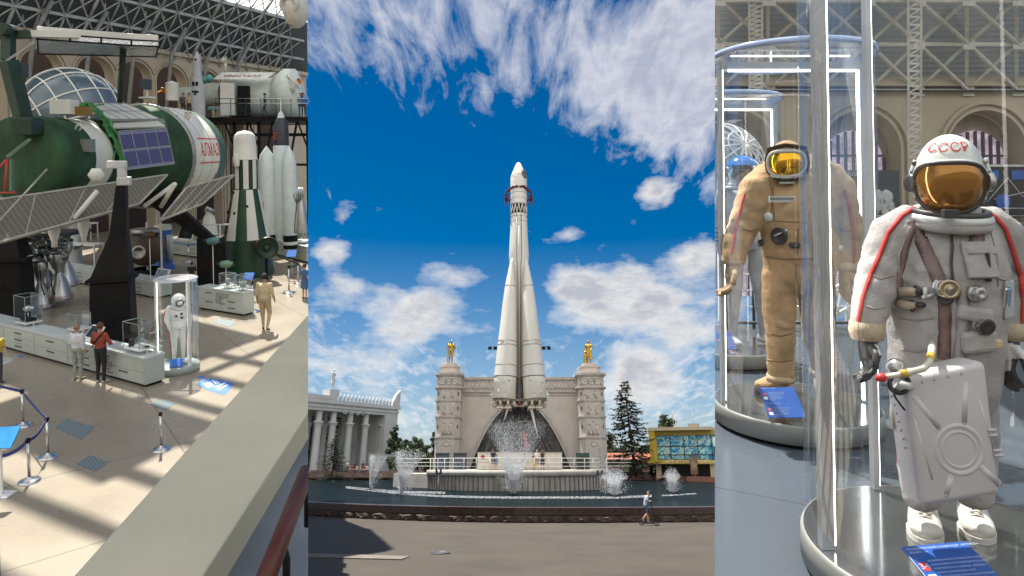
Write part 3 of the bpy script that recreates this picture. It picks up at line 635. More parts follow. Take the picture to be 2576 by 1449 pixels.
# boosters
bst = [(655, 1.0), (662, 3.6), (675, 6.2), (690, 8.2), (708, 11.2), (726, 13.6), (770, 17.2), (819, 19.9), (865, 22.9), (910, 25.6), (953, 27.8), (1008, 28.4)]
def boff(Y): return 17.5 + (38.5 - 17.5) * (Y - 655) / (1008 - 655)
for i, a in enumerate((R(-135), R(-45), R(45), R(135))):
    bo = Vector((math.cos(a), math.sin(a), 0))
    def C_(Y): return bo * (RR(boff(Y), Y) * 1.414) + Vector((0, 0, RZ(Y)))
    pts = [C_(Y) for Y, h in bst]; q = MB(); q.tube(pts, [RR(h, Y) for Y, h in bst], 32); B = q.part('booster', rwhite, rk)
    for Y, th in ((726, .02), (865, .02), (875, .02), (925, .02), (953, .05)):
        h = [hh for (y_, hh) in bst]; import_y = [y_ for y_, hh in bst]
        for (ya, ha), (yb, hb_) in zip(bst, bst[1:]):
            if ya <= Y <= yb: hv = ha + (hb_ - ha) * (Y - ya) / (yb - ya)
        c_ = C_(Y); ax = (C_(Y - 5) - C_(Y + 5)).normalized(); q = MB(); q.lathe([(RR(hv, Y), -.05), (RR(hv, Y) + th, -.02), (RR(hv, Y) + th, .02), (RR(hv, Y), .05)], 32, c_, ax); q.part('seam_ring', rgrey if Y != 953 else pm('band_dark', (.10, .10, .10), .5), B)
    # small fairings and hatches on the outside
    side = 1 if bo.x > 0 else -1
    if bo.y < 0:
        for (dx, Y, s_) in ((-.35, 962, .26), (.55, 968, .16), (.85, 966, .2), (.5, 991, .2)):
            c_ = C_(Y); rr_ = RR(28.2, Y); an = R(-90) + dx * side; o_ = c_ + Vector((math.cos(an) * rr_, math.sin(an) * rr_, 0)); q = MB(); q.lathe([(.01, s_ * 1.5), (s_ * .45, s_ * .6), (s_ * .62, -s_ * .5), (s_ * .4, -s_ * .55)], 10, o_, mi=0); q.part('sensor_fairing', rwhite, B)
        for (dx, Y, w_, h_) in ((.1, 972, .45, .5), (.45, 990, .4, .3), (-.1, 1000, .4, .35), (.55, 870, .5, .35)):
            c_ = C_(Y); hv = 28.3 if Y > 900 else 23.4; rr_ = RR(hv, Y) + .012; q = MB()
            q.grid(lambda u, v: c_ + Vector((math.cos(R(-90) + side * dx + (u - .5) * w_ / rr_) * rr_, math.sin(R(-90) + side * dx + (u - .5) * w_ / rr_) * rr_, (v - .5) * h_)), 4, 2); q.part('hatch', pm('hatch_grey', (.60, .585, .54), .5, var=.06), B)
        # triangular fin
        f0 = C_(986) + Vector((side * RR(28, 986), 0, 0)); q = MB(); q.ext([f0 + Vector((-side * .1, 0, .1)), f0 + Vector((side * RR(9.5, 990), 0, -RR(11, 990))), f0 + Vector((-side * .1, 0, -RR(15, 990)))], (0, .12, 0)); q.part('fin', rwhite, rk)
    # tail: bare metal wedge towards the core, nozzles, verniers
    ct = C_(1008); q = MB(); q.lathe([(RR(28.4, 1008), 0), (RR(28.6, 1008), -.18), (RR(24, 1008), -.3), (.01, -.3)], 28, ct); q.part('tail_ring', pm('tail_metal', (.30, .26, .20), .4, .7, var=.2), rk)
    rt_ = RR(12.5, 1012)
    for j in range(4):
        an = j * math.pi / 2 + a; o_ = ct + Vector((math.cos(an) * rt_, math.sin(an) * rt_, -.3)); q = MB()
        q.lathe([(.20, 0), (.22, -.10), (.36, -.34, 1), (.42, -.52, 0), (.44, -.66, 2), (.38, -.66), (.18, -.15)], 18, o_); q.part('engine_nozzle', [pm('nozzle_cream', (.52, .46, .36), .5, var=.15), pm('nozzle_red', (.25, .05, .035), .5), rwhite], rk)
    for j in range(9):
        an = j * math.pi * 2 / 9 + .2; o_ = ct + Vector((math.cos(an) * RR(27, 1008), math.sin(an) * RR(27, 1008), -.22)); q = MB(); q.lathe([(.04, .1), (.09, 0), (.18, -.42), (.14, -.42)], 10, o_); q.part('vernier_nozzle', pm('nozzle_pale', (.60, .57, .50), .5), rk)
cb = RZ(1010); q = MB(); q.lathe([(RR(16, 1000), 0), (RR(16.4, 1000), 2.6)], 24, (0, 0, cb)); q.part('tail_section', pm('tail_grey', (.20, .185, .17), .5, .3, var=.2), rk)
for j in range(4):
    an = j * math.pi / 2 + R(45); q = MB(); q.lathe([(.2, 0), (.36, -.36, 1), (.42, -.55, 0), (.40, -.55)], 18, (math.cos(an) * .42, math.sin(an) * .42, cb - .05)); q.part('engine_nozzle', [pm('nozzle_cream', (.52, .46, .36), .5), pm('nozzle_red', (.25, .05, .035), .5)], rk)
# red clamp arms round the upper stage
redm = pm('clamp_red', (.11, .014, .018), .45, var=.15)
for s_ in (-1, 1):
    q = MB(); r_ = RR(20.8, 480); pts = [(s_ * .10, -r_ - .12, RZ(477)), (s_ * r_ * .62, -r_ * .95, RZ(476)), (s_ * (r_ + .45), -r_ * .3, RZ(484)), (s_ * (r_ + .62), 0, RZ(495)), (s_ * (r_ + .52), .05, RZ(511))]
    q.tube(pts, .15, 6); q.tube([pts[2], (s_ * r_, 0, RZ(480))], .10, 6); q.tube([pts[3], (s_ * (r_), 0, RZ(506))], .10, 6); q.tube([(s_ * (r_ + .25), -.3, RZ(492)), (s_ * (r_ + .4), -.1, RZ(510))], .12, 6); q.box(s_ * (r_ + .5) - .2, s_ * (r_ + .5) + .2, -.25, .25, RZ(514), RZ(508)); q.part('clamp_arm', redm, rk)
# floodlight brackets on the sides
for s_ in (-1, 1):
    z = RZ(877); r_ = RR(54.5, 877); q = MB(); q.tube([(s_ * r_ * .97, -1.2, z), (s_ * (r_ + 1.0), -1.2, z + .05)], .05, 6); Bk = q.part('lamp_bracket', darksteel, rk)
    for d_ in (.25, .85): q = MB(); q.box(s_ * (r_ + d_) - .2, s_ * (r_ + d_) + .2, -1.45, -.95, z - .28, z - .03); q.part('floodlight', black, Bk)
# steel support legs under the tail
sup = root('C', 'support_frame', 'dark steel support struts between the rocket tail and the terrace', 'support frame', (rk0.x, DC, TZ))
z1 = RZ(1024)
for dx, dx2, m_ in ((-.9, -3.9, 0), (-1.3, -4.6, 0), (-.5, -2.6, 0), (.5, 2.4, 0), (.9, 3.9, 0), (1.3, 4.6, 0), (0, .3, 0), (-.2, -.8, 0)):
    q = MB(); q.tube([(dx * 1.1, .6, z1 + .3), (dx2, 1.6, .02)], .14, 6); q.part('strut', pm('strut_steel', (.10, .10, .10), .45, .6, var=.2), sup)
for s_, xb, zb in ((-1, -1.75, 1060), (1, 2.0, 1102)):
    q = MB(); a = Vector((s_ * 1.15, -1.4, z1 + .2)); b_ = Vector((xb, -1.2, RZ(zb))); q.ext([a + Vector((-.2, 0, 0)), a + Vector((.2, 0, 0)), b_], (0, .1, 0)); q.part('white_strut', rwhite, sup)
q = MB(); q.tube([(.25, -.6, RZ(1085)), (.55, -.8, RZ(1100)), (.85, -.9, RZ(1140))], [.10, .16, .2], 6); q.part('red_strut', pm('strut_red', (.5, .03, .05), .5), sup)
q = MB(); q.lathe([(3.6, 0), (3.6, .5), (3.0, .8), (.01, .8)], 32, (0, 1.4, 0)); q.part('plinth', darksteel, sup)
# ---- pavilion
DP = 100.0
pv = root('C', 'pavilion', 'pink stone exhibition pavilion with a big glazed parabolic arch between two towers', 'pavilion', (W(1307, 1165, DP).x, DP, .8))
pvx = W(1307, 1165, DP).x
def PX(px, py): v = W(px, py, DP); return v.x - pvx
def PZ(py, px=1307): return W(px, py, DP).z - .8
zb = 0; ZT = PZ(951); xl, xr = PX(1160, 1060), PX(1456, 1060)
apex = PZ(998); hwb = (PX(1439, 1156) - PX(1178, 1156)) / 2; cx0 = (PX(1439, 1156) + PX(1178, 1156)) / 2
ZA = 1.5; hwb *= ((apex - ZA) / (apex - PZ(1156))) ** (1 / 2.1)
def arch(k, n=28): # outline of the parabola scaled by k, from right foot to left foot
    hw_ = hwb * k; ap = apex * (1 if k >= 1 else (1 - (1 - k) * .9))
    return [(cx0 + hw_, 0)] + [(cx0 + hw_ * s, ZA + (ap - ZA) * (1 - abs(s) ** 2.1)) for s in [1 - 2 * i / n for i in range(n + 1)]] + [(cx0 - hw_, 0)]
o_ = arch(1.0)
q = MB(); n_ = len(o_); half = n_ // 2
q.ext([(xr, 0, zb), (xr, 0, ZT), (o_[half][0], 0, ZT)] + [(x, 0, z) for x, z in o_[:half + 1][::-1]], (0, 2, 0))
q.ext([(o_[half][0], 0, ZT), (xl, 0, ZT), (xl, 0, zb)] + [(x, 0, z) for x, z in o_[half:][::-1]], (0, 2, 0))
wall = q.part('wall', plaster, pv)
for k0, k1, y0, y1, mt in ((1.0, .955, -.22, 1.0, plaster_d), (.952, .915, -.08, 1.2, relief_m)):
    q = MB(); A, B_ = arch(k0), arch(k1)
    for i in range(n_ - 1): q.hexa([(A[i][0], y0, A[i][1]), (A[i + 1][0], y0, A[i + 1][1]), (B_[i + 1][0], y0, B_[i + 1][1]), (B_[i][0], y0, B_[i][1]), (A[i][0], y1, A[i][1]), (A[i + 1][0], y1, A[i + 1][1]), (B_[i + 1][0], y1, B_[i + 1][1]), (B_[i][0], y1, B_[i][1])])
    q.part('arch_moulding', mt, pv)
in_ = arch(.93); q = MB(); q.ngon([(x, 1.3, z) for x, z in in_])
win = q.part('window', pm('dark_glazing', (.035, .036, .040), .12, var=.5, vs=.7, spec=.7), pv)
q = MB(); mu = pm('bronze_mullion', (.09, .08, .07), .5, .4)
for i in range(-9, 10):
    x = i * .95; s = abs(x) / (hwb * .93)
    if s < 1: q.box(cx0 + x - .06, cx0 + x + .06, 1.05, 1.29, 0, ZA + (apex * .935 - ZA) * (1 - s ** 2.1))
for z in (1.6, 3.4, 5.4, 7.6, 9.4):
    s = min(1, 1 - (z - ZA) / (apex * .935 - ZA)); s = max(s, 0) ** (1 / 2.1) * hwb * .93
    q.box(cx0 - s, cx0 + s, 1.0, 1.28, z - .08, z + .08)
q.part('mullion', mu, win)
zf0, zf1 = PZ(981), PZ(956)
q = MB(); q.box(xl, xr, -.28, -.002, zf0 - .35, zf0); q.box(xl, xr, -.36, -.002, zf1 + .02, ZT + .10); q.box(xl, xr, -.16, -.002, zf0 - .75, zf0 - .62); q.part('cornice', plaster_d, pv)
q = MB(); q.box(xl, xr, -.10, -.003, zf0 + .01, zf1); q.part('frieze', plaster_d, pv)
zc_ = (zf0 + zf1) / 2; rm_ = (zf1 - zf0) * .42; nmd = 30
for i in range(nmd):
    x = xl + (xr - xl) * (i + .5) / nmd
    if abs(x - 0) < 2.6: continue
    q = MB(); q.lathe([(rm_, 0), (rm_, .12), (rm_ * .8, .12), (rm_ * .72, .04), (rm_ * .4, .05), (rm_ * .3, .10), (.001, .10)], 16, (x, -.10, zc_), (0, -1, 0)); q.part('medallion', relief_m, pv)
# towers
def octa(w, d, ch, z): return [(-w + ch, -d, z), (w - ch, -d, z), (w, -d + ch, z), (w, d, z), (-w, d, z), (-w, -d + ch, z)]
def tower(pxl, pxr, label):
    x0, x1 = PX(pxl, 1160), PX(pxr, 1160); c_ = (x0 + x1) / 2; hw_ = (x1 - x0) / 2; dp = 1.7
    T = root('C', 'tower', label, 'tower', (pvx + c_, DP - .6, .8), group='corner towers of the pavilion')
    zs = [0] + [PZ(y) for y in (1101, 1050, 1010, 978)]
    q = MB(); ch = hw_ * .42; q.ext(octa(hw_, dp, ch, 0), (0, 0, PZ(948))); q.part('shaft', plaster, T)
    q = MB(); q.ext(octa(hw_ + .18, dp + .18, ch, 0), (0, 0, .7)); q.part('base_course', plaster_d, T)
    for z in zs[1:]:
        q = MB(); e = .14 if z < zs[-1] - .1 else .30; q.ext(octa(hw_ + e, dp + e, ch, z - .12), (0, 0, .22)); q.ext(octa(hw_ + e * .5, dp + e * .5, ch, z - .24), (0, 0, .12)); q.part('string_course', plaster_d, T)
    # frieze block, stepped top
    q = MB(); z = PZ(948); q.ext(octa(hw_ + .34, dp + .34, ch, z), (0, 0, .30)); q.ext(octa(hw_ + .16, dp + .16, ch, z - .18), (0, 0, .18)); q.part('cornice', plaster_d, T)
    w2 = hw_ * .80; q = MB(); za, zb2 = z + .30, PZ(928); q.ext(octa(w2, dp * .8, w2 * .42, za), (0, 0, zb2 - za)); q.ext(octa(w2 + .12, dp * .8 + .12, w2 * .42, zb2), (0, 0, .16)); q.part('attic', plaster, T)
    w3 = hw_ * .50; zc2 = PZ(917); q = MB(); q.ext(octa(w3, dp * .55, w3 * .42, zb2 + .16), (0, 0, zc2 - zb2 - .3)); q.ext(octa(w3 + .08, dp * .55 + .08, w3 * .42, zc2 - .14), (0, 0, .14)); q.part('pedestal', plaster, T)
    # carved panels with figures in relief
    rnd = random.Random(int(pxl)); fw = hw_ - ch - .12; tiers = list(zip(zs[1:4], zs[2:5]))
    for za, zb3 in tiers:
        q = MB(); y = -dp; h = (zb3 - za) - .7
        q.box(-fw, fw, y - .05, y - .001, za + .22, za + .22 + h + .12)
        for i in range(3 if h > 1.6 else 2):
            x = -fw * .62 + i * fw * (1.24 / (2 if h > 1.6 else 1)); hh = h * rnd.uniform(.75, .98); lean = rnd.uniform(-.1, .1); b_ = Vector((x, y - .06, za + .3))
            q.tube([b_ + Vector((-.1, 0, 0)), b_ + Vector((-.06 + lean * .4, 0, hh * .45)), b_ + Vector((lean, 0, hh * .78))], [.10, .15, .17], 8); q.tube([b_ + Vector((.12, 0, 0)), b_ + Vector((.04, 0, hh * .45))], [.09, .13], 8)
            q.sphere(b_ + Vector((lean, -.02, hh * .92)), .12 * min(1.2, h / 1.6), 8, 6); q.tube([b_ + Vector((lean, -.02, hh * .74)), b_ + Vector((lean + rnd.uniform(-.45, .45), -.02, hh * rnd.uniform(.4, .7)))], .06, 6)
            if rnd.random() < .6: q.sphere(b_ + Vector((rnd.uniform(-.3, .3), 0, .2)), .22, 8, 6, sc=(1, .5, .8))
        q.part('relief', relief_m, T)
    for z_ in [(a + b_) / 2 for a, b_ in zip(zs, zs[1:])]:
        for s_ in (-1, 1): q = MB(); q.box(-.09, .09, -.06, .0, -.22, .22); M_ = Matrix.Translation((s_ * (hw_ - ch / 2), -dp + ch / 2, z_)) @ Matrix.Rotation(s_ * R(45), 4, 'Z'); q.xf(M_); q.part('slit_window', pm('slit_dark', (.10, .085, .07), .7), T)
    zl = zs[1]; q = MB(); y = -dp
    q.lathe([(.42, 0), (.42, .1), (.30, .1), (.24, .03), (.001, .05)], 14, (0, y, zl - .75), (0, -1, 0))
    for s_ in (-1, 1):
        for i in range(9): q.sphere((s_ * fw * .8, y - .02, .9 + i * (zl - 1.5) / 9), .11, 6, 4)
    q.part('garland', relief_m, T)
    for x in (-fw * .9, 0, fw * .9): q = MB(); zz = (PZ(978) + PZ(948)) / 2; q.lathe([(.5, 0), (.5, .12), (.38, .12), (.34, .03), (.14, .03), (.12, .1), (.001, .1)], 16, (x, -dp, zz), (0, -1, 0)); q.part('medallion', relief_m, T)
    for s_ in (-1, 1): q = MB(); q.lathe([(.5, 0), (.5, .12), (.38, .12), (.34, .03), (.001, .03)], 16, (s_ * (hw_ - ch / 2), -dp + ch / 2, (PZ(978) + PZ(948)) / 2), (s_, -1, 0)); q.part('medallion', relief_m, T)
    return T, pvx + c_, zc2 + .8
T1, tx1, zt1 = tower(1094.8, 1157, 'left octagonal stone tower with carved panels, topped by the gilded worker with a raised chin')
T2, tx2, zt2 = tower(1458, 1524.5, 'right octagonal stone tower with carved panels, topped by the gilded woman with a child')
q = MB(); q.box(xl + .2, xr - .2, 2, 24, 0, ZT - .3); q.part('hall', plaster_d, pv)
# gilded statues
hS = (W(1146, 856, DP).z - W(1146, 917, DP).z)
person('C', (tx1, DP - .6, zt1 - .02), R(6), hS * .985, 'gilded statue of a standing man in work trousers on the left tower', (1, 1, 1), (1, 1, 1), onemat=gold, cat='statue', name='statue', fat=1.22, vox=.014, sleeve=1,
       pose=dict(elR=(-.30, .02, 1.17), wrR=(-.27, -.10, .97), haR=(-.25, -.14, .88), elL=(.31, .05, 1.16), wrL=(.20, -.10, 1.02), haL=(.13, -.14, 1.0), face=(R(-8), 0, R(-12))),
       extra=lambda mb, J, S: (mb.lathe([(.22, 0), (.26, .3), (.20, .62), (.05, .66)], 14, (-.24, .06, 0)), mb.tube([(-.26, -.12, .0), (-.25, -.13, .86)], .04, 8), mb.box(-.36, .3, -.2, .2, -.02, .05)))
person('C', (tx2, DP - .6, zt2 - .02), R(-8), hS * .97, 'gilded statue of a woman in a long skirt with a child on the right tower', (1, 1, 1), (1, 1, 1), onemat=gold, cat='statue', name='statue', fat=1.12, vox=.014, sleeve=1, skirt=True,
       pose=dict(elL=(.28, -.03, 1.17), wrL=(.16, -.19, 1.02), haL=(.08, -.22, .98), elR=(-.27, .02, 1.16), wrR=(-.29, -.08, .96), haR=(-.28, -.12, .86), face=(R(-4), 0, R(16))),
       extra=lambda mb, J, S: (mb.tube([(-.27, -.1, 0), (-.27, -.1, .45), (-.26, -.1, .72)], [.13, .12, .11], 12), mb.sphere((-.26, -.11, .86), .10, 12, 8), mb.sphere((0, .06, 1.66), .10, 12, 8), mb.tube([(.1, -.12, .95), (.17, -.2, .3)], [.05, .14], 8), mb.box(-.36, .3, -.2, .2, -.02, .05)))
# ---- people on the terrace
def on_terrace(px, D): v = W(px, 1165, D); return (v.x, D, TZ)
VIS = 'visitors on the terrace'
def standing(px, D, h, rz, label, top, bot, **k): return person('C', on_terrace(px, D), rz, h, label, top, bot, group=VIS, vox=.024, **k)
standing(1240.5, 74.5, 2.02, R(170), 'person in a black top and dark shorts beside a child in blue', (.02, .02, .025), (.05, .05, .06), shorts=True, sleeve=.3, hair=(.03, .02, .02))
standing(1248.5, 74.2, 1.50, R(200), 'child in a blue shirt holding on beside the black-clad adult', (.10, .22, .42), (.12, .20, .32), sleeve=.3, shorts=True, pose=dict(elL=(.33, -.08, 1.25), wrL=(.48, -.2, 1.2), haL=(.56, -.25, 1.2)))
standing(1276.3, 75.2, 1.62, R(10), 'person in pale blue shirt and trousers standing alone before the parapet', (.45, .52, .60), (.40, .46, .52), sleeve=.4, hair=(.10, .06, .03), hairlen=.1)
standing(1310.8, 75.2, 1.45, R(-30), 'small child in a pink top half hidden by the water jet', (.55, .16, .20), (.5, .3, .3), sleeve=.3)
standing(1319.5, 74.4, 1.62, R(160), 'person in a teal top and white shorts behind the tall jet', (.20, .42, .44), (.5, .5, .48), sleeve=.3, shorts=True, hair=(.02, .015, .01), skin=1)
standing(1343.5, 75.0, 1.68, R(30), 'person in a dark red top and yellow skirt beside a man in white', (.25, .05, .08), (.62, .55, .05), skirt=True, sleeve=.3, hair=(.06, .03, .02))
standing(1351.2, 74.2, 1.93, R(-12), 'person in a white shirt and grey shorts with pale hair on the terrace', (.66, .66, .64), (.20, .19, .18), shorts=True, sleeve=.35, hair=(.5, .42, .28))
standing(1364.8, 74.4, 1.92, R(185), 'person with brown hair in a short black dress, rightmost on the terrace', (.03, .028, .03), (.03, .028, .03), skirt=True, sleeve=.1, hair=(.12, .05, .02), hairlen=.16)
for px, lb in ((1113, 'dark display board at the foot of the left tower'), (1157, 'dark blue waste bin between the left tower and the arch'), (1466, 'dark green waste bin at the foot of the right tower')):
    v = W(px, 1160, 84); q = MB(); h = 2.2; q.box(-.75, .75, -.3, .3, 0, h); q.box(-.8, .8, -.34, .34, h, h + .08); q.box(-.6, .6, -.32, -.301, .5, h - .3, 1)
    q.thing('C', 'display_board', [pm('board_dark', (.03, .04, .06), .5), pm('board_face', (.08, .10, .16), .4)] if px < 1400 else [pm('bin_green', (.02, .07, .05), .5), pm('bin_dark', (.02, .02, .02), .5)], lb, 'display board' if px < 1120 else 'waste bin', loc=(v.x, 84, .8 + 1.0))
# ---- boy on the scooter
bp0 = fl('C', 1633, 1321.5, .02); s_ = pxm('C', 1633, 1321, bp0.y); u = s_
scr = root('C', 'kick_scooter', 'black two-wheeled kick scooter under the boy', 'scooter', bp0, R(-4))
rub = pm('rubber', (.015, .015, .016), .7); blk = pm('scooter_black', (.02, .02, .022), .4, .3)
wr = 6.8 * s_
for x in (-18.5 * s_, 19.5 * s_):
    q = MB(); q.tube([(x + wr * .88 * math.cos(a), 0, wr + wr * .88 * math.sin(a)) for a in [2 * math.pi * i / 24 for i in range(24)]], wr * .13, 8, closed=True); wh = q.part('wheel', rub, scr)
    q = MB(); 
    for i in range(6): a = math.pi * i / 3; q.tube([(x, 0, wr), (x + wr * .8 * math.cos(a), 0, wr + wr * .8 * math.sin(a))], .012, 5)
    q.tube([(x, -.05, wr), (x, .05, wr)], .03, 8); q.part('rim', darksteel, wh)
q = MB(); q.box(-16 * s_, 12 * s_, -.07, .07, 3.6 * s_, 5.2 * s_); q.tube([(12 * s_, 0, 4.4 * s_), (15.5 * s_, 0, 12 * s_), (16.5 * s_, 0, 16 * s_)], .035, 8); q.tube([(19.5 * s_, .05, wr), (16.5 * s_, 0, 16 * s_)], .03, 6); q.part('deck', blk, scr, bevel=.01)
q = MB(); q.tube([(16.5 * s_, 0, 13 * s_), (3.4 * s_ + 4.6 * s_, 0, 54 * s_)], .026, 8); q.part('steering_post', blk, scr)
q = MB(); q.tube([(8 * s_, -.28, 54.5 * s_), (8 * s_, .28, 54.5 * s_)], .024, 8); q.part('handlebar', rub, scr)
H = 81 * s_; kf = 1.75 / H
def bj(x, z, y=0): return (x * s_ * kf, y, z * s_ * kf)     # picture units right of the deck centre / above the road
# the figure faces +X; person() faces -Y, so turn by 90 degrees: local -Y -> +X
def bl(x, z, y=0): return (y, -x * s_ * kf, z * s_ * kf)
dk = 5.6
boy, J, HM = person('C', bp0, R(86), H, 'boy in a pale blue shirt and denim shorts riding a black scooter, looking down', (.42, .52, .70), (.07, .12, .20), shoes=(.22, .21, .20), hair=(.45, .33, .16), sleeve=.32, shorts=True, cap=(.015, .015, .02), vox=.018,
    pose=dict(pel=bl(-6, 44), waist=bl(-5.5, 50), chest=bl(-3, 59), neck=bl(1, 67), head=bl(5.5, 73.5), shL=bl(-.5, 65, .15), shR=bl(-.5, 65, -.15), elL=bl(-.5, 56.5, .2), elR=bl(-.5, 56.5, -.2), wrL=bl(5.0, 54.8, .19), wrR=bl(5.0, 54.8, -.19), haL=bl(9.2, 55.2, .17), haR=bl(9.2, 55.2, -.17),
              hiL=bl(-6, 42.5, .09), hiR=bl(-6, 42.5, -.09), knL=bl(-2.5, 26, .08), knR=bl(-4, 27, -.08), anL=bl(-1.5, dk + 4.2, .06), toL=bl(4.5, dk + 1.4, .06), anR=bl(-14.5, dk + 8.5, -.06), toR=bl(-12.5, dk + 2.0, -.07), face=(R(38), 0, 0)))
# ---- trees
bark = pm('bark', (.07, .05, .035), .9, var=.3, vs=6, bump=.6, bs=20)
needle = [pm('spruce_needles', (.026, .042, .026), .8, var=.5, vs=.9, col2=(.010, .020, .012)), pm('spruce_tips', (.050, .066, .034), .8, var=.4, vs=1)]
leafm = [pm('leaves_mid', (.052, .085, .026), .7, var=.4, vs=1.2, col2=(.022, .042, .012)), pm('leaves_light', (.085, .115, .035), .7, var=.35, vs=1.2), pm('leaves_dark', (.026, .045, .018), .75, var=.4, vs=1.2)]
def spruce(loc, h, w, label, seed, tiers=26, base=.12, lean=(0, 0), bare=0, group='spruces beside the pool'):
    rnd = random.Random(seed); T = root('C', 'spruce_tree', label, 'tree', loc, group=group); q = MB()
    top = Vector((lean[0], lean[1], h)); ax = lambda k: Vector((0, 0, 0)).lerp(top, k)
    q.tube([ax(k) for k in (0, .3, .6, .85, 1)], [h * .022, h * .015, h * .009, h * .004, h * .0015], 8); q.part('trunk', bark, T)
    br, nd = MB(), MB()
    for i in range(tiers):
        k = base + (1 - base) * (i / tiers) ** .92; L0 = w * (1 - k) ** .82 * .5 + .02 * w
        for j in range(7 if k < .85 else 5):
            if rnd.random() < .10 + bare * .5 * (k < .35): continue
            a = rnd.uniform(0, 6.283); L = L0 * rnd.uniform(.62, 1.12); d = Vector((math.cos(a), math.sin(a), 0)); o = ax(k)
            p1 = o + d * L * .55 + Vector((0, 0, -L * .12)); p2 = o + d * L + Vector((0, 0, -L * .10 + .04 * h * (1 - k) * rnd.uniform(-.3, .5)))
            br.tube([o, p1, p2], [h * .0035, h * .0025, h * .001], 4, cap=False)
            n = int((max(5, int(22 * L / (w * .5)) + 4)) * (1.9 if not bare else 1.7))
            for m_ in range(n):
                u = rnd.uniform(.22, 1.0); c = (o.lerp(p1, u / .55) if u < .55 else p1.lerp(p2, (u - .55) / .45))
                sdv = d.cross(Vector((0, 0, 1))) * rnd.choice((-1, 1)); l = h * rnd.uniform(.018, .036) * (1.15 - .4 * u)
                tip = c + (sdv * rnd.uniform(.3, 1.0) + d * rnd.uniform(.2, .9) + Vector((0, 0, rnd.uniform(-.85, .15)))).normalized() * l * 1.5
                wv = Vector((rnd.uniform(-1, 1), rnd.uniform(-1, 1), rnd.uniform(-1, 1))).normalized() * l * .30
                nd.add([c, c.lerp(tip, .45) + wv, tip, c.lerp(tip, .45) - wv], [(0, 1, 2, 3)], 0 if rnd.random() < .7 else 1)
    br.part('branch', bark, T); o = nd.part('needles', needle, T); return T
def broad(fr, loc, h, w, label, seed, n=2600, mats=None, trunk=.25, group='trees beyond the pavilion', shape=1.0, leaf=.03, clumps=26, name='leafy_tree'):
    rnd = random.Random(seed); T = root(fr, name, label, 'tree', loc, group=group)
    q = MB(); q.tube([(0, 0, -.2), (rnd.uniform(-.03, .03) * h, 0, h * .35), (rnd.uniform(-.04, .04) * h, 0, h * .8)], [h * .03, h * .02, h * .005], 8)
    cl = []
    for i in range(clumps):
        z = trunk + (1 - trunk) * rnd.random(); k = (z - trunk) / (1 - trunk); prof = math.sin(math.pi * (.12 + .88 * k) ** .8) ** .6 if shape == 1 else (math.sin(math.pi * min(1, .06 + .94 * k)) ** .45)
        a = rnd.uniform(0, 6.283); r_ = w * .5 * prof * math.sqrt(rnd.random()) * .82; c = Vector((r_ * math.cos(a), r_ * math.sin(a), z * h)); cl.append((c, w * rnd.uniform(.11, .2)))
        q.tube([(0, 0, h * min(.75, z * .6)), c * .6 + Vector((0, 0, c.z * .35)), c], [h * .008, h * .005, h * .002], 4, cap=False)
    q.part('trunk', bark, T); lf = MB()
    for i in range(n):
        c, r_ = rnd.choice(cl); d = Vector((rnd.gauss(0, 1), rnd.gauss(0, 1), rnd.gauss(0, .8))).normalized(); p = c + d * r_ * rnd.uniform(.5, 1.1); l = h * leaf * rnd.uniform(.6, 1.3)
        a_ = Vector((rnd.uniform(-1, 1), rnd.uniform(-1, 1), rnd.uniform(-1, 1))).normalized(); b_ = a_.cross(d + Vector((.1, .2, .3))).normalized()
        lf.add([p - a_ * l, p + b_ * l * .5, p + a_ * l, p - b_ * l * .5], [(0, 1, 2, 3)], rnd.choices((0, 1, 2), (5, 3, 4))[0])
    lf.part('crown', mats or leafm, T); return T
def base(px, D, z=1.0): v = W(px, 1165, D); return Vector((v.x, D, z))
def hgt(py, px, D, z=1.0): return W(px, py, D).z - z
sp = base(1598, 112); spruce(sp, hgt(955, 1570, 112), 11.6, 'tall sparse dark spruce with a thin top right of the pavilion', 5, 30, .14, lean=(W(1568, 956, 112).x - sp.x, 0), bare=.35)
sp = base(838, 108); spruce(sp, hgt(1098, 845, 108), 7.0, 'short dense dark spruce in front of the white colonnade', 9, 34, .02)
for px, top, wd, D, lb, sd_, tk in ((991, 1062, 46, 128, 'tall dark tree just right of the white colonnade', 1, .05), (1040, 1103, 44, 170, 'dark poplars on the skyline left of the pavilion', 2, .1), (1052, 1101, 30, 172, 'second dark poplar on the skyline left of the pavilion', 12, .1), (1015, 1118, 46, 165, 'low rounded tree behind the leaning water jet', 3, .1), (1089, 1091, 28, 135, 'narrow upright green tree beside the left tower', 4, .1),
                              (1072, 1125, 40, 140, 'pale bushy tree behind the broad water jet', 6, .05), (1537, 1092, 52, 140, 'dark rounded tree behind the right tower', 7, .05), (1683, 1050, 70, 150, 'tree crown showing above the roof of the yellow pavilion', 8, .4), (1628, 1110, 40, 150, 'tree between the tall spruce and the yellow pavilion', 10, .1)):
    b_ = base(px, D); broad('C', b_, hgt(top, px, D), wd * pxm('C', px, 1165, D), lb, 40 + sd_, 2600, trunk=tk, shape=2)
for px, top, wd, D, lb, sd_ in ((1010, 1150, 70, 121, 'green bush behind the narrow water jet', 1), (1062, 1138, 66, 122, 'grey-green shrub at the left foot of the pavilion', 2), (1648, 1153, 46, 116, 'rounded dark shrub in front of the yellow pavilion', 3), (1668, 1158, 30, 115, 'small shrub beside the yellow pavilion entrance', 5)):
    b_ = base(px, D); T = broad('C', b_, max(.8, hgt(top, px, D) + .6), wd * pxm('C', px, 1165, D), lb, 80 + sd_, 1500, trunk=.0, group='bushes round the pool', leaf=.06, shape=2, clumps=16, name='bush'); T['category'] = 'bush'
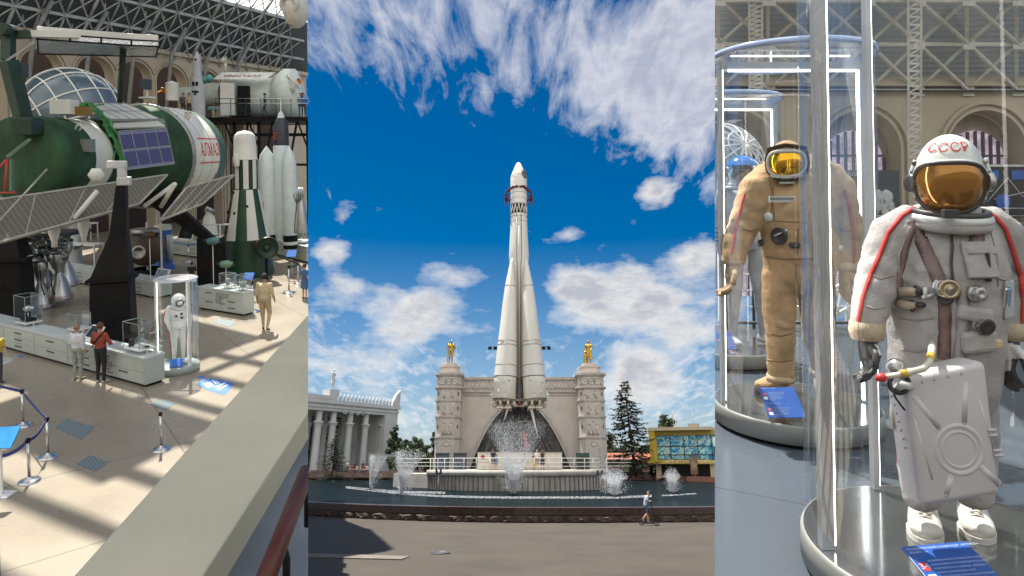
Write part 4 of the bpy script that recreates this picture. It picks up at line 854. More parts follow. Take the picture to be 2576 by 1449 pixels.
# far woods closing the horizon
rnd = random.Random(3); q = MB()
for i in range(9000):
    x = rnd.uniform(-190, 190); y = rnd.uniform(230, 262); hh = 8 + 2.2 * math.sin(x * .09) + 1.6 * math.sin(x * .31 + 1) + 1.0 * math.sin(x * .83); z = hh * math.sqrt(rnd.random()); p = Vector((x, y, z)); l = rnd.uniform(.6, 1.3)
    a_ = Vector((rnd.uniform(-1, 1), rnd.uniform(-1, 1), rnd.uniform(-1, 1))).normalized(); b_ = a_.cross(Vector((.3, 1, .2))).normalized(); q.add([p - a_ * l, p + b_ * l * .6, p + a_ * l, p - b_ * l * .6], [(0, 1, 2, 3)], rnd.choice((0, 2, 2)))
q.thing('C', 'far_woods', leafm, kind='stuff')
# ---- white colonnade
KS = 1.3; ZB = 3 + (.9 - 3) / KS
A_, B_ = W(770, 1165, 90.5), W(993.5, 1165, 104); A_.z = B_.z = ZB
dv = (B_ - A_); Lc = dv.length; dv.normalize(); ang = math.atan2(dv.y, dv.x)
cw = root('C', 'colonnade_building', 'white colonnaded exhibition hall with tall columns and statues on its roof', 'building', (A_.x * KS, A_.y * KS, .9), ang, scale=KS)
cwm = pm('white_stucco', (.52, .53, .55), .75, var=.06, vs=.4, bump=.15, bs=10); cdk = pm('green_glazing', (.012, .045, .038), .2, var=.4, vs=.8); relw = pm('ornament_pale', (.42, .45, .44), .7, var=.15, vs=2)
def lc(px): # position along the facade of a picture column
    d = ray('C', px, 1165); # solve A + dv*t parallel to d in plan
    k = d.x / d.y; return (k * A_.y - A_.x) / (dv.x - k * dv.y)
Ht = W(993.5, 1022, 104).z - ZB; zl = W(993.5, 1047, 104).z - ZB; 
xe = Lc; x_br = lc(961)
q = MB(); q.box(-6, xe, 0, 13, zl, Ht); q.box(-6, xe + .25, -.3, 13, Ht - .5, Ht - .02); q.box(-6, xe + .1, -.14, 13, Ht - 1.0, Ht - .75); q.part('entablature', cwm, cw)
q = MB(); q.box(x_br, xe, .02, 13, 0, zl - .002); q.part('end_wall', cwm, cw)
q = MB(); q.box(-6, x_br - .01, 5.2, 6, 0, zl - .003); rear = q.part('rear_wall', cwm, cw)
for a, b in ((770, 846), (858, 893), (897, 915)):
    x0, x1 = lc(a), lc(b); q = MB(); q.box(x0, x1, 5.08, 5.19, .6, zl - .35); wn = q.part('window', cdk, cw)
    q = MB(); nr = random.Random(int(a)); 
    for i in range(4):
        z = 1.4 + i * (zl - 2.4) / 4; x = (x0 + x1) / 2; q.lathe([(1.0, 0), (1.0, .05), (.85, .05), (.8, .0), (.5, 0), (.5, .05), (.3, .05)], 18, (x, 5.08, z + .8), (0, -1, 0), a0=0 if i % 2 else 0, a1=math.pi * (2 if i % 2 else 1))
        for j in range(6): q.tube([(x + nr.uniform(-.9, .9), 5.04, z), (x + nr.uniform(-.9, .9), 5.04, z + nr.uniform(.4, 1.2))], .05, 5)
    for xx in (x0, x1): q.box(xx - .07, xx + .07, 5.0, 5.2, .6, zl - .35)
    q.part('ornament', relw, wn)
for px in (800, 837, 880, 921, 966):
    x = lc(px); q = MB(); q.lathe([(.62, 0), (.62, .3), (.52, .35), (.50, .4), (.42, zl - 2.0), (.44, zl - 1.9), (.60, zl - 1.5), (.66, zl - 1.45), (.66, zl - 1.3), (.40, zl - 1.25), (.40, zl)], 24, (x, .7, 0)); q.part('column', cwm, cw)
for px in (820, 862):
    x = lc(px); q = MB(); q.lathe([(.5, 0), (.46, .4), (.40, zl - 2.0), (.58, zl - 1.5), (.6, zl - 1.3), (.40, zl - 1.25), (.40, zl)], 20, (x, 4.2, 0)); q.part('column', cwm, cw)
x = lc(934); q = MB(); q.lathe([(1.25, 0), (1.25, .12), (1.1, .12), (1.05, .04), (.6, .10), (.001, .14)], 24, (x + .4, 5.2, zl - 4.2), (0, -1, 0)); q.part('roundel', pm('roundel_grey', (.45, .46, .46), .8, var=.2, vs=3), cw)
for px, ch in ((856, 'С'), (872, 'С'), (889, 'С'), (906, 'Р')): q = MB(); text_on(q, ch, 1.45, (lc(px), -.005, (zl + Ht - 1.0) / 2), (1, 0, 0), (0, 0, 1), .05); q.part('lettering', pm('letter_stucco', (.44, .45, .46), .8), cw)
for i in range(17): x = lc(829) + (lc(979) - lc(829)) * i / 16; q = MB(); q.tube([(x, -.1, Ht), (x, -.1, Ht + .3), (x, -.1, Ht + .9)], [(.16, .10), (.26, .12), (.03, .03)], 8, ref=(1, 0, 0)); q.part('antefix', cwm, cw)
x = lc(987); q = MB(); q.ext([(x - .7, -.1, Ht), (x + .75, -.1, Ht), (x + .8, -.1, Ht + 2.3), (x + .45, -.1, Ht + 2.0), (x - .1, -.1, Ht + 1.5), (x - .5, -.1, Ht + .8)], (0, .5, 0)); q.part('corner_ornament', cwm, cw, bevel=.06)
q = MB(); x = lc(822); q.box(-6, lc(829), -.3, 2, Ht, Ht + .5); q.box(x - .8, x + .8, -.2, 1.2, Ht + .5, Ht + 1.3); q.part('statue_plinth', cwm, cw)
sv = A_ + dv * lc(824) + Vector((-dv.y, dv.x, 0)) * .5
person('C', (sv.x * KS, sv.y * KS, .9 + (Ht + 1.3) * KS), ang + R(20), 2.7 * KS, 'white plaster statue of a robed figure on the colonnade roof', (1, 1, 1), (1, 1, 1), onemat=cwm, cat='statue', name='statue', skirt=True, fat=1.15, vox=.03, sleeve=1, pose=dict(elL=(.28, -.1, 1.2), wrL=(.2, -.25, 1.1), haL=(.16, -.28, 1.05)))
# terrace steps and seated people before the colonnade
stp = MB()
for i in range(4): stp.box(-9 + i * .2, 11 - i * .5, i * 1.0, 4.5, i * .26, (i + 1) * .26)
v = base(905, 114, .9); sts = stp.thing('C', 'steps', pm('brown_steps', (.16, .12, .10), .8, var=.2, vs=1), 'broad brown steps below the white colonnade', 'steps', loc=v)
def sit_pose(): return dict(pel=(0, .0, .50), waist=(0, -.01, .64), chest=(0, -.03, .84), neck=(0, -.03, 1.01), head=(0, -.06, 1.175), shL=(.185, -.02, .96), shR=(-.185, -.02, .96), elL=(.24, -.06, .70), elR=(-.24, -.06, .70), wrL=(.16, -.28, .60), wrR=(-.16, -.28, .60), haL=(.12, -.37, .58), haR=(-.12, -.37, .58),
    hiL=(.09, -.02, .48), hiR=(-.09, -.02, .48), knL=(.12, -.45, .52), knR=(-.12, -.45, .52), anL=(.12, -.40, .10), anR=(-.12, -.40, .10), toL=(.13, -.57, .045), toR=(-.13, -.57, .045))
cols = [(.6, .6, .58), (.5, .06, .07), (.05, .07, .14), (.55, .5, .42), (.10, .10, .11), (.35, .12, .12), (.6, .6, .62), (.2, .3, .42)]
for i, (px, stand, lb) in enumerate(((875, 1, 'person in white standing at the left end of the brown steps'), (886, 0, 'person in red seated low on the brown steps'), (893, 1, 'person in navy standing on the steps by the third column'), (899, 0, 'person in beige sitting on the steps by the third column'), (913, 1, 'person in black walking past the steps'), (919, 0, 'person in dark red seated at the right of the steps'), (925, 0, 'person in white seated nearest the narrow water jet'))):
    b_ = base(px, 115.2, 1.42 if stand else 1.42); person('C', b_, R(20 * (i % 3) - 20), 1.75 * 1.1, lb, cols[i], (.08, .08, .12), vox=.04, sleeve=.35, group='people by the colonnade steps', pose=None if stand else sit_pose(), hair=(.05, .03, .02))
for px, lb, c_ in ((867, 'person in pink sitting on the far pool rim, feet over the water', (.6, .3, .26)), (874.5, 'person in white and blue sitting on the far pool rim', (.5, .52, .56))):
    b_ = Vector((W(px, 1165, FY + 3).x, fl('C', px, 1207.5, WZ).y + .9, .72)); person('C', b_, R(10), 1.9, lb, c_, (.2, .3, .42), vox=.04, sleeve=.3, group='people sitting on the pool rim', pose=sit_pose())
# ---- yellow pavilion
DY = 112; a0, a1 = W(1642.5, 1165, DY), W(1800, 1165, DY - 4); dvy = (a1 - a0); dvy.z = 0; Ly = dvy.length; ay = math.atan2(dvy.y, dvy.x)
yb = root('C', 'yellow_pavilion', 'yellow-framed pavilion with a blue painted glass front', 'building', (a0.x, DY, .9), ay)
yel = pm('yellow_paint', (.60, .42, .045), .55, var=.07, vs=.6); pale = pm('cream_fascia', (.62, .53, .36), .6, var=.06)
def yz(py): return W(1642, py, DY).z - .9
zt, zg1, zg0, zf, zu = yz(1077), yz(1096), yz(1155), yz(1157), yz(1167)
q = MB(); q.box(0, Ly, -1.6, 10, zt - .45, zt); q.part('roof', pale, yb)
q = MB(); q.box(.06, .9, -1.5, 9.8, zf, zt - .46); q.part('side_frame', yel, yb)
q = MB(); q.box(.9, Ly, -.6, 9, zg1, zt - .47); q.part('upper_wall', pm('ochre_panels', (.40, .29, .06), .6, var=.08, stretch=(6, 1, 1)), yb)
q = MB(); q.box(-.3, Ly, -1.9, 9, zu, zf); q.part('fascia', yel, yb)
q = MB(); text_on(q, 'ПАРК АТТРАКЦИОНОВ', .62, (2.1, -1.9, (zu + zf) / 2), (1, 0, 0), (0, 0, 1), .04, 'LEFT'); q.part('lettering', white, yb); q = MB(); text_on(q, 'ART', .62, (9.3, -1.9, (zu + zf) / 2), (1, 0, 0), (0, 0, 1), .04, 'LEFT'); q.part('lettering', white, yb)
mu = bpy.data.materials.new('painted_glass'); mu.use_nodes = True; t = NT(mu.node_tree); b = t.n['Principled BSDF']; tc = t.new('ShaderNodeTexCoord')
nz = t.new('ShaderNodeTexNoise', Vector=tc.outputs['Object'], Scale=.33, Detail=3, Distortion=4.5); nz2 = t.new('ShaderNodeTexNoise', Vector=tc.outputs['Object'], Scale=1.1, Detail=2, Distortion=2)
f = t.math('ADD', t.math('MULTIPLY', nz.outputs[0], .8), t.math('MULTIPLY', nz2.outputs[0], .2))
t.put(b, 'Base_Color', t.ramp(f, ((.30, (.01, .10, .36)), (.41, (.02, .30, .62)), (.47, (.25, .62, .72)), (.505, (.75, .82, .74)), (.54, (.08, .42, .55)), (.61, (.02, .20, .50)), (.70, (.55, .75, .78))))); t.put(b, 'Roughness', .25)
q = MB(); q.box(.92, Ly, -.25, -.1, zg0, zg1 - .01); gl = q.part('painted_front', mu, yb)
q = MB()
for i in range(1, 7): x = .92 + i * 2.05; q.box(x - .05, x + .05, -.34, -.251, zg0, zg1 - .02)
for z in (.5 * (zg0 + zg1) + .1, zg0 + .6): q.box(.92, Ly, -.34, -.251, z - .05, z + .05)
q.part('mullion', darksteel, gl)
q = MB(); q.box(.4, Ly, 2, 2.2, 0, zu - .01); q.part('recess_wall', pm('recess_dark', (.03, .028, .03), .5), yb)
for x in (1.0, 9.0): q = MB(); q.box(x - .35, x + .35, -.9, -.2, 0, zu - .01); q.part('pillar', pale, yb)
for i, (x, h) in enumerate(((3.2, 2.6), (3.7, 1.9), (6.3, 2.1))): q = MB(); q.tube([(x, 2, zt), (x, 2, zt + h)], .05, 5); q.part('antenna', rgrey, yb)
q = MB(); q.box(5.5, 7.0, 1.5, 3, zt, zt + .6); q.part('roof_vent', rgrey, yb)
lowb = root('C', 'kiosk', 'low dark kiosk with a red roof behind the tall spruce', 'kiosk', base(1605, 118, .9)); q = MB(); q.box(-7, 4, 0, 3, 0, 2.6); q.part('wall', pm('kiosk_dark', (.06, .045, .04), .6), lowb); q = MB(); q.ext([(-7.4, -.5, 2.6), (4.4, -.5, 2.6), (4.0, 1.5, 3.5), (-7, 1.5, 3.5)], (0, .1, .14)); q.part('roof', pm('roof_red', (.33, .09, .05), .7), lowb)
for px, c1, c2, lb in ((1572, (.12, .30, .26), (.7, .65, .2), 'green poster stand behind the spruce'), (1624, (.75, .12, .03), (.85, .6, .35), 'orange-red poster stand left of the yellow pavilion')):
    v = base(px, 113, .9); st_ = root('C', 'poster_stand', lb, 'poster stand', v, group='poster stands'); w_ = 1.05; z0, z1 = .9, yz(1157) if px < 1600 else yz(1156)
    q = MB(); q.box(-w_ / 2, w_ / 2, -.08, .08, z0, z1); q.part('frame', white, st_); q = MB(); m_ = pm('poster_%d' % px, c1, .5, vs=1.6, col2=c2); q.box(-w_ / 2 + .07, w_ / 2 - .07, -.10, -.081, z0 + .07, z1 - .07); q.part('poster', m_, st_); q = MB(); q.box(-.3, .3, -.2, .2, 0, z0); q.part('foot', darksteel, st_)
v = base(1745, 107, .9); q = MB(); q.box(-.5, .5, -.2, .2, .6, yz(1146)); q.box(-.12, .12, -.12, .12, 0, .6); q.box(-.4, .4, -.22, -.201, 1.2, yz(1149), 1); q.thing('C', 'sign_pillar', [pm('sign_brown', (.16, .10, .06), .6), pm('sign_print', (.35, .25, .15), .6, vs=3, var=.4)], 'brown upright sign pillar before the yellow pavilion', 'sign', loc=v, rz=R(-8))
for i, (px, lb, c_, st_) in enumerate(((1522, 'person in black leaning on the rail', (.02, .02, .025), 1), (1535, 'person in white walking behind the right jet', (.6, .6, .6), 1), (1551, 'person in grey near the green poster', (.3, .3, .32), 1), (1558, 'person in pink near the green poster', (.6, .25, .25), 1), (1727, 'person in white sitting by the brown sign pillar', (.65, .65, .65), 0), (1736, 'person in dark clothes sitting by the brown sign pillar', (.03, .03, .04), 0))):
    person('C', base(px, 116.8 if px > 1700 else 113, 1.0), R(30 * (i % 3) - 20), 1.95, lb, c_, (.08, .08, .1), vox=.04, sleeve=.35, group='people on the far side of the pool', pose=None if st_ else sit_pose())
# ================================================================ the exhibition hall seen from its balcony (frame L: hall floor at z = 0)
def fL(px, py, z=0.0): return fl('L', px, py, z)
def aL(px, py, D): return at('L', px, py, D)
hfloor = tiles('hall_floor', (.29, .255, .20), (.09, .078, .06), 2.2, 2.2, rough=.30, var=.09, jw=.016, ang=R(-38), vs=.7)
cream = pm('hall_wall_cream', (.56, .49, .38), .8, var=.06, vs=.4)
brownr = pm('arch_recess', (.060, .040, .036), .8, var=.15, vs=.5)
cab = pm('cabinet_grey_green', (.46, .50, .46), .5, var=.05, vs=1); cabt = pm('cabinet_top', (.52, .57, .56), .35, var=.05, vs=1)
green = pm('canvas_green', (.022, .075, .030), .75, var=.32, vs=1.6, bump=.9, bs=4, stretch=(1, 1, .5)); dgreen = pm('paint_dark_green', (.012, .040, .020), .45, var=.2)
bgreen = pm('truss_green', (.06, .26, .07), .45, var=.2); cream_p = pm('station_white', (.70, .70, .64), .5, var=.06, vs=.8)
trussm = pm('truss_paint', (.46, .49, .49), .5, var=.12)
foil = pm('silver_foil', (.7, .7, .72), .22, 1, var=.1, bump=1.0, bs=14)
blueb = pm('info_blue', (.03, .16, .62), .45, var=.08)
redp = pm('red_paint', (.55, .03, .03), .5)
FLX = aL(775.5, 400, 60)
q = MB(); q.ngon([(-40, 4.5, 0), fL(775.5, 1640), fL(775.5, 500), (-40, 58, 0)]); q.ngon([(-40, 4.5, -.25), (-40, 58, -.25), fL(775.5, 500) - Vector((0, 0, .25)), fL(775.5, 1640) - Vector((0, 0, .25))]); struct(q, 'L', 'floor', hfloor)
# ---- arch wall and vault
ud = Vector((.39, 1, 0)).normalized(); nd_ = Vector((ud.y, -ud.x, 0))
def wx(D): return -33 + .39 * D
def wp(D, s, z): return Vector((wx(D), D, z)) + nd_ * s
DW0, DW1 = 24.0, 47.6; ZC = 9.2
cen = [28.1, 30.5, 32.9, 34.95, 37.0, 39.3, 41.7, 44.2]
aw = root('L', 'arcade_wall', 'long cream wall with a row of round arches under the vault', 'wall', (0, 0, 0))
edges = [DW0] + [(a + b) / 2 for a, b in zip(cen, cen[1:])] + [DW1]
hw, zsp, q = .9, 8.0, MB()
for c_, e0, e1 in zip(cen, edges, edges[1:]):
    for s_, e in ((-1, e0), (1, e1)):
        arc = [(c_ + s_ * hw * math.cos(a), zsp + .9 * math.sin(a)) for a in [R(90) * i / 8 for i in range(9)]]
        poly = [(e, 0), (c_ + s_ * hw, 0)] + arc + [(c_, ZC + .5), (e, ZC + .5)]
        q.ext([wp(d, 0, z) for d, z in poly], -nd_ * .6)
q.part('wall', cream, aw)
for c_ in cen:
    q = MB()
    for r0, r1, o in ((1.0, 1.08, .06), (1.16, 1.25, .10)):
        n_ = 20
        for i in range(n_):
            a, b = R(180) * i / n_, R(180) * (i + 1) / n_; P = lambda r, t, s: wp(c_ + hw * r * math.cos(t), s, zsp + .9 * r * math.sin(t))
            q.hexa([P(r0, a, 0), P(r0, b, 0), P(r1, b, 0), P(r1, a, 0), P(r0, a, o), P(r0, b, o), P(r1, b, o), P(r1, a, o)])
        for s_ in (-1, 1): q.hexa([wp(c_ + s_ * hw * r, s, z) for z in (0, zsp) for r, s in ((r0, 0), (r1, 0), (r1, o), (r0, o))])
    q.part('arch_moulding', cream, aw)
q = MB(); q.hexa([wp(d, s, z) for z in (ZC + .28, ZC + .5) for d, s in ((DW0, 0), (DW1, 0), (DW1, .25), (DW0, .25))]); q.part('cornice', cream, aw)
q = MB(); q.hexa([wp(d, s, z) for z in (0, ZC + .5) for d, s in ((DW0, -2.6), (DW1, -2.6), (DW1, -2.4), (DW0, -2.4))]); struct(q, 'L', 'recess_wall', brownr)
prof = [(0, 9.6), (.75, 10.75), (1.5, 11.75), (2.2, 12.6), (3.4, 13.85), (4.6, 14.9), (6, 15.9), (7.6, 16.9), (9, 17.6), (10.5, 18.2), (12, 18.7), (14, 19.1), (18, 19.4)]
def rz_(s):
    for (a, b), (c_, d) in zip(prof, prof[1:]):
        if a <= s <= c_: return b + (d - b) * (s - a) / (c_ - a)
    return prof[-1][1]
def clipD(s, z):   # how far along the wall before the picture's panel edge
    D = 50.0
    while D > 20:
        p = wp(D, s, z); 
        c_ = Matrix.Rotation(-(TH - PIT['L']), 3, 'X') @ Vector((p.x, p.y, p.z - HGT['L']))
        if c_.x / c_.y < (774.5 - CX) / F: break
        D -= .1
    return D
def corr(name, colr, rough=.5, tr=0):
    m = bpy.data.materials.new(name); m.use_nodes = True; MATS[name] = m; t = NT(m.node_tree); b = t.n['Principled BSDF']; tc = t.new('ShaderNodeTexCoord')
    wv = t.new('ShaderNodeTexWave', Vector=tc.outputs['UV'] if False else tc.outputs['Object'], Scale=2.2, bands_direction='Y'); bp = t.new('ShaderNodeBump', Strength=.8, Distance=.06, Height=wv.outputs['Fac']); t.put(b, 'Normal', bp.outputs[0])
    nz = t.new('ShaderNodeTexNoise', Vector=tc.outputs['Object'], Scale=.6, Detail=5); c_ = t.mix(nz.outputs[0], tuple(x * .75 for x in colr), tuple(x * 1.2 for x in colr)); c_ = t.mix(t.math('MULTIPLY', wv.outputs['Fac'], .35), c_, tuple(x * .5 for x in colr)); t.put(b, 'Base_Color', c_); t.put(b, 'Roughness', rough)
    if tr:
        tl = t.new('ShaderNodeBsdfTranslucent', Color=tuple(colr) + (1,)); mx = t.new('ShaderNodeMixShader', i0=tr, i1=b.outputs[0], i2=tl.outputs[0]); t.l.new(mx.outputs[0], t.n['Material Output'].inputs[0])
    return m
vr = root('L', 'vault_roof', 'grey corrugated vault with pale steel trusses under it', 'roof', (0, 0, 0))
q = MB()
for (s0, z0), (s1, z1) in zip(prof[:3], prof[1:4]): q.ngon([wp(DW0, s0, z0), wp(clipD(s0, z0), s0, z0), wp(clipD(s1, z1), s1, z1), wp(DW0, s1, z1)])
q.part('roof_panel', corr('corrugated_grey', (.10, .12, .135)), vr)
q = MB()
for (s0, z0), (s1, z1) in zip(prof[3:5], prof[4:6]): q.ngon([wp(DW0, s0, z0), wp(clipD(s0, z0), s0, z0), wp(clipD(s1, z1), s1, z1), wp(DW0, s1, z1)])
q.part('skylight_panel', corr('corrugated_clear', (.75, .82, .82), tr=.8), vr)
# glazed upper vault: open strip with glazing bars, solid panels elsewhere (out of the picture, it lights the floor)
q = MB()
def pan(s0, s1, d0, d1): q.ext([wp(d0, s0, rz_(s0)), wp(d1, s0, rz_(s0)), wp(d1, s1, rz_(s1)), wp(d0, s1, rz_(s1))], (0, 0, .05))
pan(9.0, 12.7, 25.4, 27.4); pan(4.6, 9.0, 26.6, 28.4); pan(4.6, 10.2, 28.9, 31.0); pan(4.6, 8, 31.4, 33.2)
q.part('upper_panel', MATS['corrugated_grey'], vr)
q = MB()
for i in range(3): s = 6.4 + i * 4.4; q.bar(wp(10.5, s, rz_(s) + .03), wp(33, s, rz_(s) + .03), .26, .07)
for i in range(20): D = 11 + i * .98; q.tube([wp(D, s, rz_(s) - .12) for s in (4.6, 6, 7.6, 9, 10.5, 12, 14, 18)], .16, 6)
q.part('glazing_bar', trussm, vr)
q = MB(); q.box(-5.0, -1.3, 3.9, 9.6, 9.0, 9.06); q.thing('L', 'sun_blocker', MATS['corrugated_grey'], 'corrugated canopy added out of the picture to shade the parapet', 'blocker')  # unseen panel, added only to keep the sun off the parapet
# trusses below the panels
def rp(D, s, dz=-.38): return wp(D, s, rz_(s) + dz)
ss = [.05, .8, 1.6, 2.4, 3.2, 4.0, 4.8]
for s in ss[1:]:
    q = MB(); D1 = clipD(s, rz_(s)) - .35; q.bar(rp(DW0, s), rp(D1, s), .10, .14); q.part('purlin', trussm, vr)
nb = [26 + i * 1.02 for i in range(21)]
for i, D in enumerate(nb):
    q = MB()
    for s0, s1 in zip(ss, ss[1:]):
        if D + .5 < clipD(s1, rz_(s1)) - .4: q.tube([rp(D, s0, -.30), rp(D, s1, -.30)], .045 if i % 3 else .085, 6)
    if len(q.v): q.part('rafter', trussm, vr)
for i, D in enumerate(nb[:-1]):
    q = MB()
    for s0, s1 in zip(ss, ss[1:]):
        if D + 1.1 < clipD(s1, rz_(s1)) - .4:
            q.bar(rp(D, s0), rp(D + 1.02, s1), .055); q.bar(rp(D + 1.02, s0, -.45), rp(D, s1, -.45), .055)
            q.tube([rp(D + .5, (s0 + s1) / 2, -.4), rp(D + .5, (s0 + s1) / 2, -.05)], .03, 5)
    if len(q.v): q.part('brace', trussm, vr)
for D in (26.8, 29.3, 31.7, 33.9, 36.0, 38.2, 40.5):   # sloping posts standing on the wall
    q = MB(); q.tube([wp(D, .5, 4.5), wp(D + .55, .62, 9.4), wp(D + 1.0, 1.2, 10.9)], .10, 8); q.part('post', pm('post_grey', (.30, .31, .31), .5, var=.12), vr)
# ---- balcony parapet and handrail in front of the viewer
pz = 4.5 - 1.0
def pp(px, py, z): return fl('L', px, py, z)
q = MB(); top = [pp(165, 1470, pz), pp(776, 790, pz), pp(776, 1035, pz), pp(495, 1470, pz), pp(440, 1560, pz), pp(70, 1560, pz)]
top[1] = pp(775.5, 790.5, pz); top[2] = pp(775.5, 1036, pz)
q.ext([p - Vector((0, 0, .35)) for p in top], (0, 0, .35)); pw = root('L', 'balcony_parapet', 'broad pale stone balcony parapet running off along the viewing gallery', 'parapet', (0, 0, 0)); q.part('top_slab', pm('parapet_stone', (.50, .465, .35), .6, var=.05, vs=2.2, bump=.12, bs=4, col2=(.41, .39, .305)), pw, bevel=.006)
q = MB(); z2 = pz - .10; lg = [pp(500, 1470, z2), pp(775.5, 1030, z2), pp(775.5, 1600, z2), pp(500, 1600, z2)]
q.ext([p - Vector((0, 0, .2)) for p in lg], (0, 0, .2)); q.part('ledge', pm('ledge_blue_grey', (.13, .15, .185), .6, var=.10, vs=3), pw)
hr = root('L', 'handrail', 'glossy brown wooden handrail on black brackets beside the parapet', 'handrail', (0, 0, 0)); hz = 4.5 - .9; a, b = pp(640, 1530, hz), pp(771, 1188, hz)
q = MB(); q.tube([a, a.lerp(b, .5), b], .0215, 16); q.part('rail', pm('handrail_wood', (.075, .020, .013), .38, var=.25, vs=12, stretch=(1, .1, 1), spec=.3), hr)
for k in (.45, .93): p = a.lerp(b, k); q = MB(); q.tube([p - Vector((0, 0, .02)), p + Vector((.012, -.01, -.05)), p + Vector((.014, -.02, -.12))], .009, 8); q.part('bracket', black, hr)
# ---- orbital station on its stand
xA, D0 = -12.38, 17.0; zA = aL(50, 400, D0).z
al = root('L', 'orbital_station', 'large green and white orbital station lying on black stands, red lettering on its side', 'space station', (xA, D0, zA))
def cyl(prof_, name, m, **k): q = MB(); q.lathe([(r, y) + tuple(x) for r, y, *x in prof_], 56, (0, 0, 0), (0, 1, 0), ref=(1, 0, 0)); return q.part(name, m, al, **k)
r_, R_ = 1.10, 1.70
cyl([(.001, -.02), (.55, -.03), (1.04, 0), (r_, .10), (r_ + .02, .7), (r_ - .03, 1.2), (r_, 1.35)], 'canvas_cover', green)
cyl([(r_ - .02, 1.36), (r_ - .01, 2.2)], 'white_band', cream_p)
cyl([(r_, 2.2), (r_ + .03, 2.9), (r_, 3.6), (r_ + .08, 4.1), (r_ + .3, 4.6), (R_ - .12, 5.2), (R_, 5.62)], 'canvas_cover', green)
cyl([(R_, 5.62), (R_ + .07, 5.65), (R_ + .07, 5.74), (R_, 5.78)], 'flange', pm('flange_steel', (.30, .32, .30), .4, .5))
cyl([(R_ + .01, 5.79), (R_ + .012, 7.7)], 'white_section', cream_p)
cyl([(R_, 7.71), (R_ - .02, 8.35), (R_ - .2, 8.75), (R_ - .8, 9.05), (.01, 9.15)], 'end_section', pm('station_green', (.030, .085, .045), .5, var=.15))
q = MB()
for y in (6.4, 7.1, 7.69): q.lathe([(R_ + .013, y - .012), (R_ + .026, y), (R_ + .013, y + .012)], 56, (0, 0, 0), (0, 1, 0))
for i in range(18): a = R(-60 + i * 11); q.obox(((R_ + .06) * math.cos(a), 5.70, (R_ + .06) * math.sin(a)), (.03, 0, 0), (0, .05, 0), (0, 0, .03))
q.part('seam_band', pm('seam_grey', (.42, .43, .40), .5), al)
# lettering wrapped on the white section, towards the viewer
def wrap(mb, m, name): 
    q = MB(); q.add([(math.cos(p.y / R_) * (R_ + .02 + p.z), p.x, math.sin(p.y / R_) * (R_ + .02 + p.z)) for p in mb.v], mb.f); return q.part(name, m, al)
tm = text_mb('АЛМАЗ', .62, .003); k_ = 1.42 / (max(p.x for p in tm.v) - min(p.x for p in tm.v)); tm.v = [Vector((p.x * k_ + 6.95, p.y * 1.0 + .18, p.z)) for p in tm.v]; wrap(tm, redp, 'lettering')
for z in (.60, -.24): tm = MB(); tm.box(6.15, 7.66, z - .02, z + .02, 0, .006); wrap(tm, redp, 'red_line')
for y in (5.86, 7.62): tm = MB(); tm.box(y - .035, y + .035, -1.0, -.66, 0, .012); wrap(tm, redp, 'red_flag')
# thin wing panels: local axes along the panel so the grid follows it
def gridm(name, c1, c2, sx, sy, line, rough=.5, metal=0):
    m = bpy.data.materials.new(name); m.use_nodes = True; MATS[name] = m; t = NT(m.node_tree); b = t.n['Principled BSDF']; tc = t.new('ShaderNodeTexCoord'); sp = t.new('ShaderNodeSeparateXYZ', Vector=tc.outputs['Object'])
    fx = t.math('FRACT', t.math('DIVIDE', sp.outputs[0], sx)); fy = t.math('FRACT', t.math('DIVIDE', sp.outputs[1], sy))
    j = t.math('MAXIMUM', t.math('LESS_THAN', fx, line), t.math('LESS_THAN', fy, line)); nz = t.new('ShaderNodeTexNoise', Vector=tc.outputs['Object'], Scale=3, Detail=4)
    t.put(b, 'Base_Color', t.mix(j, t.mix(nz.outputs[0], tuple(x * .75 for x in c1), tuple(x * 1.2 for x in c1)), c2)); t.put(b, 'Roughness', rough); t.put(b, 'Metallic', metal)
    bp = t.new('ShaderNodeBump', Strength=.6, Distance=.02, Height=j); t.put(b, 'Normal', bp.outputs[0]); return m
wingm = gridm('wing_cells', (.115, .106, .080), (.20, .187, .145), .13, .055, .24, .7)
def panel(A, B, Cc, th, m, name, par, org, extra=None):
    """flat panel with corner A, long edge to B, short edge towards Cc, thickness th"""
    u = (B - A); L = u.length; u.normalize(); v = (Cc - A); v = v - u * v.dot(u); Wd = v.length; v.normalize(); n = u.cross(v)
    q = MB(); q.box(0, L, 0, Wd, -th / 2, th / 2); o = q.part(name, m, par)
    o.matrix_local = Matrix.Translation(A - org) @ Matrix((u, v, n)).transposed().to_4x4(); return o, L, Wd
org = Vector((xA, D0, zA)); wfr = pm('wing_frame', (.36, .35, .30), .5)
def skew(A, B, Cc, Dd, th, m, name, fr_m):
    u = (B - A).normalized(); v = (Cc - A); v = (v - u * v.dot(u)).normalized(); n = u.cross(v); M_ = Matrix.Translation(A - org) @ Matrix((u, v, n)).transposed().to_4x4(); Mi = Matrix((u, v, n))
    loc = [Mi @ (p - A) for p in (A, B, Dd, Cc)]; q = MB(); q.ext([Vector((p.x, p.y, -th / 2)) for p in loc], (0, 0, th)); o = q.part(name, m, al); o.matrix_local = M_
    q = MB(); l2 = [Vector((p.x, p.y, 0)) for p in loc]
    for a, b in zip(l2, l2[1:] + l2[:1]): q.bar(a, b, .05, th + .03, up=Vector((0, 0, 1)))
    for k in (1 / 4, 2 / 4, 3 / 4): q.bar(l2[0].lerp(l2[1], k), l2[3].lerp(l2[2], k), .025, th + .012)
    q.part('frame', fr_m, o); return o
A, B = aL(-60, 512, 14.6), aL(420, 441, 19.6); Cc, Dd = aL(-60, 626, 13.9), aL(322, 545, 18.2)
skew(A, B, Cc, Dd, .05, wingm, 'wing_panel', wfr)
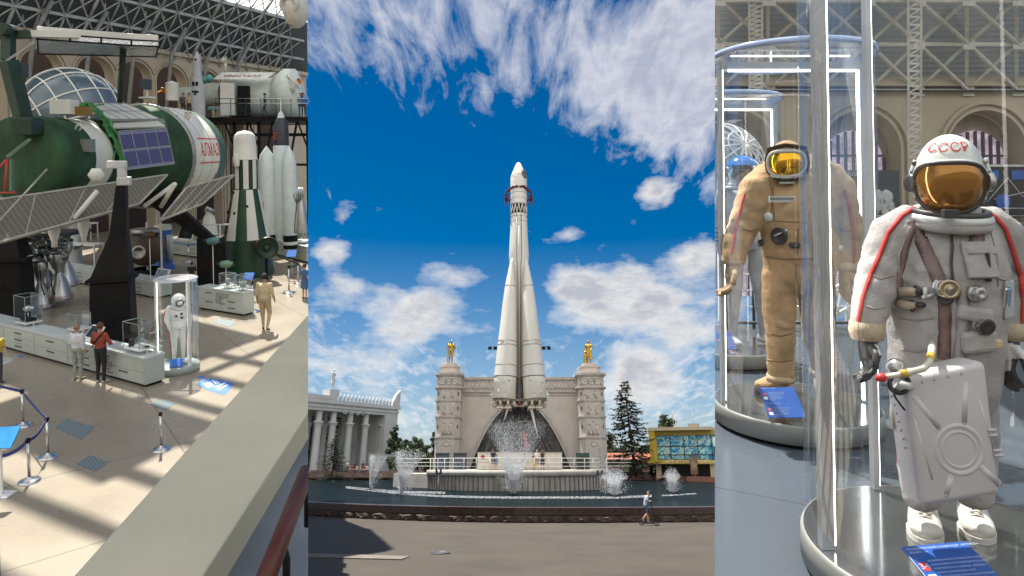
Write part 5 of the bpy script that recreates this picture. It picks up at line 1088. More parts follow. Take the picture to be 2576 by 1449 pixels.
A, B = aL(468, 473, 20.2), aL(588, 441, 21.8); Cc, Dd = aL(400, 556, 18.9), aL(500, 524, 20.4)
skew(A, B, Cc, Dd, .05, wingm, 'wing_panel', wfr)
for (a, b, D) in (((245, 480), (170, 570), 16.6), ((440, 462), (362, 520), 19.6), ((405, 520), (440, 462), 19.4)): q = MB(); q.tube([aL(*a, D) - org, aL(*b, D - .5) - org], .06, 8); q.part('wing_strut', cream_p, al)
for px, D in ((136, 16.2), (210, 17.2)): o_ = aL(px, 578 if px < 200 else 568, D) - org; q = MB(); q.lathe([(.13, .25), (.13, -.05), (.06, -.3), (.07, -.42), (.03, -.42)], 14, o_); q.part('thruster', cream_p, al)
# folded solar panels on the near side
blue = gridm('solar_cells', (.060, .062, .17), (.22, .22, .36), .055, .5, .16, .3)
A, B, Cc = aL(318, 427, 19.2), aL(437, 412, 20.7), aL(305, 330, 19.3)
o, L, Wd = panel(A, B, Cc, .06, blue, 'solar_panel', al, org); q = MB(); fw = pm('panel_frame', (.30, .31, .30), .45)
for x in (0, L / 4, L / 2, 3 * L / 4, L): q.box(x - .012, x + .012, 0, Wd, -.036, .040)
for y in (0, Wd / 2, Wd): q.box(0, L, y - .014, y + .014, -.037, .042)
q.part('frame', fw, o)
A, B, Cc = aL(286, 323, 19.3), aL(415, 319, 20.8), aL(268, 306, 19.5); o, L, Wd = panel(A, B, Cc, .05, cream_p, 'solar_panel', al, org)
A, B, Cc = aL(279, 302, 19.4), aL(402, 301, 21.0), aL(231, 261, 20.3); o, L, Wd = panel(A, B, Cc, .05, cream_p, 'solar_panel', al, org); q = MB()
for i in range(0, 6): q.box(L * i / 5 - .012, L * i / 5 + .012, 0, Wd, -.03, .035)
for y in (0, Wd / 2, Wd): q.box(0, L, y - .015, y + .015, -.03, .036)
q.part('frame', fw, o)
pts = [(200, 266), (222, 258), (262, 300), (272, 330), (290, 350), (300, 385), (318, 415)]
for dx, dD in ((0, 0), (9, .15)):
    P = [aL(x + dx, y + dx * .4, 19.15 + dD) - org for x, y in pts]; q = MB()
    for a, b in zip(P, P[1:]): q.bar(a, b, .09, .06)
    for i, (a, b) in enumerate(zip(P, P[1:])): q.obox(a.lerp(b, .5), (.07, 0, 0), (0, .05, 0), (0, 0, .05))
    q.part('hinge_truss', bgreen, al)
for a, b in (((205, 270), (262, 262)), ((262, 300), (300, 340)), ((285, 345), (312, 400)), ((300, 345), (285, 400)), ((240, 275), (285, 312))): q = MB(); q.bar(aL(*a, 19.2) - org, aL(*b, 19.1) - org, .035); q.part('hinge_rod', bgreen, al)
# radar antenna box above, on its green arm and post
A, B, Cc = aL(93, 97, 17.6), aL(392, 90, 20.0), aL(93, 64, 18.2)
def slab(pts_lo, dz, m, name, parent=None): q = MB(); q.ext([p - org for p in pts_lo], (0, 0, dz)); return q.part(name, m, parent or al, bevel=.02)
lo = [aL(93, 82, 17.4), aL(330, 80, 19.0), aL(398, 85, 19.4), aL(390, 80, 21.2), aL(95, 74, 19.6)]
zz = lo[0].z; lo = [Vector((p.x, p.y, zz + (p.x - lo[0].x) * .05)) for p in lo]
ant = slab(lo, .17, cream_p, 'radar_antenna'); slab([p - Vector((0, 0, .16)) for p in lo], .155, foil, 'foil_lining', ant)
q = MB(); l3 = [p - org for p in lo]
for dz in (-.01, -.165): 
    for a, b in zip(l3, l3[1:] + l3[:1]): q.bar(a + Vector((0, 0, dz)), b + Vector((0, 0, dz)), .035)
for k in (.0, .33, .66, 1): q.bar(l3[0].lerp(l3[1], k), l3[0].lerp(l3[1], k) - Vector((0, 0, .165)), .035)
q.part('edge_frame', black, ant)
q = MB(); a, b = aL(75, 85, 17.2) - org, aL(200, 88, 18.0) - org; q.bar(a, b, .20, .16); q.part('antenna_beam', cream_p, al)
q = MB(); q.bar(aL(22, 152, 16.6) - org, aL(62, 312, 16.9) - org, .34, .30); q.part('folding_arm', dgreen, al, bevel=.02)
q = MB(); q.bar(aL(-5, 90, 16.9) - org, aL(75, 86, 17.1) - org, .26, .18); q.bar(aL(22, 80, 16.8) - org, aL(20, 152, 16.7) - org, .20, .24); q.lathe([(.16, -.2), (.16, .2)], 16, aL(14, 75, 16.7) - org, (0, 1, 0), cap=True); q.part('arm_joint', dgreen, al)
q = MB(); q.obox(aL(70, 318, 16.8) - org, (.26, 0, 0), (0, .24, 0), (0, 0, .22)); q.part('arm_bracket', dgreen, al, bevel=.03)
q = MB(); q.bar(aL(10, 157, 16.5) - org, aL(88, 104, 17.0) - org, .05); q.part('stay_rod', wfr, al)
q = MB(); a, b = aL(302, 258, 20.0) - org, aL(311, 104, 19.6) - org; q.tube([a, b], .085, 10); q.tube([b, b + Vector((0, 0, .06))], .15, 10); q.part('antenna_post', dgreen, al)
q = MB(); q.bar(aL(75, 350, 16.6) - org, aL(18, 395, 16.2) - org, .12, .05); q.bar(aL(30, 400, 16.3) - org, aL(30, 480, 16.2) - org, .10, .05); q.part('perforated_strut', pm('strut_green_grey', (.12, .19, .13), .5), al)
for a, b in (((18, 400), (12, 480)), ((18, 400), (-10, 430)), ((-5, 485), (40, 484))): q = MB(); q.tube([aL(*a, 16.1) - org, aL(*b, 15.9) - org], .022, 6); q.part('red_strut', redp, al)
q = MB(); q.tube([aL(118, 426, 15.4) - org, aL(-5, 560, 14.2) - org], .022, 6); q.part('boom', wfr, al)
q = MB(); q.tube([aL(x, y, 18.0) - org for x, y in ((187, 335), (192, 318), (203, 312), (207, 318), (198, 330))], .022, 6); q.part('handrail', cream_p, al)
q = MB(); q.obox(aL(162, 270, 18.4) - org, (.28, 0, 0), (0, .2, 0), (0, 0, .2)); q.part('instrument_box', cream_p, al, bevel=.02); q = MB(); q.obox(aL(194, 280, 18.6) - org, (.3, 0, 0), (0, .2, 0), (0, 0, .12)); q.part('instrument_box', pm('ochre', (.28, .17, .03), .6), al)
q = MB(); q.lathe([(.19, 0), (.16, .04), (.1, .07), (.001, .08)], 6, aL(242, 440, 16.9) - org, (.6, -.8, -.1)); q.part('sensor_cover', cream_p, al)
for px, py in ((472, 302), (466, 297), (476, 298)): q = MB(); q.lathe([(.03, 0), (.06, .2), (.05, .2)], 8, aL(px, py, 22.0) - org, (.3, -.3, .8)); q.part('attitude_thruster', cream_p, al)
q = MB(); q.box(-.14, .14, -.1, .1, -.17, .17); o = q.part('patch', pm('patch_grey', (.20, .22, .20), .5), al, loc=aL(221, 366, 17.9) - org)
# ---- black stands
def stand(px, py, label, pts_w, z_top, rz=.0, D=None):
    o = fL(px, py); rt = root('L', 'support_column', label, 'column', o, rz, group='black columns under the station'); q = MB()
    for (z0, w0), (z1, w1) in zip(pts_w, pts_w[1:]): q.hexa([(s * w0, t * w0 * .8, z0) for s, t in ((-1, -1), (1, -1), (1, 1), (-1, 1))] + [(s * w1, t * w1 * .8, z1) for s, t in ((-1, -1), (1, -1), (1, 1), (-1, 1))])
    q.part('shaft', black, rt, bevel=.02); return rt, o
Dk = fL(288, 858).y; s_ = Dk / 1700
rt, o = stand(288, 858, 'tall tapering black steel column in front of the station, seen beside the man in red', [(0, .43), (1.42, .40), (1.46, .40)], 0, R(18))
q = MB(); q.box(-.47, .47, -.38, .38, 1.44, 1.50); q.part('flange', black, rt)
q = MB(); a = lambda px, py: aL(px, py, Dk) - o
q.hexa([Vector((s * .40, t * .3, 1.5)) for s, t in ((-1, -1), (1, -1), (1, 1), (-1, 1))] + [Vector((.16 + s * .17, t * .16, 2.5)) for s, t in ((-1, -1), (1, -1), (1, 1), (-1, 1))]); q.hexa([Vector((.16 + s * .17, t * .16, 2.5)) for s, t in ((-1, -1), (1, -1), (1, 1), (-1, 1))] + [Vector((.24 + s * .10, t * .12, 3.62)) for s, t in ((-1, -1), (1, -1), (1, 1), (-1, 1))]); q.part('tapered_head', black, rt)
q = MB(); q.obox((.30, -.05, 3.72), (.14, 0, 0), (0, .12, 0), (0, 0, .10)); q.obox((.26, -.05, 3.96), (.09, 0, 0), (0, .09, 0), (0, 0, .16)); q.obox((.16, -.05, 4.10), (.2, 0, 0), (0, .1, 0), (0, 0, .09)); q.part('bracket', pm('bracket_grey', (.55, .56, .56), .5), rt, bevel=.03)
rt, o = stand(24, 800, 'black column at the edge left of the rocket engine', [(0, .50), (1.55, .44)], 0, R(14)); q = MB(); q.box(-.58, .58, -.46, .46, 1.55, 1.62); q.part('flange', black, rt); q = MB(); q.hexa([Vector((s * .44, t * .4, 1.62)) for s, t in ((-1, -1), (1, -1), (1, 1), (-1, 1))] + [Vector((-.05 + s * .30, t * .2, 2.5)) for s, t in ((-1, -1), (1, -1), (1, 1), (-1, 1))]); q.part('tapered_head', black, rt)
rt, o = stand(533, 712, 'black column with a slanting beam behind the white suit case', [(0, .40), (1.55, .38)], 0, R(14)); q = MB(); q.hexa([Vector(p) for p in ((-.3, -.2, 1.5), (.42, -.2, 1.2), (.42, .2, 1.2), (-.3, .2, 1.5))] + [Vector(p) for p in ((-1.9, -.2, 2.75), (-1.1, -.2, 2.75), (-1.1, .2, 2.75), (-1.9, .2, 2.75))]); q.part('slanting_beam', black, rt)
q = MB(); q.hexa([Vector(p) for p in ((-1.9, -.2, 2.75), (-1.1, -.2, 2.75), (-1.1, .2, 2.75), (-1.9, .2, 2.75))] + [Vector(p) for p in ((-2.2, -.2, 3.1), (-.2, -.2, 3.1), (-.2, .2, 3.1), (-2.2, .2, 3.1))]); q.part('cradle', black, rt)
# ---- glass globe
Dg = 26.0; c = aL(180, 292, Dg); rg = 118 * Dg / 1700; gb = root('L', 'glass_globe', 'large globe of blue-grey glass in a white lattice behind the station', 'globe', c)
q = MB(); q.sphere((0, 0, 0), rg, 36, 22); q.part('glass_shell', pm('globe_glass', (.10, .15, .19), .08, var=.25, vs=.6, spec=.8), gb)
pole = Vector((-.62, -.72, -.30)).normalized(); e1, e2, _ = frame_from(pole)
for i in range(12):
    a = math.pi * 2 * i / 12; q = MB(); q.tube([(pole * math.cos(t) + (e1 * math.cos(a) + e2 * math.sin(a)) * math.sin(t)) * rg * 1.01 for t in [math.pi * k / 24 for k in range(1, 25)]], .035, 5); q.part('meridian_bar', white, gb)
for k in range(1, 8): t = math.pi * k / 8; q = MB(); q.tube([(pole * math.cos(t) + (e1 * math.cos(a) + e2 * math.sin(a)) * math.sin(t)) * rg * 1.01 for a in [2 * math.pi * j / 40 for j in range(40)]], .03, 5, closed=True); q.part('ring_bar', white, gb)
q = MB(); q.lathe([(.22, -c.z), (.2, -rg * .9)], 14); q.part('stand', trussm, gb)
# ---- gallery with the cream space module and visitors
Dq = 34.0; zg = aL(600, 293, Dq).z; xg = aL(567, 293, Dq).x
gl_ = root('L', 'gallery', 'raised black steel gallery carrying the cream space module', 'gallery', (xg, Dq, 0)); xr = aL(774.5, 293, Dq).x - xg; xr2 = aL(774.5, 293, 40.5).x - xg
q = MB(); q.ext([(0, 0, zg - .22), (xr, 0, zg - .22), (xr2, 6.5, zg - .22), (-3.4, 6.5, zg - .22), (-3.4, 2, zg - .22)], (0, 0, .2)); q.part('deck', black, gl_)
for i in range(4): x = .2 + i * (xr - .4) / 3; q = MB(); q.bar((x, .6, 0), (x, .6, zg - .23), .14); q.bar((x, .6, 2.2), (x + .7, .6, zg - .25), .09); q.bar((x, .6, 4.4), (x - .5, .6, zg - .25), .07); q.part('post', black, gl_)
q = MB(); q.bar((0, .7, zg - .9), (xr, .7, zg - .9), .16); q.bar((0, .7, 3.6), (xr, .7, 3.6), .12); q.part('beam', black, gl_)
rl = root('L', 'gallery_railing', 'steel railing with glass panes on the raised gallery', 'railing', (xg, Dq, zg)); 
for z in (.90, .66): q = MB(); q.tube([(-.6, .05, z), (xr, .05, z)], .022, 6); q.part('rail', steel, rl)
for i in range(7): x = -.5 + i * (xr + .4) / 6; q = MB(); q.bar((x, .05, 0), (x, .05, .9), .03); q.part('post', darksteel, rl)
q = MB(); q.box(-.5, xr - .05, .06, .065, .05, .62); q.part('pane', glass('rail_glass', refl=.7), rl)
mc = pm('module_cream', (.66, .72, .66), .5, var=.10, vs=1.4); Dm = 36.6
mo = root('L', 'space_module', 'cream space station module with a dark doorway and red lettering on its roof', 'space module', (aL(600, 290, Dm).x, Dm, zg)); ox = aL(600, 290, Dm).x
def mx_(px): return aL(px, 290, Dm).x - ox
def mz(py): return aL(600, py, Dm).z - zg
q = MB(); q.lathe([(.35, 0), (.42, .3), (.42, 1.3), (.62, 1.5), (.62, 2.4)], 24, (mx_(440), .5, mz(236)), (1, 0, 0)); q.part('docking_section', mc, mo)
rb_ = (mz(203) + .0) / 2 + .1; q = MB(); q.lathe([(.7, 0), (rb_, .5), (rb_, mx_(690) - mx_(548)), (rb_ * .95, mx_(690) - mx_(548) + .01)], 32, (mx_(548), .9, rb_ + .05), (1, 0, 0)); q.part('body', mc, mo)
q = MB(); q.ext([(mx_(552), -.75, mz(203)), (mx_(682), -.75, mz(202)), (mx_(694), -.1, mz(184)), (mx_(560), -.1, mz(184))], (0, .12, .05)); sg = q.part('sign_slab', pm('sign_cream', (.72, .74, .68), .5), mo)
a, b = Vector((mx_(552), -.77, mz(203))), Vector((mx_(560), -.12, mz(184))); q = MB(); text_on(q, 'КРИСТАЛЛ', .36, Vector(((mx_(556) + mx_(684)) / 2, -.47, mz(194))), (1, 0, 0), (b - a) - Vector((b.x - a.x, 0, 0)), .01); k_ = 1.9 / (max(p.x for p in q.v) - min(p.x for p in q.v)); c_ = sum((p.x for p in q.v)) / len(q.v); q.v = [Vector((c_ + (p.x - c_) * k_, p.y, p.z)) for p in q.v]; q.part('lettering', pm('letter_crimson', (.30, .02, .05), .5), sg)
q = MB(); q.box(mx_(610), mx_(636), -.62, -.3, .1, mz(218)); q.part('doorway', black, mo); q = MB(); q.box(mx_(568), mx_(603), -.66, -.4, .15, mz(211)); q.part('white_panel', white, mo)
q = MB(); q.lathe([(rb_ * 1.0, 0), (rb_ * 1.35, .5), (rb_ * 1.35, 1.0), (rb_ * .7, 1.35), (.2, 1.4)], 28, (mx_(683), .9, rb_ + .15), (1, 0, 0)); q.part('end_dome', mc, mo)
for px, py, r__ in ((533, 203, .2), (541, 200, .2), (525, 208, .14), (540, 275, .12), (555, 276, .12)): q = MB(); q.sphere((mx_(px), -.6, mz(py)), r__, 12, 8); q.part('gas_bottle', pm('teal_gloss', (.10, .38, .36), .2, var=.1), mo)
for pts in (((720, 205), (735, 195), (750, 215), (742, 235)), ((728, 190), (760, 225)), ((718, 200), (745, 232))): q = MB(); q.tube([(mx_(x), -.3, mz(y)) for x, y in pts], .05, 5); q.part('truss_rod', cream_p, mo)
q = MB(); q.lathe([(.02, 0), (.18, .12), (.16, .13)], 14, (mx_(755), -.4, mz(208)), (1, -.4, .3)); q.part('orange_cover', pm('orange', (.8, .28, .02), .5), mo); q = MB(); q.lathe([(.02, 0), (.16, .12), (.14, .13)], 14, (mx_(410), -.1, mz(229)), (1, -.3, .3)); q.tube([(mx_(380), 0, mz(240)), (mx_(410), -.1, mz(229))], .04, 5); q.part('orange_cover', MATS['orange'], mo)
q = MB(); q.tube([(mx_(565), .2, mz(184)), (mx_(565), .2, mz(150))], .05, 6); q.sphere((mx_(565), .2, mz(163)), .10, 8, 6); q.lathe([(.03, 0), (.16, .08), (.15, .10)], 14, (mx_(565), .2, mz(148)), (0, -1, .5)); q.part('mast', cream_p, mo)
q = MB(); c_ = aL(433, 248, 33.5); q.lathe([(.001, .98), (.30, .86), (.30, .84), (.30, 0)], 20); q.thing('L', 'white_capsule', cream_p, 'small white cone-topped cylinder left of the grey model rocket', 'capsule', loc=c_ - Vector((0, 0, .1)))
for px, py, hp, lb, c1, c2, rz in ((462, 252, 30, 'person with dark hair seen over the station, left of the grey rocket', (.10, .10, .12), (.05, .05, .06), 0), (477, 252, 30, 'person in a beige top seen over the station', (.5, .42, .3), (.05, .05, .06), 30), (667, 291, 62, 'person in navy walking left on the gallery past the doorway', (.03, .04, .08), (.03, .035, .06), -70), (757, 291, 62, 'person in grey on the gallery at the end of the module', (.2, .22, .25), (.04, .04, .06), 20), (771, 291, 64, 'person in bright blue at the end of the gallery', (.03, .18, .55), (.03, .04, .06), 0)):
    D = 34.8; p = aL(min(px, 764), 292, D); p.z = zg; person('L', p, R(rz), 60 * D / 1700, lb, c1, c2, vox=.035, sleeve=.8 if px != 477 else .3, group='visitors on the gallery', pose=dict(knL=(.12, -.14, .53), anL=(.12, -.18, .10), toL=(.12, -.36, .05), anR=(-.10, .18, .12), toR=(-.11, .04, .05)) if px == 667 else None)
# grey model rocket in front of the gallery
D = 30.0; b_ = aL(499, 262, D); s_ = D / 1700; h = 130 * s_; mr = root('L', 'model_rocket', 'slim grey model rocket with black window marks before the gallery', 'rocket', b_ - Vector((0, 0, 2.0)))
q = MB(); q.lathe([(15 * s_, 0), (16 * s_, 2.0 + 10 * s_), (15 * s_, 2 + 40 * s_), (11 * s_, 2 + 62 * s_), (8 * s_, 2 + 95 * s_), (8.5 * s_, 2 + 112 * s_), (5 * s_, 2 + 124 * s_), (.01, 2 + 132 * s_)], 20); q.part('body', pm('model_grey', (.42, .44, .46), .5, var=.06), mr)
for x, z in ((-5, 52), (4, 52), (-5, 47), (4, 47), (-6, 30), (0, 30), (5, 30), (0, 24), (0, 110)): q = MB(); rr_ = (16 if z < 60 else 9) * s_; q.box(x * s_ - .035, x * s_ + .035, -math.sqrt(max(rr_ ** 2 - (x * s_) ** 2, .001)) - .03, 0, 2 + z * s_ - .04, 2 + z * s_ + .04); q.part('window_mark', black, mr)
for px, py, w_, h_, lb in ((52, 177, 26, 34, 'dark grey loudspeaker box beside the green folding arm'), (367, 212, 14, 26, 'dark loudspeaker on a white bracket left of the module')):
    D = 28; s_ = D / 1700; c = aL(px, py + h_ / 2, D); sp = root('L', 'loudspeaker', lb, 'loudspeaker', c, R(-20)); q = MB(); q.box(-w_ / 2 * s_, w_ / 2 * s_, -.2, .2, 0, h_ * s_); q.part('cabinet', pm('speaker_grey', (.05, .06, .075), .5), sp, bevel=.02); q = MB(); q.bar((-w_ / 2 * s_ - .08, .2, h_ * s_), (-w_ / 2 * s_ - .04, .2, -.3), .05); q.box(-.3, .3, -.1, .2, -.36, -.3); q.part('bracket', white, sp)
# hanging pale sphere near the skylight
D = 24.0; c = aL(744, 22, D); s_ = D / 1700; lp = root('L', 'satellite_sphere', 'pale ribbed satellite sphere hanging under the skylight at the top', 'satellite', c)
q = MB(); q.sphere((0, 0, 0), 48 * s_, 28, 18, sc=(.62, 1, 1)); q.part('shell', pm('sphere_cream', (.66, .65, .56), .5, var=.06), lp); q = MB(); q.lathe([(.34, -.25), (.34, 0), (.22, .05), (.20, -.02), (.08, -.02), (.06, .05), (.001, .05)], 24, (-.05, -48 * s_ * .9, .02), (-.1, -1, -.2)); q.part('collar', pm('collar_pale', (.60, .60, .55), .4), lp)
q = MB(); q.tube([(0, 0, 48 * s_), (0, 0, 6)], .015, 5); q.part('cable', darksteel, lp)
# ---------------- hall furniture, exhibits and people
def unit(px0, py0, px1, py1, dep, hpx, label, cells=3, words=None, group='grey-green display cabinets', handles=True, wpos=.75):
    """a display cabinet whose front runs between two floor points of the picture"""
    a, b = fL(px0, py0), fL(px1, py1); d = (b - a); L = d.length; d.normalize(); ang = math.atan2(d.y, d.x)
    h = hpx * b.y / 1700; rt = root('L', 'display_cabinet', label, 'cabinet', a, ang, group)
    q = MB(); q.box(0, L, .0, dep, .05, h - .045); q.part('body', cab, rt, bevel=.006)
    q = MB(); q.box(.03, L - .03, .04, dep - .04, 0, .05); q.part('plinth', black, rt)
    q = MB(); q.box(-.012, L + .012, -.014, dep + .012, h - .044, h); q.part('top', cabt, rt, bevel=.004)
    for i in range(cells):
        x0, x1 = L * i / cells + .012, L * (i + 1) / cells - .012; rows = 3 if i % 2 else 2
        for r in range(rows):
            z0, z1 = .07 + (h - .14) * r / rows, .07 + (h - .14) * (r + 1) / rows - .012
            q = MB(); q.box(x0, x1, -.010, -.001, z0, z1); fr_ = q.part('drawer', cab, rt)
            if handles and not (words and i == cells - 1 and r == rows - 1): q = MB(); xm = (x0 + x1) / 2; w_ = min(.13, (x1 - x0) * .2); q.bar((xm - w_, -.03, z1 - .05), (xm + w_, -.03, z1 - .05), .012); q.bar((xm - w_, -.03, z1 - .05), (xm - w_, -.01, z1 - .05), .010); q.bar((xm + w_, -.03, z1 - .05), (xm + w_, -.01, z1 - .05), .010); q.part('handle', black, fr_)
    if words:
        q = MB()
        for k, wd in enumerate(words): text_on(q, wd, .062, (L * wpos, -.012, h - .14 - k * .062), (1, 0, 0), (0, 0, 1), .001, 'LEFT')
        q.part('lettering', pm('letter_dark', (.05, .055, .05), .6), rt)
    return rt, a, d, Vector((-d.y, d.x, 0)), L, h
C1 = unit(-60, 857, 365, 976, .40, 78, 'long grey-green cabinet in front, where the two visitors stand', 5, ('ПЕРВЫЙ', 'ВЫХОД', 'ЧЕЛОВЕКА', 'В КОСМОС', 'THE FIRST', 'SPACEWALK'), wpos=.79)
C2 = unit(105, 696, 393, 752, .5, 44, 'sunlit grey-green cabinet behind the black column', 4)
C3 = unit(500, 778, 613, 796, .36, 62, 'grey-green cabinet with printed words just behind the glass suit case', 2, ('ТРАНСПОРТНЫЕ', 'КОСМИЧЕСКИЕ', 'КОРАБЛИ', 'HUMAN', 'SPACEFLIGHT'), wpos=.40)
C4 = unit(428, 640, 505, 650, .5, 40, 'distant cabinet carrying a screen, right of the blue drum', 2)
C5 = unit(690, 640, 772, 662, .5, 42, 'cabinet on the far right under the grey engine', 2, ('СОЮЗ', 'ПРОТОН'), wpos=.55)
C6 = unit(-60, 640, 30, 640, .4, 30, 'short cabinet far behind at the edge', 1)
thin = glass('case_glass', refl=.55, top=.28)
def gcase(C, t, w, d_, h, y0, label, fill=None, legs=.07):
    rt_, a, d, n, L, H = C; ang = math.atan2(d.y, d.x); o = a + d * (t * L) + n * y0 + Vector((0, 0, H)); r = root('L', 'glass_case', label, 'glass case', o, ang, 'small glass cases on the cabinets')
    q = MB(); q.box(-w / 2, w / 2, -d_ / 2, d_ / 2, legs, legs + .03); q.box(-w / 2 + .02, -w / 2 + .04, -.01, .01, 0, legs); q.box(w / 2 - .04, w / 2 - .02, -.01, .01, 0, legs); q.part('tray', white, r)
    z0, z1 = legs + .031, legs + h; q = MB(); q.box(-w / 2, w / 2, -d_ / 2, d_ / 2, z0, z1); q.part('glass_box', thin, r)
    q = MB()
    for sx in (-1, 1):
        for sy in (-1, 1): q.bar((sx * w / 2, sy * d_ / 2, z0), (sx * w / 2, sy * d_ / 2, z1), .009)
    for sy in (-1, 1): q.bar((-w / 2, sy * d_ / 2, z1), (w / 2, sy * d_ / 2, z1), .010); q.bar((sy * w / 2, -d_ / 2, z1), (sy * w / 2, d_ / 2, z1), .010)
    q.part('edge', pm('case_edge', (.30, .36, .36), .3), r); return r, o, ang, z0
r, o, ang, z0 = gcase(C1, .93, .50, .34, .52, .20, 'glass case with a small red-cross pouch at the right end of the front cabinet')
def exhibit(rt, o, ang, z, mb, name, m, label, cat): mb.thing('L', name, m, label, cat, loc=o + Vector((0, 0, z + .002)), rz=ang)
q = MB(); q.box(-.02, .12, -.10, .0, 0, .05, 0); q.box(.04, .06, -.06, -.02, .05, .053, 1); q.box(.03, .07, -.05, -.03, .05, .0532, 1); exhibit(r, o, ang, z0, q, 'first_aid_pouch', [white, redp], 'white pouch with a red cross inside the right-hand glass case', 'pouch')
q = MB(); q.box(-.12, -.06, -.02, .05, 0, .03, 0); q.box(-.2, -.14, -.1, -.02, 0, .12, 1); q.box(.15, .21, 0, .06, 0, .03, 1); exhibit(r, o, ang, z0, q, 'survival_kit', [pm('kit_yellow', (.6, .5, .04), .5), darksteel], 'small yellow and dark survival items beside the white pouch', 'kit')
r, o, ang, z0 = gcase(C1, .30, .46, .34, .60, .20, 'tall glass case with a grey satellite model on the front cabinet before the engine')
q = MB(); q.sphere((0, 0, .26), .075, 14, 10); q.tube([(.05, 0, .28), (.17, 0, .30)], .035, 10); q.tube([(-.05, 0, .26), (-.13, 0, .24)], [.03, .05], 8); q.tube([(0, 0, 0), (0, 0, .2)], .01, 6); q.box(-.14, .14, -.1, .1, 0, .05, 1); exhibit(r, o, ang, z0, q, 'satellite_model', [steel, black], 'grey ball-shaped satellite model in the tall glass case', 'model')
r, o, ang, z0 = gcase(C1, .545, .34, .30, .34, .42, 'low empty-looking glass case behind the visitor in the white shirt')
q = MB(); q.box(-.12, .12, -.08, .06, 0, .012); exhibit(r, o, ang, z0, q, 'open_book', white, 'flat white booklet in the low glass case', 'book')
for t, lb, k in ((.55, 'left of two glass cases on the cabinet behind the suit case, with a grey ring', 0), (.88, 'glass case with a pale bowl at the right end of the middle cabinet', 1)):
    r, o, ang, z0 = gcase(C3, t, .36, .26, .34, .18, lb); q = MB()
    if k: q.lathe([(.05, 0), (.11, .06), (.10, .14), (.09, .14), (.09, .06)], 14)
    else: q.lathe([(.04, 0), (.05, .03), (.09, .09), (.05, .15), (.04, .17), (.02, .17)], 14)
    exhibit(r, o, ang, z0, q, 'exhibit_bowl' if k else 'exhibit_flask', pm('exhibit_grey', (.40, .44, .43), .4), 'pale metal bowl inside the right of the two small cases' if k else 'grey metal flask inside the left of the two small cases', 'exhibit')
def screen(C, t, y0, w, h, label, img, tilt=22, rz=0):
    rt_, a, d, n, L, H = C; o = a + d * (t * L) + n * y0 + Vector((0, 0, H)); r = root('L', 'info_screen', label, 'screen', o, math.atan2(d.y, d.x) + R(rz), 'white information screens')
    q = MB(); q.box(-w / 2, w / 2, -.02, .02, 0, h, 0); M_ = Matrix.Translation((0, 0, .03)) @ Matrix.Rotation(R(-tilt), 4, 'X'); q.xf(M_); q.box(-w * .3, w * .3, -.06, .10, 0, .03); q.part('frame', white, r, bevel=.006)
    q = MB(); q.box(-w / 2 + .03, w / 2 - .03, -.026, -.0205, .03, h - .03); q.xf(M_); q.part('display', img, r); return r
scr_b = pm('screen_blue', (.08, .20, .36), .25, var=.15, vs=2); scr_d = pm('screen_dark', (.03, .035, .04), .15, var=.3); scr_p = pm('screen_picture', (.42, .50, .55), .3, vs=9, col2=(.06, .08, .10))
screen(C1, .68, .16, .40, .30, 'white touch screen with a dark display between the two visitors', scr_d, 40)
screen(C2, .50, .25, .58, .56, 'large white screen showing blue, left of the black column', scr_b, 18)
screen(C2, .99, .18, .60, .33, 'white board with a black and white picture beside the suit case', scr_p, 25)
screen(C2, .06, .25, .5, .34, 'small white screen beside the rocket engine', scr_d, 20, -30)
screen(C4, .35, .2, .95, .62, 'white screen on the distant cabinet beside the blue drum', scr_d, 20)
screen(C5, .12, .1, .5, .7, 'white screen below the right rocket', scr_d, 20)
# ---- tall glass case with a white space suit
c = fL(447, 931); s_ = c.y / 1700; rc = 51 * s_; hc = 236 * s_
ct = root('L', 'cylinder_case', 'tall round glass case holding a white space suit on the hall floor', 'glass case', c)
q = MB(); q.lathe([(rc * .98, 0), (rc * 1.02, .01), (rc * 1.02, .12), (rc, .13), (.01, .13)], 48); q.part('base', pm('case_base', (.33, .37, .36), .5, var=.05), ct)
q = MB(); q.lathe([(rc, .131), (rc, hc)], 48); q.part('glass_tube', thin, ct)
q = MB(); q.lathe([(rc * 1.01, hc - .02), (rc * 1.02, hc), (rc * 1.01, hc + .012)], 48); q.part('top_ring', pm('acrylic_edge', (.70, .74, .82), .15), ct); q = MB(); q.ngon([(rc * math.cos(a), rc * math.sin(a), hc) for a in [2 * math.pi * i / 40 for i in range(40)]]); q.part('lid', glass('lid_glass', (.9, .92, .97), .8, op=.28), ct)
q = MB(); q.box(-rc, rc, -.02, .02, hc - .06, hc - .03); q.part('cross_bar', white, ct)
led = emis('led_strip', (1, .95, .88), 2.2)
for an in (R(200), R(-25), R(80)):
    q = MB(); x, y = math.cos(an) * rc * .9, math.sin(an) * rc * .9; q.box(x - .022, x + .022, y - .022, y + .022, .132, hc - .03); p = q.part('post', white, ct); q = MB(); q.box(x + .023 * (-1 if x > 0 else 1) - .004, x + .023 * (-1 if x > 0 else 1) + .004, y - .014, y + .014, .14, hc - .05); q.part('light_strip', led, p)
suitw = pm('suit_white', (.70, .70, .67), .8, var=.07, vs=5, bump=.35, bs=9)
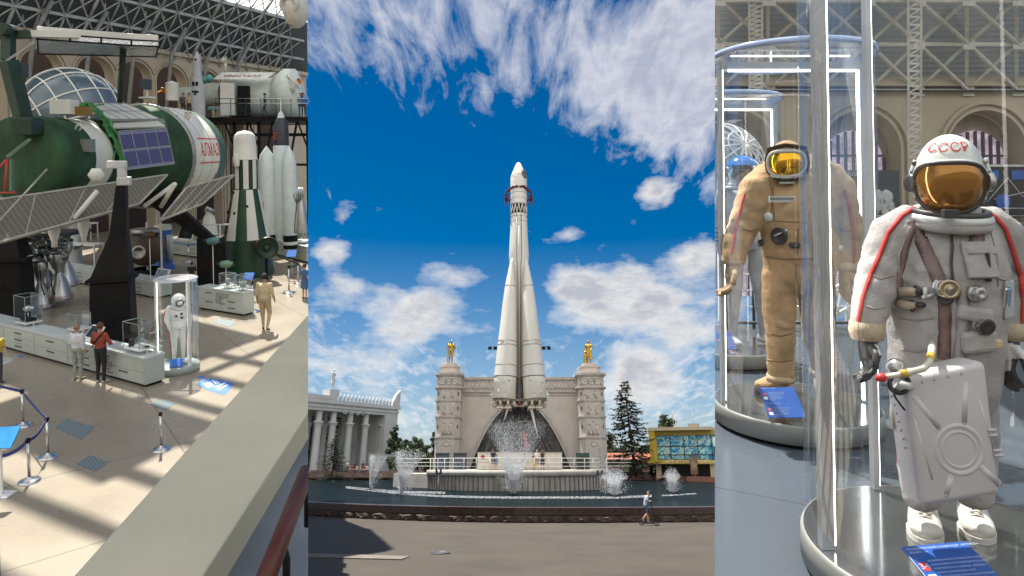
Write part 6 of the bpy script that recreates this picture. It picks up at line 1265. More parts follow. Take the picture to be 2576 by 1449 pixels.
ps, J, HM = person('L', c + Vector((.02, .02, .134)), R(38), 178 * s_, 'white space suit with a round helmet standing in the round glass case', (1, 1, 1), (1, 1, 1), onemat=suitw, cat='space suit', name='space_suit', fat=1.32, vox=.016, sleeve=1,
    pose=dict(neck=(0, -.06, 1.45), chest=(0, -.02, 1.28), head=(0, -.12, 1.60), elL=(.27, -.04, 1.14), elR=(-.27, -.04, 1.14), wrL=(.24, -.20, .95), wrR=(-.24, -.20, .95), haL=(.22, -.25, .86), haR=(-.22, -.25, .86)))
q = MB(); q.sphere((0, -.10, 1.62), .165, 20, 14); q.tube([(0, -.05, 1.46), (0, -.08, 1.50)], .16, 16); q.part('helmet', pm('helmet_white', (.74, .74, .72), .3), ps); q = MB(); q.lathe([(.09, -.02), (.115, .0), (.09, .03)], 20, (0, -.235, 1.58), (0, -1, -.35)); q.lathe([(.001, .0), (.095, -.01)], 20, (0, -.25, 1.575), (0, -1, -.35), mi=1); q.part('visor', [pm('visor_rim', (.30, .30, .30), .4), pm('visor_dark', (.05, .04, .04), .12)], ps)
q = MB(); q.tube([(.28, .02, 1.38), (.335, .0, 1.14), (.30, -.14, 1.0)], .012, 6); q.tube([(-.28, .02, 1.38), (-.335, .0, 1.14), (-.30, -.14, 1.0)], .012, 6); q.tube([(.215, .01, .9), (.185, .0, .5), (.16, .03, .2)], .012, 6); q.tube([(-.215, .01, .9), (-.185, .0, .5), (-.16, .03, .2)], .012, 6); q.part('red_stripe', redp, ps)
for x, z in ((.05, 1.28), (-.07, 1.24), (.06, 1.18)): q = MB(); q.lathe([(.03, 0), (.03, .02), (.001, .02)], 10, (x, -.16, z), (0, -1, 0)); q.part('valve', darksteel, ps)
q = MB(); q.box(-.12, .12, -.01, .01, 0, .18); q.xf(Matrix.Rotation(R(-50), 4, 'X')); q.thing('L', 'info_plate', blueb, 'tilted blue plate at the feet of the white space suit', 'plate', loc=c + Vector((.10, -.26, .15)), rz=R(20))
# ---- people of the hall
def walker(px, py, head_py, rz, label, top, bot, **k):
    o = fL(px, py); return person('L', o, R(rz), (py - head_py) * o.y / 1700 * 1.03, label, top, bot, **k)
walker(197, 955, 816, 172, 'person in a loose white shirt and pale grey trousers leaning on the front cabinet', (.62, .64, .70), (.33, .36, .33), shoes=(.30, .27, .22), hair=(.32, .22, .13), sleeve=.78, fat=1.22, pose=dict(haL=(.28, -.16, .84), wrL=(.28, -.08, .92)))
walker(255, 962, 812, 168, 'person in a rust-red shirt and black trousers with a dark shoulder strap', (.30, .055, .035), (.018, .018, .022), shoes=(.62, .60, .58), hair=(.12, .05, .02), sleeve=.72, fat=1.16, pose=dict(elL=(.30, -.02, 1.15), wrL=(.24, -.22, 1.05), haL=(.21, -.31, 1.06), elR=(-.30, -.04, 1.15), wrR=(-.20, -.24, 1.08), haR=(-.16, -.32, 1.10)))
for o_ in [x for x in col.objects if x.get('label', '').startswith('person in a rust-red')]: q = MB(); q.tube([(-.13, .115, 1.43), (.02, .155, 1.25), (.17, .12, 1.06)], [(.022, .007)] * 3, 8, ref=(1, 0, 1)); q.tube([(-.13, .11, 1.43), (-.14, -.02, 1.49), (-.10, -.12, 1.40)], [(.022, .007)] * 3, 8, ref=(1, 0, 0)); q.part('shoulder_strap', black, o_)
walker(667, 831, 690, 176, 'person in a cream shirt and beige trousers walking away in black shoes', (.56, .46, .28), (.46, .36, .22), shoes=(.02, .02, .025), hair=(.015, .012, .01), sleeve=.62, fat=1.25, skin=1, pose=dict(knR=(-.11, -.10, .52), anR=(-.12, .12, .13), toR=(-.13, .0, .035), knL=(.10, -.07, .51), anL=(.10, -.10, .09), elR=(-.27, .04, 1.14), wrR=(-.27, -.10, .93), haR=(-.26, -.14, .84)))
walker(-6, 965, 832, 60, 'person in a yellow top with bright red hair at the very edge of the hall', (.68, .50, .05), (.05, .05, .07), hair=(.35, .09, .02), sleeve=.35, hairlen=.18)
walker(484, 730, 660, 190, 'person with short dark hair and a black top behind the suit case', (.015, .015, .02), (.02, .02, .03), hair=(.012, .01, .01), sleeve=.4, fat=1.15)
walker(767, 752, 665, 150, 'person in a blue dress walking at the right edge of the hall', (.05, .13, .30), (.06, .12, .26), skirt=True, sleeve=.4, hair=(.03, .02, .02))
# ---- stanchions and belts
def make_post(o, h, label):
    r = root('L', 'stanchion', label, 'stanchion', o, 0, 'steel barrier stanchions'); q = MB(); q.lathe([(.135, 0), (.135, .012), (.11, .03), (.03, .055), (.02, .07)], 28); q.part('base', steel, r)
    q = MB(); q.tube([(0, 0, .06), (0, 0, h - .06)], .019, 12); q.part('post', steel, r); q = MB(); q.tube([(0, 0, h - .06), (0, 0, h)], .024, 12); q.box(-.012, .012, -.035, .035, h - .05, h - .01); q.part('belt_head', black, r); return r
sp_ = [(58.5, 1071, 977, 'stanchion with a blue belt nearest the front cabinet'), (121, 1150, 1045, 'stanchion between the two blue belts, upper right of the group'), (74, 1211, 1098, 'stanchion nearest the bottom left, joined by a sagging blue belt'), (406, 1131, 1032, 'lone steel stanchion on the sunlit floor by the parapet'), (727, 737, 666, 'stanchion in the middle of the black belt by the walking person'), (750, 713, 660, 'farthest right stanchion, by the dark dress'), (475, 659, 614, 'far stanchion in front of the distant cabinet'), (636, 785, 705, 'stanchion beside the blue info sign behind the walking person')]
o0 = fL(sp_[0][0], sp_[0][1]); P0 = make_post(o0, (sp_[0][1] - sp_[0][2]) * o0.y / 1700, sp_[0][3]); H0 = (sp_[0][1] - sp_[0][2]) * o0.y / 1700
SP = [(o0, H0)]
for px, py, ty, lb in sp_[1:]: o = fL(px, py); k = (py - ty) * o.y / 1700 / H0; copy_thing(P0, 'L', o, 0, k, lb); SP.append((o, H0 * k))
def belt(a, b, sag, label, m):
    q = MB(); n = 12; P = [a.lerp(b, i / n) - Vector((0, 0, sag * 4 * (i / n) * (1 - i / n))) for i in range(n + 1)]
    for p0, p1 in zip(P, P[1:]): q.bar(p0, p1, .006, .045)
    q.thing_at('L', 'barrier_belt', m, label, 'belt', group='barrier belts')
bb_ = pm('belt_blue', (.015, .035, .20), .7); up = lambda i: SP[i][0] + Vector((0, 0, SP[i][1] - .03))
belt(up(0), up(1), .02, 'blue belt sloping between two front stanchions', bb_); belt(up(1), up(2), .06, 'blue belt sagging to the lowest stanchion', bb_); belt(up(0), fL(-40, 1050) + Vector((0, 0, SP[0][1])), .0, 'blue belt running out of the hall to the left from the first stanchion', bb_); belt(up(2), aL(-30, 1142, SP[2][0].y + .3), .1, 'blue belt from the lowest stanchion towards the blue info panel', bb_)
belt(up(4), up(5), .05, 'black belt between the two stanchions at the right', black); belt(aL(693, 640, SP[5][0].y + 1.5), up(5), .02, 'black belt from the green rocket to the far stanchion', black); belt(up(6), aL(432, 609, SP[6][0].y), .0, 'pale blue belt left of the far stanchion', pm('belt_light', (.10, .25, .65), .6)); belt(up(6), aL(505, 613, SP[6][0].y), .0, 'pale blue belt right of the far stanchion', MATS['belt_light'])
o = fL(5, 1245); r = root('L', 'info_stand', 'white post with a tilted bright blue panel among the front stanchions', 'info stand', o); q = MB(); q.box(-.13, .13, -.1, .1, 0, .012); q.box(-.012, .012, -.012, .012, .012, .70); q.part('post', white, r); q = MB(); q.obox((0, -.02, .76), (.20, .03, 0), (-.02, .12, .09), (0, -.006, .008)); q.part('panel', pm('panel_cyan', (.02, .28, .75), .4), r)
o = fL(628, 786); r = root('L', 'info_stand', 'slim steel post with a small blue sign at the cabinet end', 'info stand', o); q = MB(); q.tube([(0, 0, 0), (0, 0, .95)], .015, 8); q.lathe([(.12, 0), (.12, .02), (.02, .04)], 16); q.part('post', steel, r); q = MB(); q.obox((0, -.02, 1.0), (.13, 0, 0), (0, .08, .08), (0, -.006, .006)); q.part('panel', blueb, r)
o = fL(735, 700); r = root('L', 'info_stand', 'blue sign hanging on the black belt at the right', 'info stand', o); q = MB(); q.tube([(0, 0, 0), (0, 0, .8)], .012, 8); q.part('post', steel, r); q = MB(); q.obox((0, -.02, .86), (.16, 0, 0), (0, .10, .1), (0, -.006, .006)); q.part('panel', blueb, r)
# ---- floor sticker and grates
def flat(pts, name, m, label, cat, z=.004, group=None): q = MB(); q.ext([fL(x, y) + Vector((0, 0, .001)) for x, y in pts], (0, 0, z)); return q.thing_at('L', name, m, label, cat, group=group)
rr = root('L', 'floor_sticker', 'round-cornered blue floor sticker with white patches near the parapet', 'sticker', fL(540, 972)); oo = fL(540, 972)
q = MB(); q.ext([fL(x, y) - oo + Vector((0, 0, .001)) for x, y in ((496, 966), (508, 957), (532, 953), (560, 957), (588, 965), (580, 978), (565, 994), (530, 984), (505, 975))], (0, 0, .003)); q.part('sheet', blueb, rr)
q = MB()
for pts in (((512, 966), (530, 962), (538, 972), (520, 976)), ((540, 974), (566, 962), (569, 964), (543, 977)), ((546, 979), (572, 967), (575, 969), (550, 982)), ((533, 957), (536, 956), (546, 966), (543, 967)), ((541, 957), (544, 957), (553, 964), (550, 966))): q.ext([fL(x, y) - oo + Vector((0, 0, .0042)) for x, y in pts], (0, 0, .001))
q.part('print', pm('print_white', (.75, .75, .76), .6), rr)
flat(((497, 949), (508, 945), (516, 950), (504, 955)), 'floor_sticker', blueb, 'tiny blue and red floor sticker above the large one', 'sticker'); flat(((45, 897), (52, 894), (59, 898), (52, 901)), 'floor_sticker', blueb, 'small blue sticker on the floor at the foot of the front cabinet', 'sticker')
gratem = bpy.data.materials.new('floor_grate_mesh'); gratem.use_nodes = True; t = NT(gratem.node_tree); b = t.n['Principled BSDF']; tc = t.new('ShaderNodeTexCoord'); ck = t.new('ShaderNodeTexChecker', Vector=tc.outputs['Object'], Scale=34); t.put(b, 'Base_Color', t.mix(ck.outputs['Fac'], (.08, .12, .14), (.20, .26, .28))); t.put(b, 'Metallic', .0); t.put(b, 'Roughness', .7)
for pts, lb in ((((137, 1076), (170, 1053), (238, 1075), (205, 1106)), 'steel floor grate between the front stanchions and the shade'), (((194, 1168), (225, 1145), (272, 1163), (240, 1187)), 'steel floor grate nearest the viewer'), (((377, 1018), (400, 1003), (443, 1015), (418, 1033)), 'grey floor grate above the lone stanchion'), (((533, 810), (548, 801), (594, 810), (578, 823)), 'blue-grey floor grate beyond the suit case')): flat(pts, 'floor_grate', gratem, lb, 'grate', group='floor grates')
flat(((-30, 900), (0, 893), (36, 905), (0, 925)), 'floor_plate', pm('pale_plate', (.42, .45, .42), .5), 'pale plate on the floor at the left end of the front cabinet', 'plate')
# ---- rocket engine with four chambers
oe = fL(118, 775); se = oe.y / 1700; en = root('L', 'rocket_engine', 'steel four-chamber rocket engine with pipework standing behind the front cabinet', 'rocket engine', oe)
sil = pm('engine_steel', (.50, .51, .50), .30, .85, var=.12, vs=2, stretch=(1, 1, .3))
for x, y, zb_ in ((-17, 0, 0), (17, .25, .18), (-40, .55, .3), (0, .8, .45)):
    c_ = Vector((x * se, y, zb_)); q = MB(); q.lathe([(31 * se, 0), (32 * se, .02), (32 * se, .10), (29 * se, .20, 0), (26 * se, 28 * se), (19 * se, 50 * se), (9 * se, 68 * se), (8 * se, 74 * se), (17 * se, 92 * se), (20 * se, 100 * se), (20 * se, 122 * se), (17 * se, 126 * se), (.01, 128 * se)], 28, c_); nz_ = q.part('nozzle', sil, en)
    q = MB(); q.lathe([(30.5 * se, .11), (31.5 * se, .13), (30.0 * se, .15)], 28, c_); q.part('red_ring', redp, nz_)
    q = MB(); q.lathe([(20.4 * se, 119 * se), (23 * se, 121 * se), (20.4 * se, 124 * se)], 28, c_); q.part('flange', darksteel, nz_)
rnd = random.Random(4); pip = pm('pipe_steel', (.40, .42, .40), .3, .9, var=.2)
for i in range(34):
    a = Vector((rnd.uniform(-50, 45) * se, rnd.uniform(0, .8), (rnd.uniform(122, 180)) * se)); b_ = a + Vector((rnd.uniform(-24, 24) * se, rnd.uniform(-.2, .2), rnd.uniform(-24, 24) * se)); q = MB(); q.tube([a, a.lerp(b_, .5) + Vector((0, 0, rnd.uniform(-.08, .08))), b_], rnd.choice((.012, .018, .03, .05)), 8); q.part('pipe', pip if i % 3 else darksteel, en)
for i in range(9): q = MB(); q.sphere((rnd.uniform(-40, 35) * se, rnd.uniform(0, .6), rnd.uniform(128, 172) * se), rnd.uniform(.05, .11), 10, 7); q.part('valve_body', pip, en)
for x0, x1 in ((-62, -30), (-62, -5), (45, 10), (58, 30), (-20, 8), (30, 5)): q = MB(); q.bar((x0 * se, .1, 186 * se), (x1 * se, .2, 124 * se), .035); q.part('strut', pm('strut_teal', (.10, .17, .17), .45), en)
q = MB(); q.box(-66 * se, 62 * se, -.1, 1.0, 184 * se, 192 * se); q.part('top_frame', darksteel, en)
for x in (-25, 2, 28): q = MB(); q.tube([(x * se, -.25, 100 * se), (x * se + .05, -.3, 62 * se), (x * se + .1, -.25, 38 * se)], .016, 6); q.part('hose', black, en)
# ---- green and white carrier rocket
og = fL(622, 690); sg = og.y / 1700; gr = root('L', 'carrier_rocket', 'broad green cone-shaped rocket with white stripes and a rounded white top', 'rocket', og); Z = lambda py: (690 - py) * sg
q = MB(); q.lathe([(62 * sg, Z(702)), (66 * sg, Z(684)), (56 * sg, Z(640)), (54 * sg, Z(600))], 40); q.part('tail', pm('rocket_green', (.018, .060, .030), .4, var=.15), gr)
q = MB(); q.lathe([(53.9 * sg, Z(600)), (30 * sg, Z(473))], 40); co = q.part('cone', MATS['rocket_green'], gr)
for a in (R(-112), R(-52), R(8), R(68), R(128), R(188)):
    q = MB(); w_ = R(15); n_ = 6; f = lambda u, v: (lambda r: (r * math.cos(a + (u - .5) * 2 * w_), r * math.sin(a + (u - .5) * 2 * w_), Z(598 + (474 - 598) * v)))((53.9 + (30 - 53.9) * (598 - (598 + (474 - 598) * v)) / 127) * sg + .012); q.grid(f, n_, 4); q.part('white_stripe', cream_p, co)
q = MB(); q.lathe([(29 * sg, Z(473)), (28 * sg, Z(398))], 40); ms = q.part('striped_section', dgreen, gr)
for i in range(8): a = 2 * math.pi * i / 8 + .2; q = MB(); q.grid(lambda u, v: ((28.9 * sg + .012) * math.cos(a + u * .42), (28.9 * sg + .012) * math.sin(a + u * .42), Z(472 - 72 * v)), 4, 1); q.part('white_stripe', cream_p, ms)
q = MB(); q.lathe([(29.5 * sg, Z(399)), (27 * sg, Z(395)), (26 * sg, Z(350)), (24 * sg, Z(338)), (17 * sg, Z(330)), (.01, Z(326))], 40); q.part('nose', cream_p, gr)
q = MB(); q.lathe([(.09, 0), (.12, .3), (.05, .45)], 12, (-.12, -.44, Z(415)), (0, -.1, 1)); q.part('nose_pod', cream_p, gr)
for px, py in ((604, 482), (610, 532), (584, 531), (638, 515)): q = MB(); rr_ = (30 + (54 - 30) * (py - 473) / 127) * sg; x = (px - 622) * sg; q.lathe([(.06, 0), (.001, .012)], 12, (x, -math.sqrt(max(rr_ ** 2 - x * x, .01)) - .015, Z(py)), (0, -1, 0)); q.part('port', black, gr)
q = MB(); q.lathe([(40 * sg, 0), (38 * sg, Z(702) + .0)], 24) if False else q.lathe([(45 * sg, -.0), (45 * sg, .05), (40 * sg, .06)], 24); q.part('stand', black, gr)
oc = aL(667, 622, og.y - 1.1); cp_ = root('L', 'descent_hatch', 'dark green hatch disc with a red body beside the green rocket', 'hatch', Vector((oc.x, oc.y, 0))); q = MB(); q.lathe([(.01, 0), (26 * sg, .04), (27 * sg, .10), (25 * sg, .16)], 32, (.1, -.12, oc.z), (.5, -.8, .1)); q.lathe([(.10, -.03), (.11, .03), (.001, .02)], 16, (.12, -.16, oc.z), (.5, -.8, .1)); q.part('disc', dgreen, cp_); q = MB(); q.lathe([(.3, -.55), (.34, -.2), (.30, .05)], 20, (.05, .0, oc.z), (.5, -.8, .1)); q.part('red_body', pm('hatch_red', (.22, .015, .02), .4), cp_); q = MB(); q.tube([(0, .1, 0), (0, .1, oc.z - .2)], .05, 8); q.part('stand', black, cp_)
# ---- white rocket with strap-on boosters
D = 26.5; b_ = aL(712, 618, D); s_ = D / 1700; wr_ = root('L', 'booster_rocket', 'white rocket with tall side boosters, black nose and red lettering at the right', 'rocket', b_ - Vector((0, 0, 0))); Z = lambda py: (618 - py) * s_
wcy = pm('rocket_cool_white', (.62, .70, .70), .4, var=.05)
q = MB(); q.lathe([(20 * s_, Z(600)), (20 * s_, Z(368)), (18 * s_, Z(364))], 28); q.part('core', wcy, wr_)
q = MB(); q.lathe([(18.5 * s_, Z(368)), (18 * s_, Z(312)), (12 * s_, Z(300)), (9 * s_, Z(296))], 28); q.part('black_nose', pm('nose_black', (.03, .034, .042), .4), wr_); q = MB(); q.lathe([(9 * s_, Z(297)), (6 * s_, Z(285)), (1.2 * s_, Z(278)), (1 * s_, Z(250)), (.001, Z(249))], 14); q.part('spike', wcy, wr_)
for x, y, top, r_b in ((-34, -.15, 366, 21), (25, -.30, 366, 17)):
    q = MB(); q.lathe([(r_b * s_, Z(588)), (r_b * s_, Z(top + 45)), (r_b * .75 * s_, Z(top + 22)), (.01, Z(top))], 24, (x * s_, y, 0)); bo_ = q.part('booster', wcy, wr_); q = MB(); q.lathe([(r_b * s_, Z(622)), (r_b * 1.01 * s_, Z(589))], 24, (x * s_, y, 0)); q.lathe([(r_b * 1.02 * s_, Z(612)), (r_b * 1.02 * s_, Z(604))], 24, (x * s_, y, 0), mi=1); q.part('tail_band', [black, wcy], bo_)
for i, ch in enumerate('УР700'): q = MB(); text_on(q, ch, 13 * s_, (-38 * s_, -.15 - 21 * s_ - .012, Z(511 + i * 10.5)), (1, 0, 0), (0, 0, 1), .004); q.part('lettering', redp, wr_)
for i in range(4): q = MB(); q.box(-14 * s_, -6 * s_, -18.6 * s_, -17 * s_, Z(336 + i * 5), Z(333.5 + i * 5)); q.part('red_mark', redp, wr_)
D = 25; b_ = aL(757, 586, D); s_ = D / 1700; eb = root('L', 'rocket_engine', 'silver bell-shaped engine at the right end of the hall', 'rocket engine', b_); q = MB(); q.lathe([(17 * s_, 0), (17 * s_, .25), (15 * s_, .5), (11 * s_, 1.05), (7 * s_, 1.25), (7 * s_, 1.6)], 24); q.part('bell', sil, eb)
for i in range(5): q = MB(); q.tube([(-.1, -.1, 1.1), (-.2 + .1 * i, -.2, 1.4), (.0 + .03 * i, -.1, 1.7)], .02, 6); q.part('pipe', pip, eb)
o = fL(747, 655); s_ = o.y / 1700; tb = root('L', 'engine_table', 'white table carrying a small green engine at the right', 'table', o + Vector((0, .3, .72))); q = MB(); q.box(-30 * s_, 24 * s_, -.3, .3, 0, .05); q.part('top', white, tb)
e2 = root('L', 'rocket_engine', 'small green and steel engine with ring pipes on the white table', 'rocket engine', o + Vector((0, .3, .772))); rnd = random.Random(8)
for i in range(14): q = MB(); q.tube([(rnd.uniform(-.35, .25), rnd.uniform(-.2, .2), rnd.uniform(.02, .1)), (rnd.uniform(-.35, .25), rnd.uniform(-.2, .2), rnd.uniform(.2, .5)), (rnd.uniform(-.35, .25), rnd.uniform(-.2, .2), rnd.uniform(.02, .45))], .025, 6); q.part('pipe', pip if i % 3 else bgreen, e2)
q = MB(); q.sphere((-.05, 0, .2), .17, 14, 8); q.part('pump', pm('pump_green', (.15, .22, .12), .4), e2)
# ---- descent capsule, blue drum, small engines, tables
o = fL(368, 690); s_ = o.y / 1700; vc = root('L', 'descent_capsule', 'scorched brown spherical descent capsule behind the black column', 'capsule', o); Z = lambda py: (690 - py) * s_
q = MB(); q.sphere((0, 0, Z(622)), 46 * s_, 28, 18); q.part('shell', pm('scorched', (.20, .12, .075), .6, vs=.9, col2=(.035, .025, .02), bump=.4), vc); q = MB(); q.lathe([(.22, 0), (.24, .05), (.17, .06), (.16, .02), (.001, .03)], 20, (.10, -46 * s_ * .94, Z(627)), (.15, -1, .1)); q.part('porthole', [pm('port_rim', (.5, .5, .48), .4)], vc); q = MB(); q.lathe([(.44, 0), (.46, .1), (.35, .14), (.001, .15)], 24, (0, 0, Z(583))); q.part('hatch_ring', pm('hatch_steel', (.42, .42, .40), .4, .6), vc); q = MB(); q.lathe([(.5, 0), (.45, .22)], 20); q.part('stand', black, vc)
o = fL(412, 676); s_ = o.y / 1700; bd = root('L', 'blue_drum', 'bright blue drum-shaped exhibit beside the brown capsule', 'exhibit', o); Z = lambda py: (676 - py) * s_; q = MB(); q.lathe([(26 * s_, 0), (26 * s_, .1), (21 * s_, .2), (20 * s_, Z(576)), (18 * s_, Z(574))], 28); q.part('drum', pm('drum_blue', (.02, .13, .48), .4, var=.12), bd); q = MB(); q.lathe([(20.5 * s_, Z(576)), (20 * s_, Z(564)), (.01, Z(562))], 28); q.part('cap', cream_p, bd); q = MB(); q.tube([(24 * s_, -.2, Z(650)), (24 * s_, -.2, Z(588))], .11, 10); q.part('side_tank', wcy, bd)
o = fL(528, 640); s_ = o.y / 1700; e3 = root('L', 'rocket_engine', 'white cone-shaped engine under the right wing panel', 'rocket engine', o); Z = lambda py: (640 - py) * s_; q = MB(); q.lathe([(20 * s_, Z(592)), (18 * s_, Z(570)), (13 * s_, Z(545)), (8 * s_, Z(536)), (9 * s_, Z(524))], 24); q.part('bell', cream_p, e3); q = MB(); q.lathe([(18 * s_, 0), (18 * s_, Z(593))], 16); q.part('stand', cab, e3)
q = MB(); q.tube([(-8 * s_, 0, Z(528)), (0, -.2, Z(522)), (14 * s_, 0, Z(530))], .09, 8); q.part('pump', sil, e3)
for (px, py, w_, d_, h_, lb) in ((212, 668, 1.35, .5, .85, 'white display table left of the blue screen'), (205, 600, 1.5, .5, .8, 'white table far behind the wing thrusters'), (345, 650, .5, .4, .7, 'small white table beside the capsule')):
    o = fL(px, py); r = root('L', 'display_table', lb, 'table', o, R(-10), 'white display tables'); q = MB(); q.box(-w_ / 2, w_ / 2, -d_ / 2, d_ / 2, h_ - .06, h_); q.part('top', white, r)
    for sx in (-1, 1):
        for sy in (-1, 1): q = MB(); q.box(sx * (w_ / 2 - .03) - .02, sx * (w_ / 2 - .03) + .02, sy * (d_ / 2 - .03) - .02, sy * (d_ / 2 - .03) + .02, 0, h_ - .061); q.part('leg', white, r)
for px, py, ty, tw, lb in ((372, 690, 557, 0, 'tall thin white stand pole left of the blue drum'), (408, 700, 557, 0, 'tall thin white stand pole in front of the blue drum'), (513, 705, 566, 30, 'tall white frame stand holding a small satellite model'), (556, 700, 565, 22, 'white frame stand beside the green rocket')):
    o = fL(px, py); s_ = o.y / 1700; r = root('L', 'model_stand', lb, 'stand', o, 0, 'tall white model stands'); q = MB(); q.box(-.025, .025, -.025, .025, 0, (py - ty) * s_); q.part('pole', white, r)
    if tw: q = MB(); q.box(-tw * s_, tw * s_, -.02, .02, (py - ty) * s_, (py - ty) * s_ + .05); q.part('crossbar', white, r)
for px, py, lb, m_ in ((535, 606, 'small teal and black satellite model by the green rocket', pm('teal', (.08, .22, .22), .4)), (376, 591, 'small brown space probe model in front of the capsule', pm('probe_brown', (.10, .055, .03), .4)), (568, 664, 'small green spaceship model above the glass cases', pm('ship_green', (.18, .32, .22), .5))):
    c_ = aL(px, py, 20.0); s_ = 20 / 1700; r = root('L', 'spacecraft_model', lb, 'model', c_, R(-20), 'small spacecraft models'); q = MB(); q.lathe([(.04, -.2), (.10, -.15), (.11, .1), (.07, .16), (.05, .3)], 14, (0, 0, 0), (1, 0, .1)); q.part('hull', m_, r); q = MB(); q.box(-.34, .34, -.01, .01, -.05, .03); q.part('solar_wing', darksteel, r); q = MB(); q.tube([(0, 0, -.1), (0, 0, -c_.z + .01)], .012, 6); q.part('stem', white, r)
# ================================================================ the gallery of space suits (frame R: gallery floor at z = 0)
from mathutils.bvhtree import BVHTree
from mathutils import noise as mnoise
def aR(px, py, D): return at('R', px, py, D)
def fR(px, py, z=0.0): return fl('R', px, py, z)
XL = 1798.5
def xl(D): return (XL - CX) / F * D
gfl = tiles('gallery_floor', (.075, .092, .115), (.03, .035, .04), 1.0, 1.0, rough=.26, var=.05, jw=.006, ang=R(28), bump=.03, vs=.8, off=(.18, .55))
q = MB(); z_ = -.12
q.ngon([fR(XL, 1760), (9, .9, 0), (9, 7.75, 0), fR(XL, 818)]); q.ngon([fR(XL, 1760) + Vector((0, 0, z_)), fR(XL, 818) + Vector((0, 0, z_)), (9, 7.75, z_), (9, .9, z_)]); q.ngon([fR(XL, 818), (9, 7.75, 0), (9, 7.75, z_), fR(XL, 818) + Vector((0, 0, z_))]); struct(q, 'R', 'floor', gfl)
q = MB(); z_ = -5.0; q.ngon([(xl(7.8), 7.8, z_), (16, 7.8, z_), (16, 20.2, z_), (xl(20.2) + .2, 20.2, z_)]); struct(q, 'R', 'lower_floor', pm('lower_floor_grey', (.24, .24, .23), .5, var=.1))
# unseen panels added above the picture, blocking and softening the sun on the suits
q = MB()
for x0, x1, y0, y1 in ((-.9, 6, 1.2, 3.55), (-.9, 6, 3.65, 5.3), (-.9, 6, 5.4, 8.6)): q.box(x0, x1, y0, y1, 4.3, 4.32)
q.thing('R', 'gallery_diffuser', MATS.get('corrugated_clear') or corr('corrugated_clear', (.75, .82, .82), tr=.8), 'translucent corrugated panels added unseen over the suit gallery to soften the sun', 'roof')
# ---- arcade wall
DWr = 20.0; zc = aR(2200, 231, DWr).z; aw = root('R', 'arcade_wall', 'cream arcade wall with glazed round arches behind the space suits', 'wall', (0, DWr, 0)); zlo = -5.0
sA = DWr / F; cs = [(1853 + 315 * i) for i in range(4)]; X_ = lambda px: aR(px, 510, DWr).x
hwA = 98 * sA; zs = aR(2168, 375, DWr).z
def half(c_, s_, e, R0, y0, dep, top): 
    arc = [(c_ + s_ * R0 * math.cos(a), zs + R0 * math.sin(a)) for a in [R(90) * i / 10 for i in range(11)]]
    return [(e, y0, zlo), (c_ + s_ * R0, y0, zlo)] + [(x, y0, z) for x, z in arc] + [(c_, y0, top), (e, y0, top)]
q = MB(); ed = [xl(DWr) + .02] + [(X_(a) + X_(b)) / 2 for a, b in zip(cs, cs[1:])] + [X_(2960)]
for cpx, e0, e1 in zip(cs, ed, ed[1:]):
    c_ = X_(cpx)
    for s_, e in ((-1, e0), (1, e1)):
        if s_ < 0 and e > c_ - hwA:   # the first arch is cut by the end of the wall
            if e < c_: 
                a0 = math.acos(max(-1, min(1, (c_ - e) / hwA))); arc = [(c_ - hwA * math.cos(a), zs + hwA * math.sin(a)) for a in [a0 + (R(90) - a0) * i / 8 for i in range(9)]]
                q.ext([(x, 0, z) for x, z in arc] + [(c_, 0, zc + .4), (e, 0, zc + .4)], (0, .6, 0))
            continue
        q.ext(half(c_, s_, e, hwA, 0, .6, zc + .4), (0, .6, 0))
q.part('wall', cream, aw)
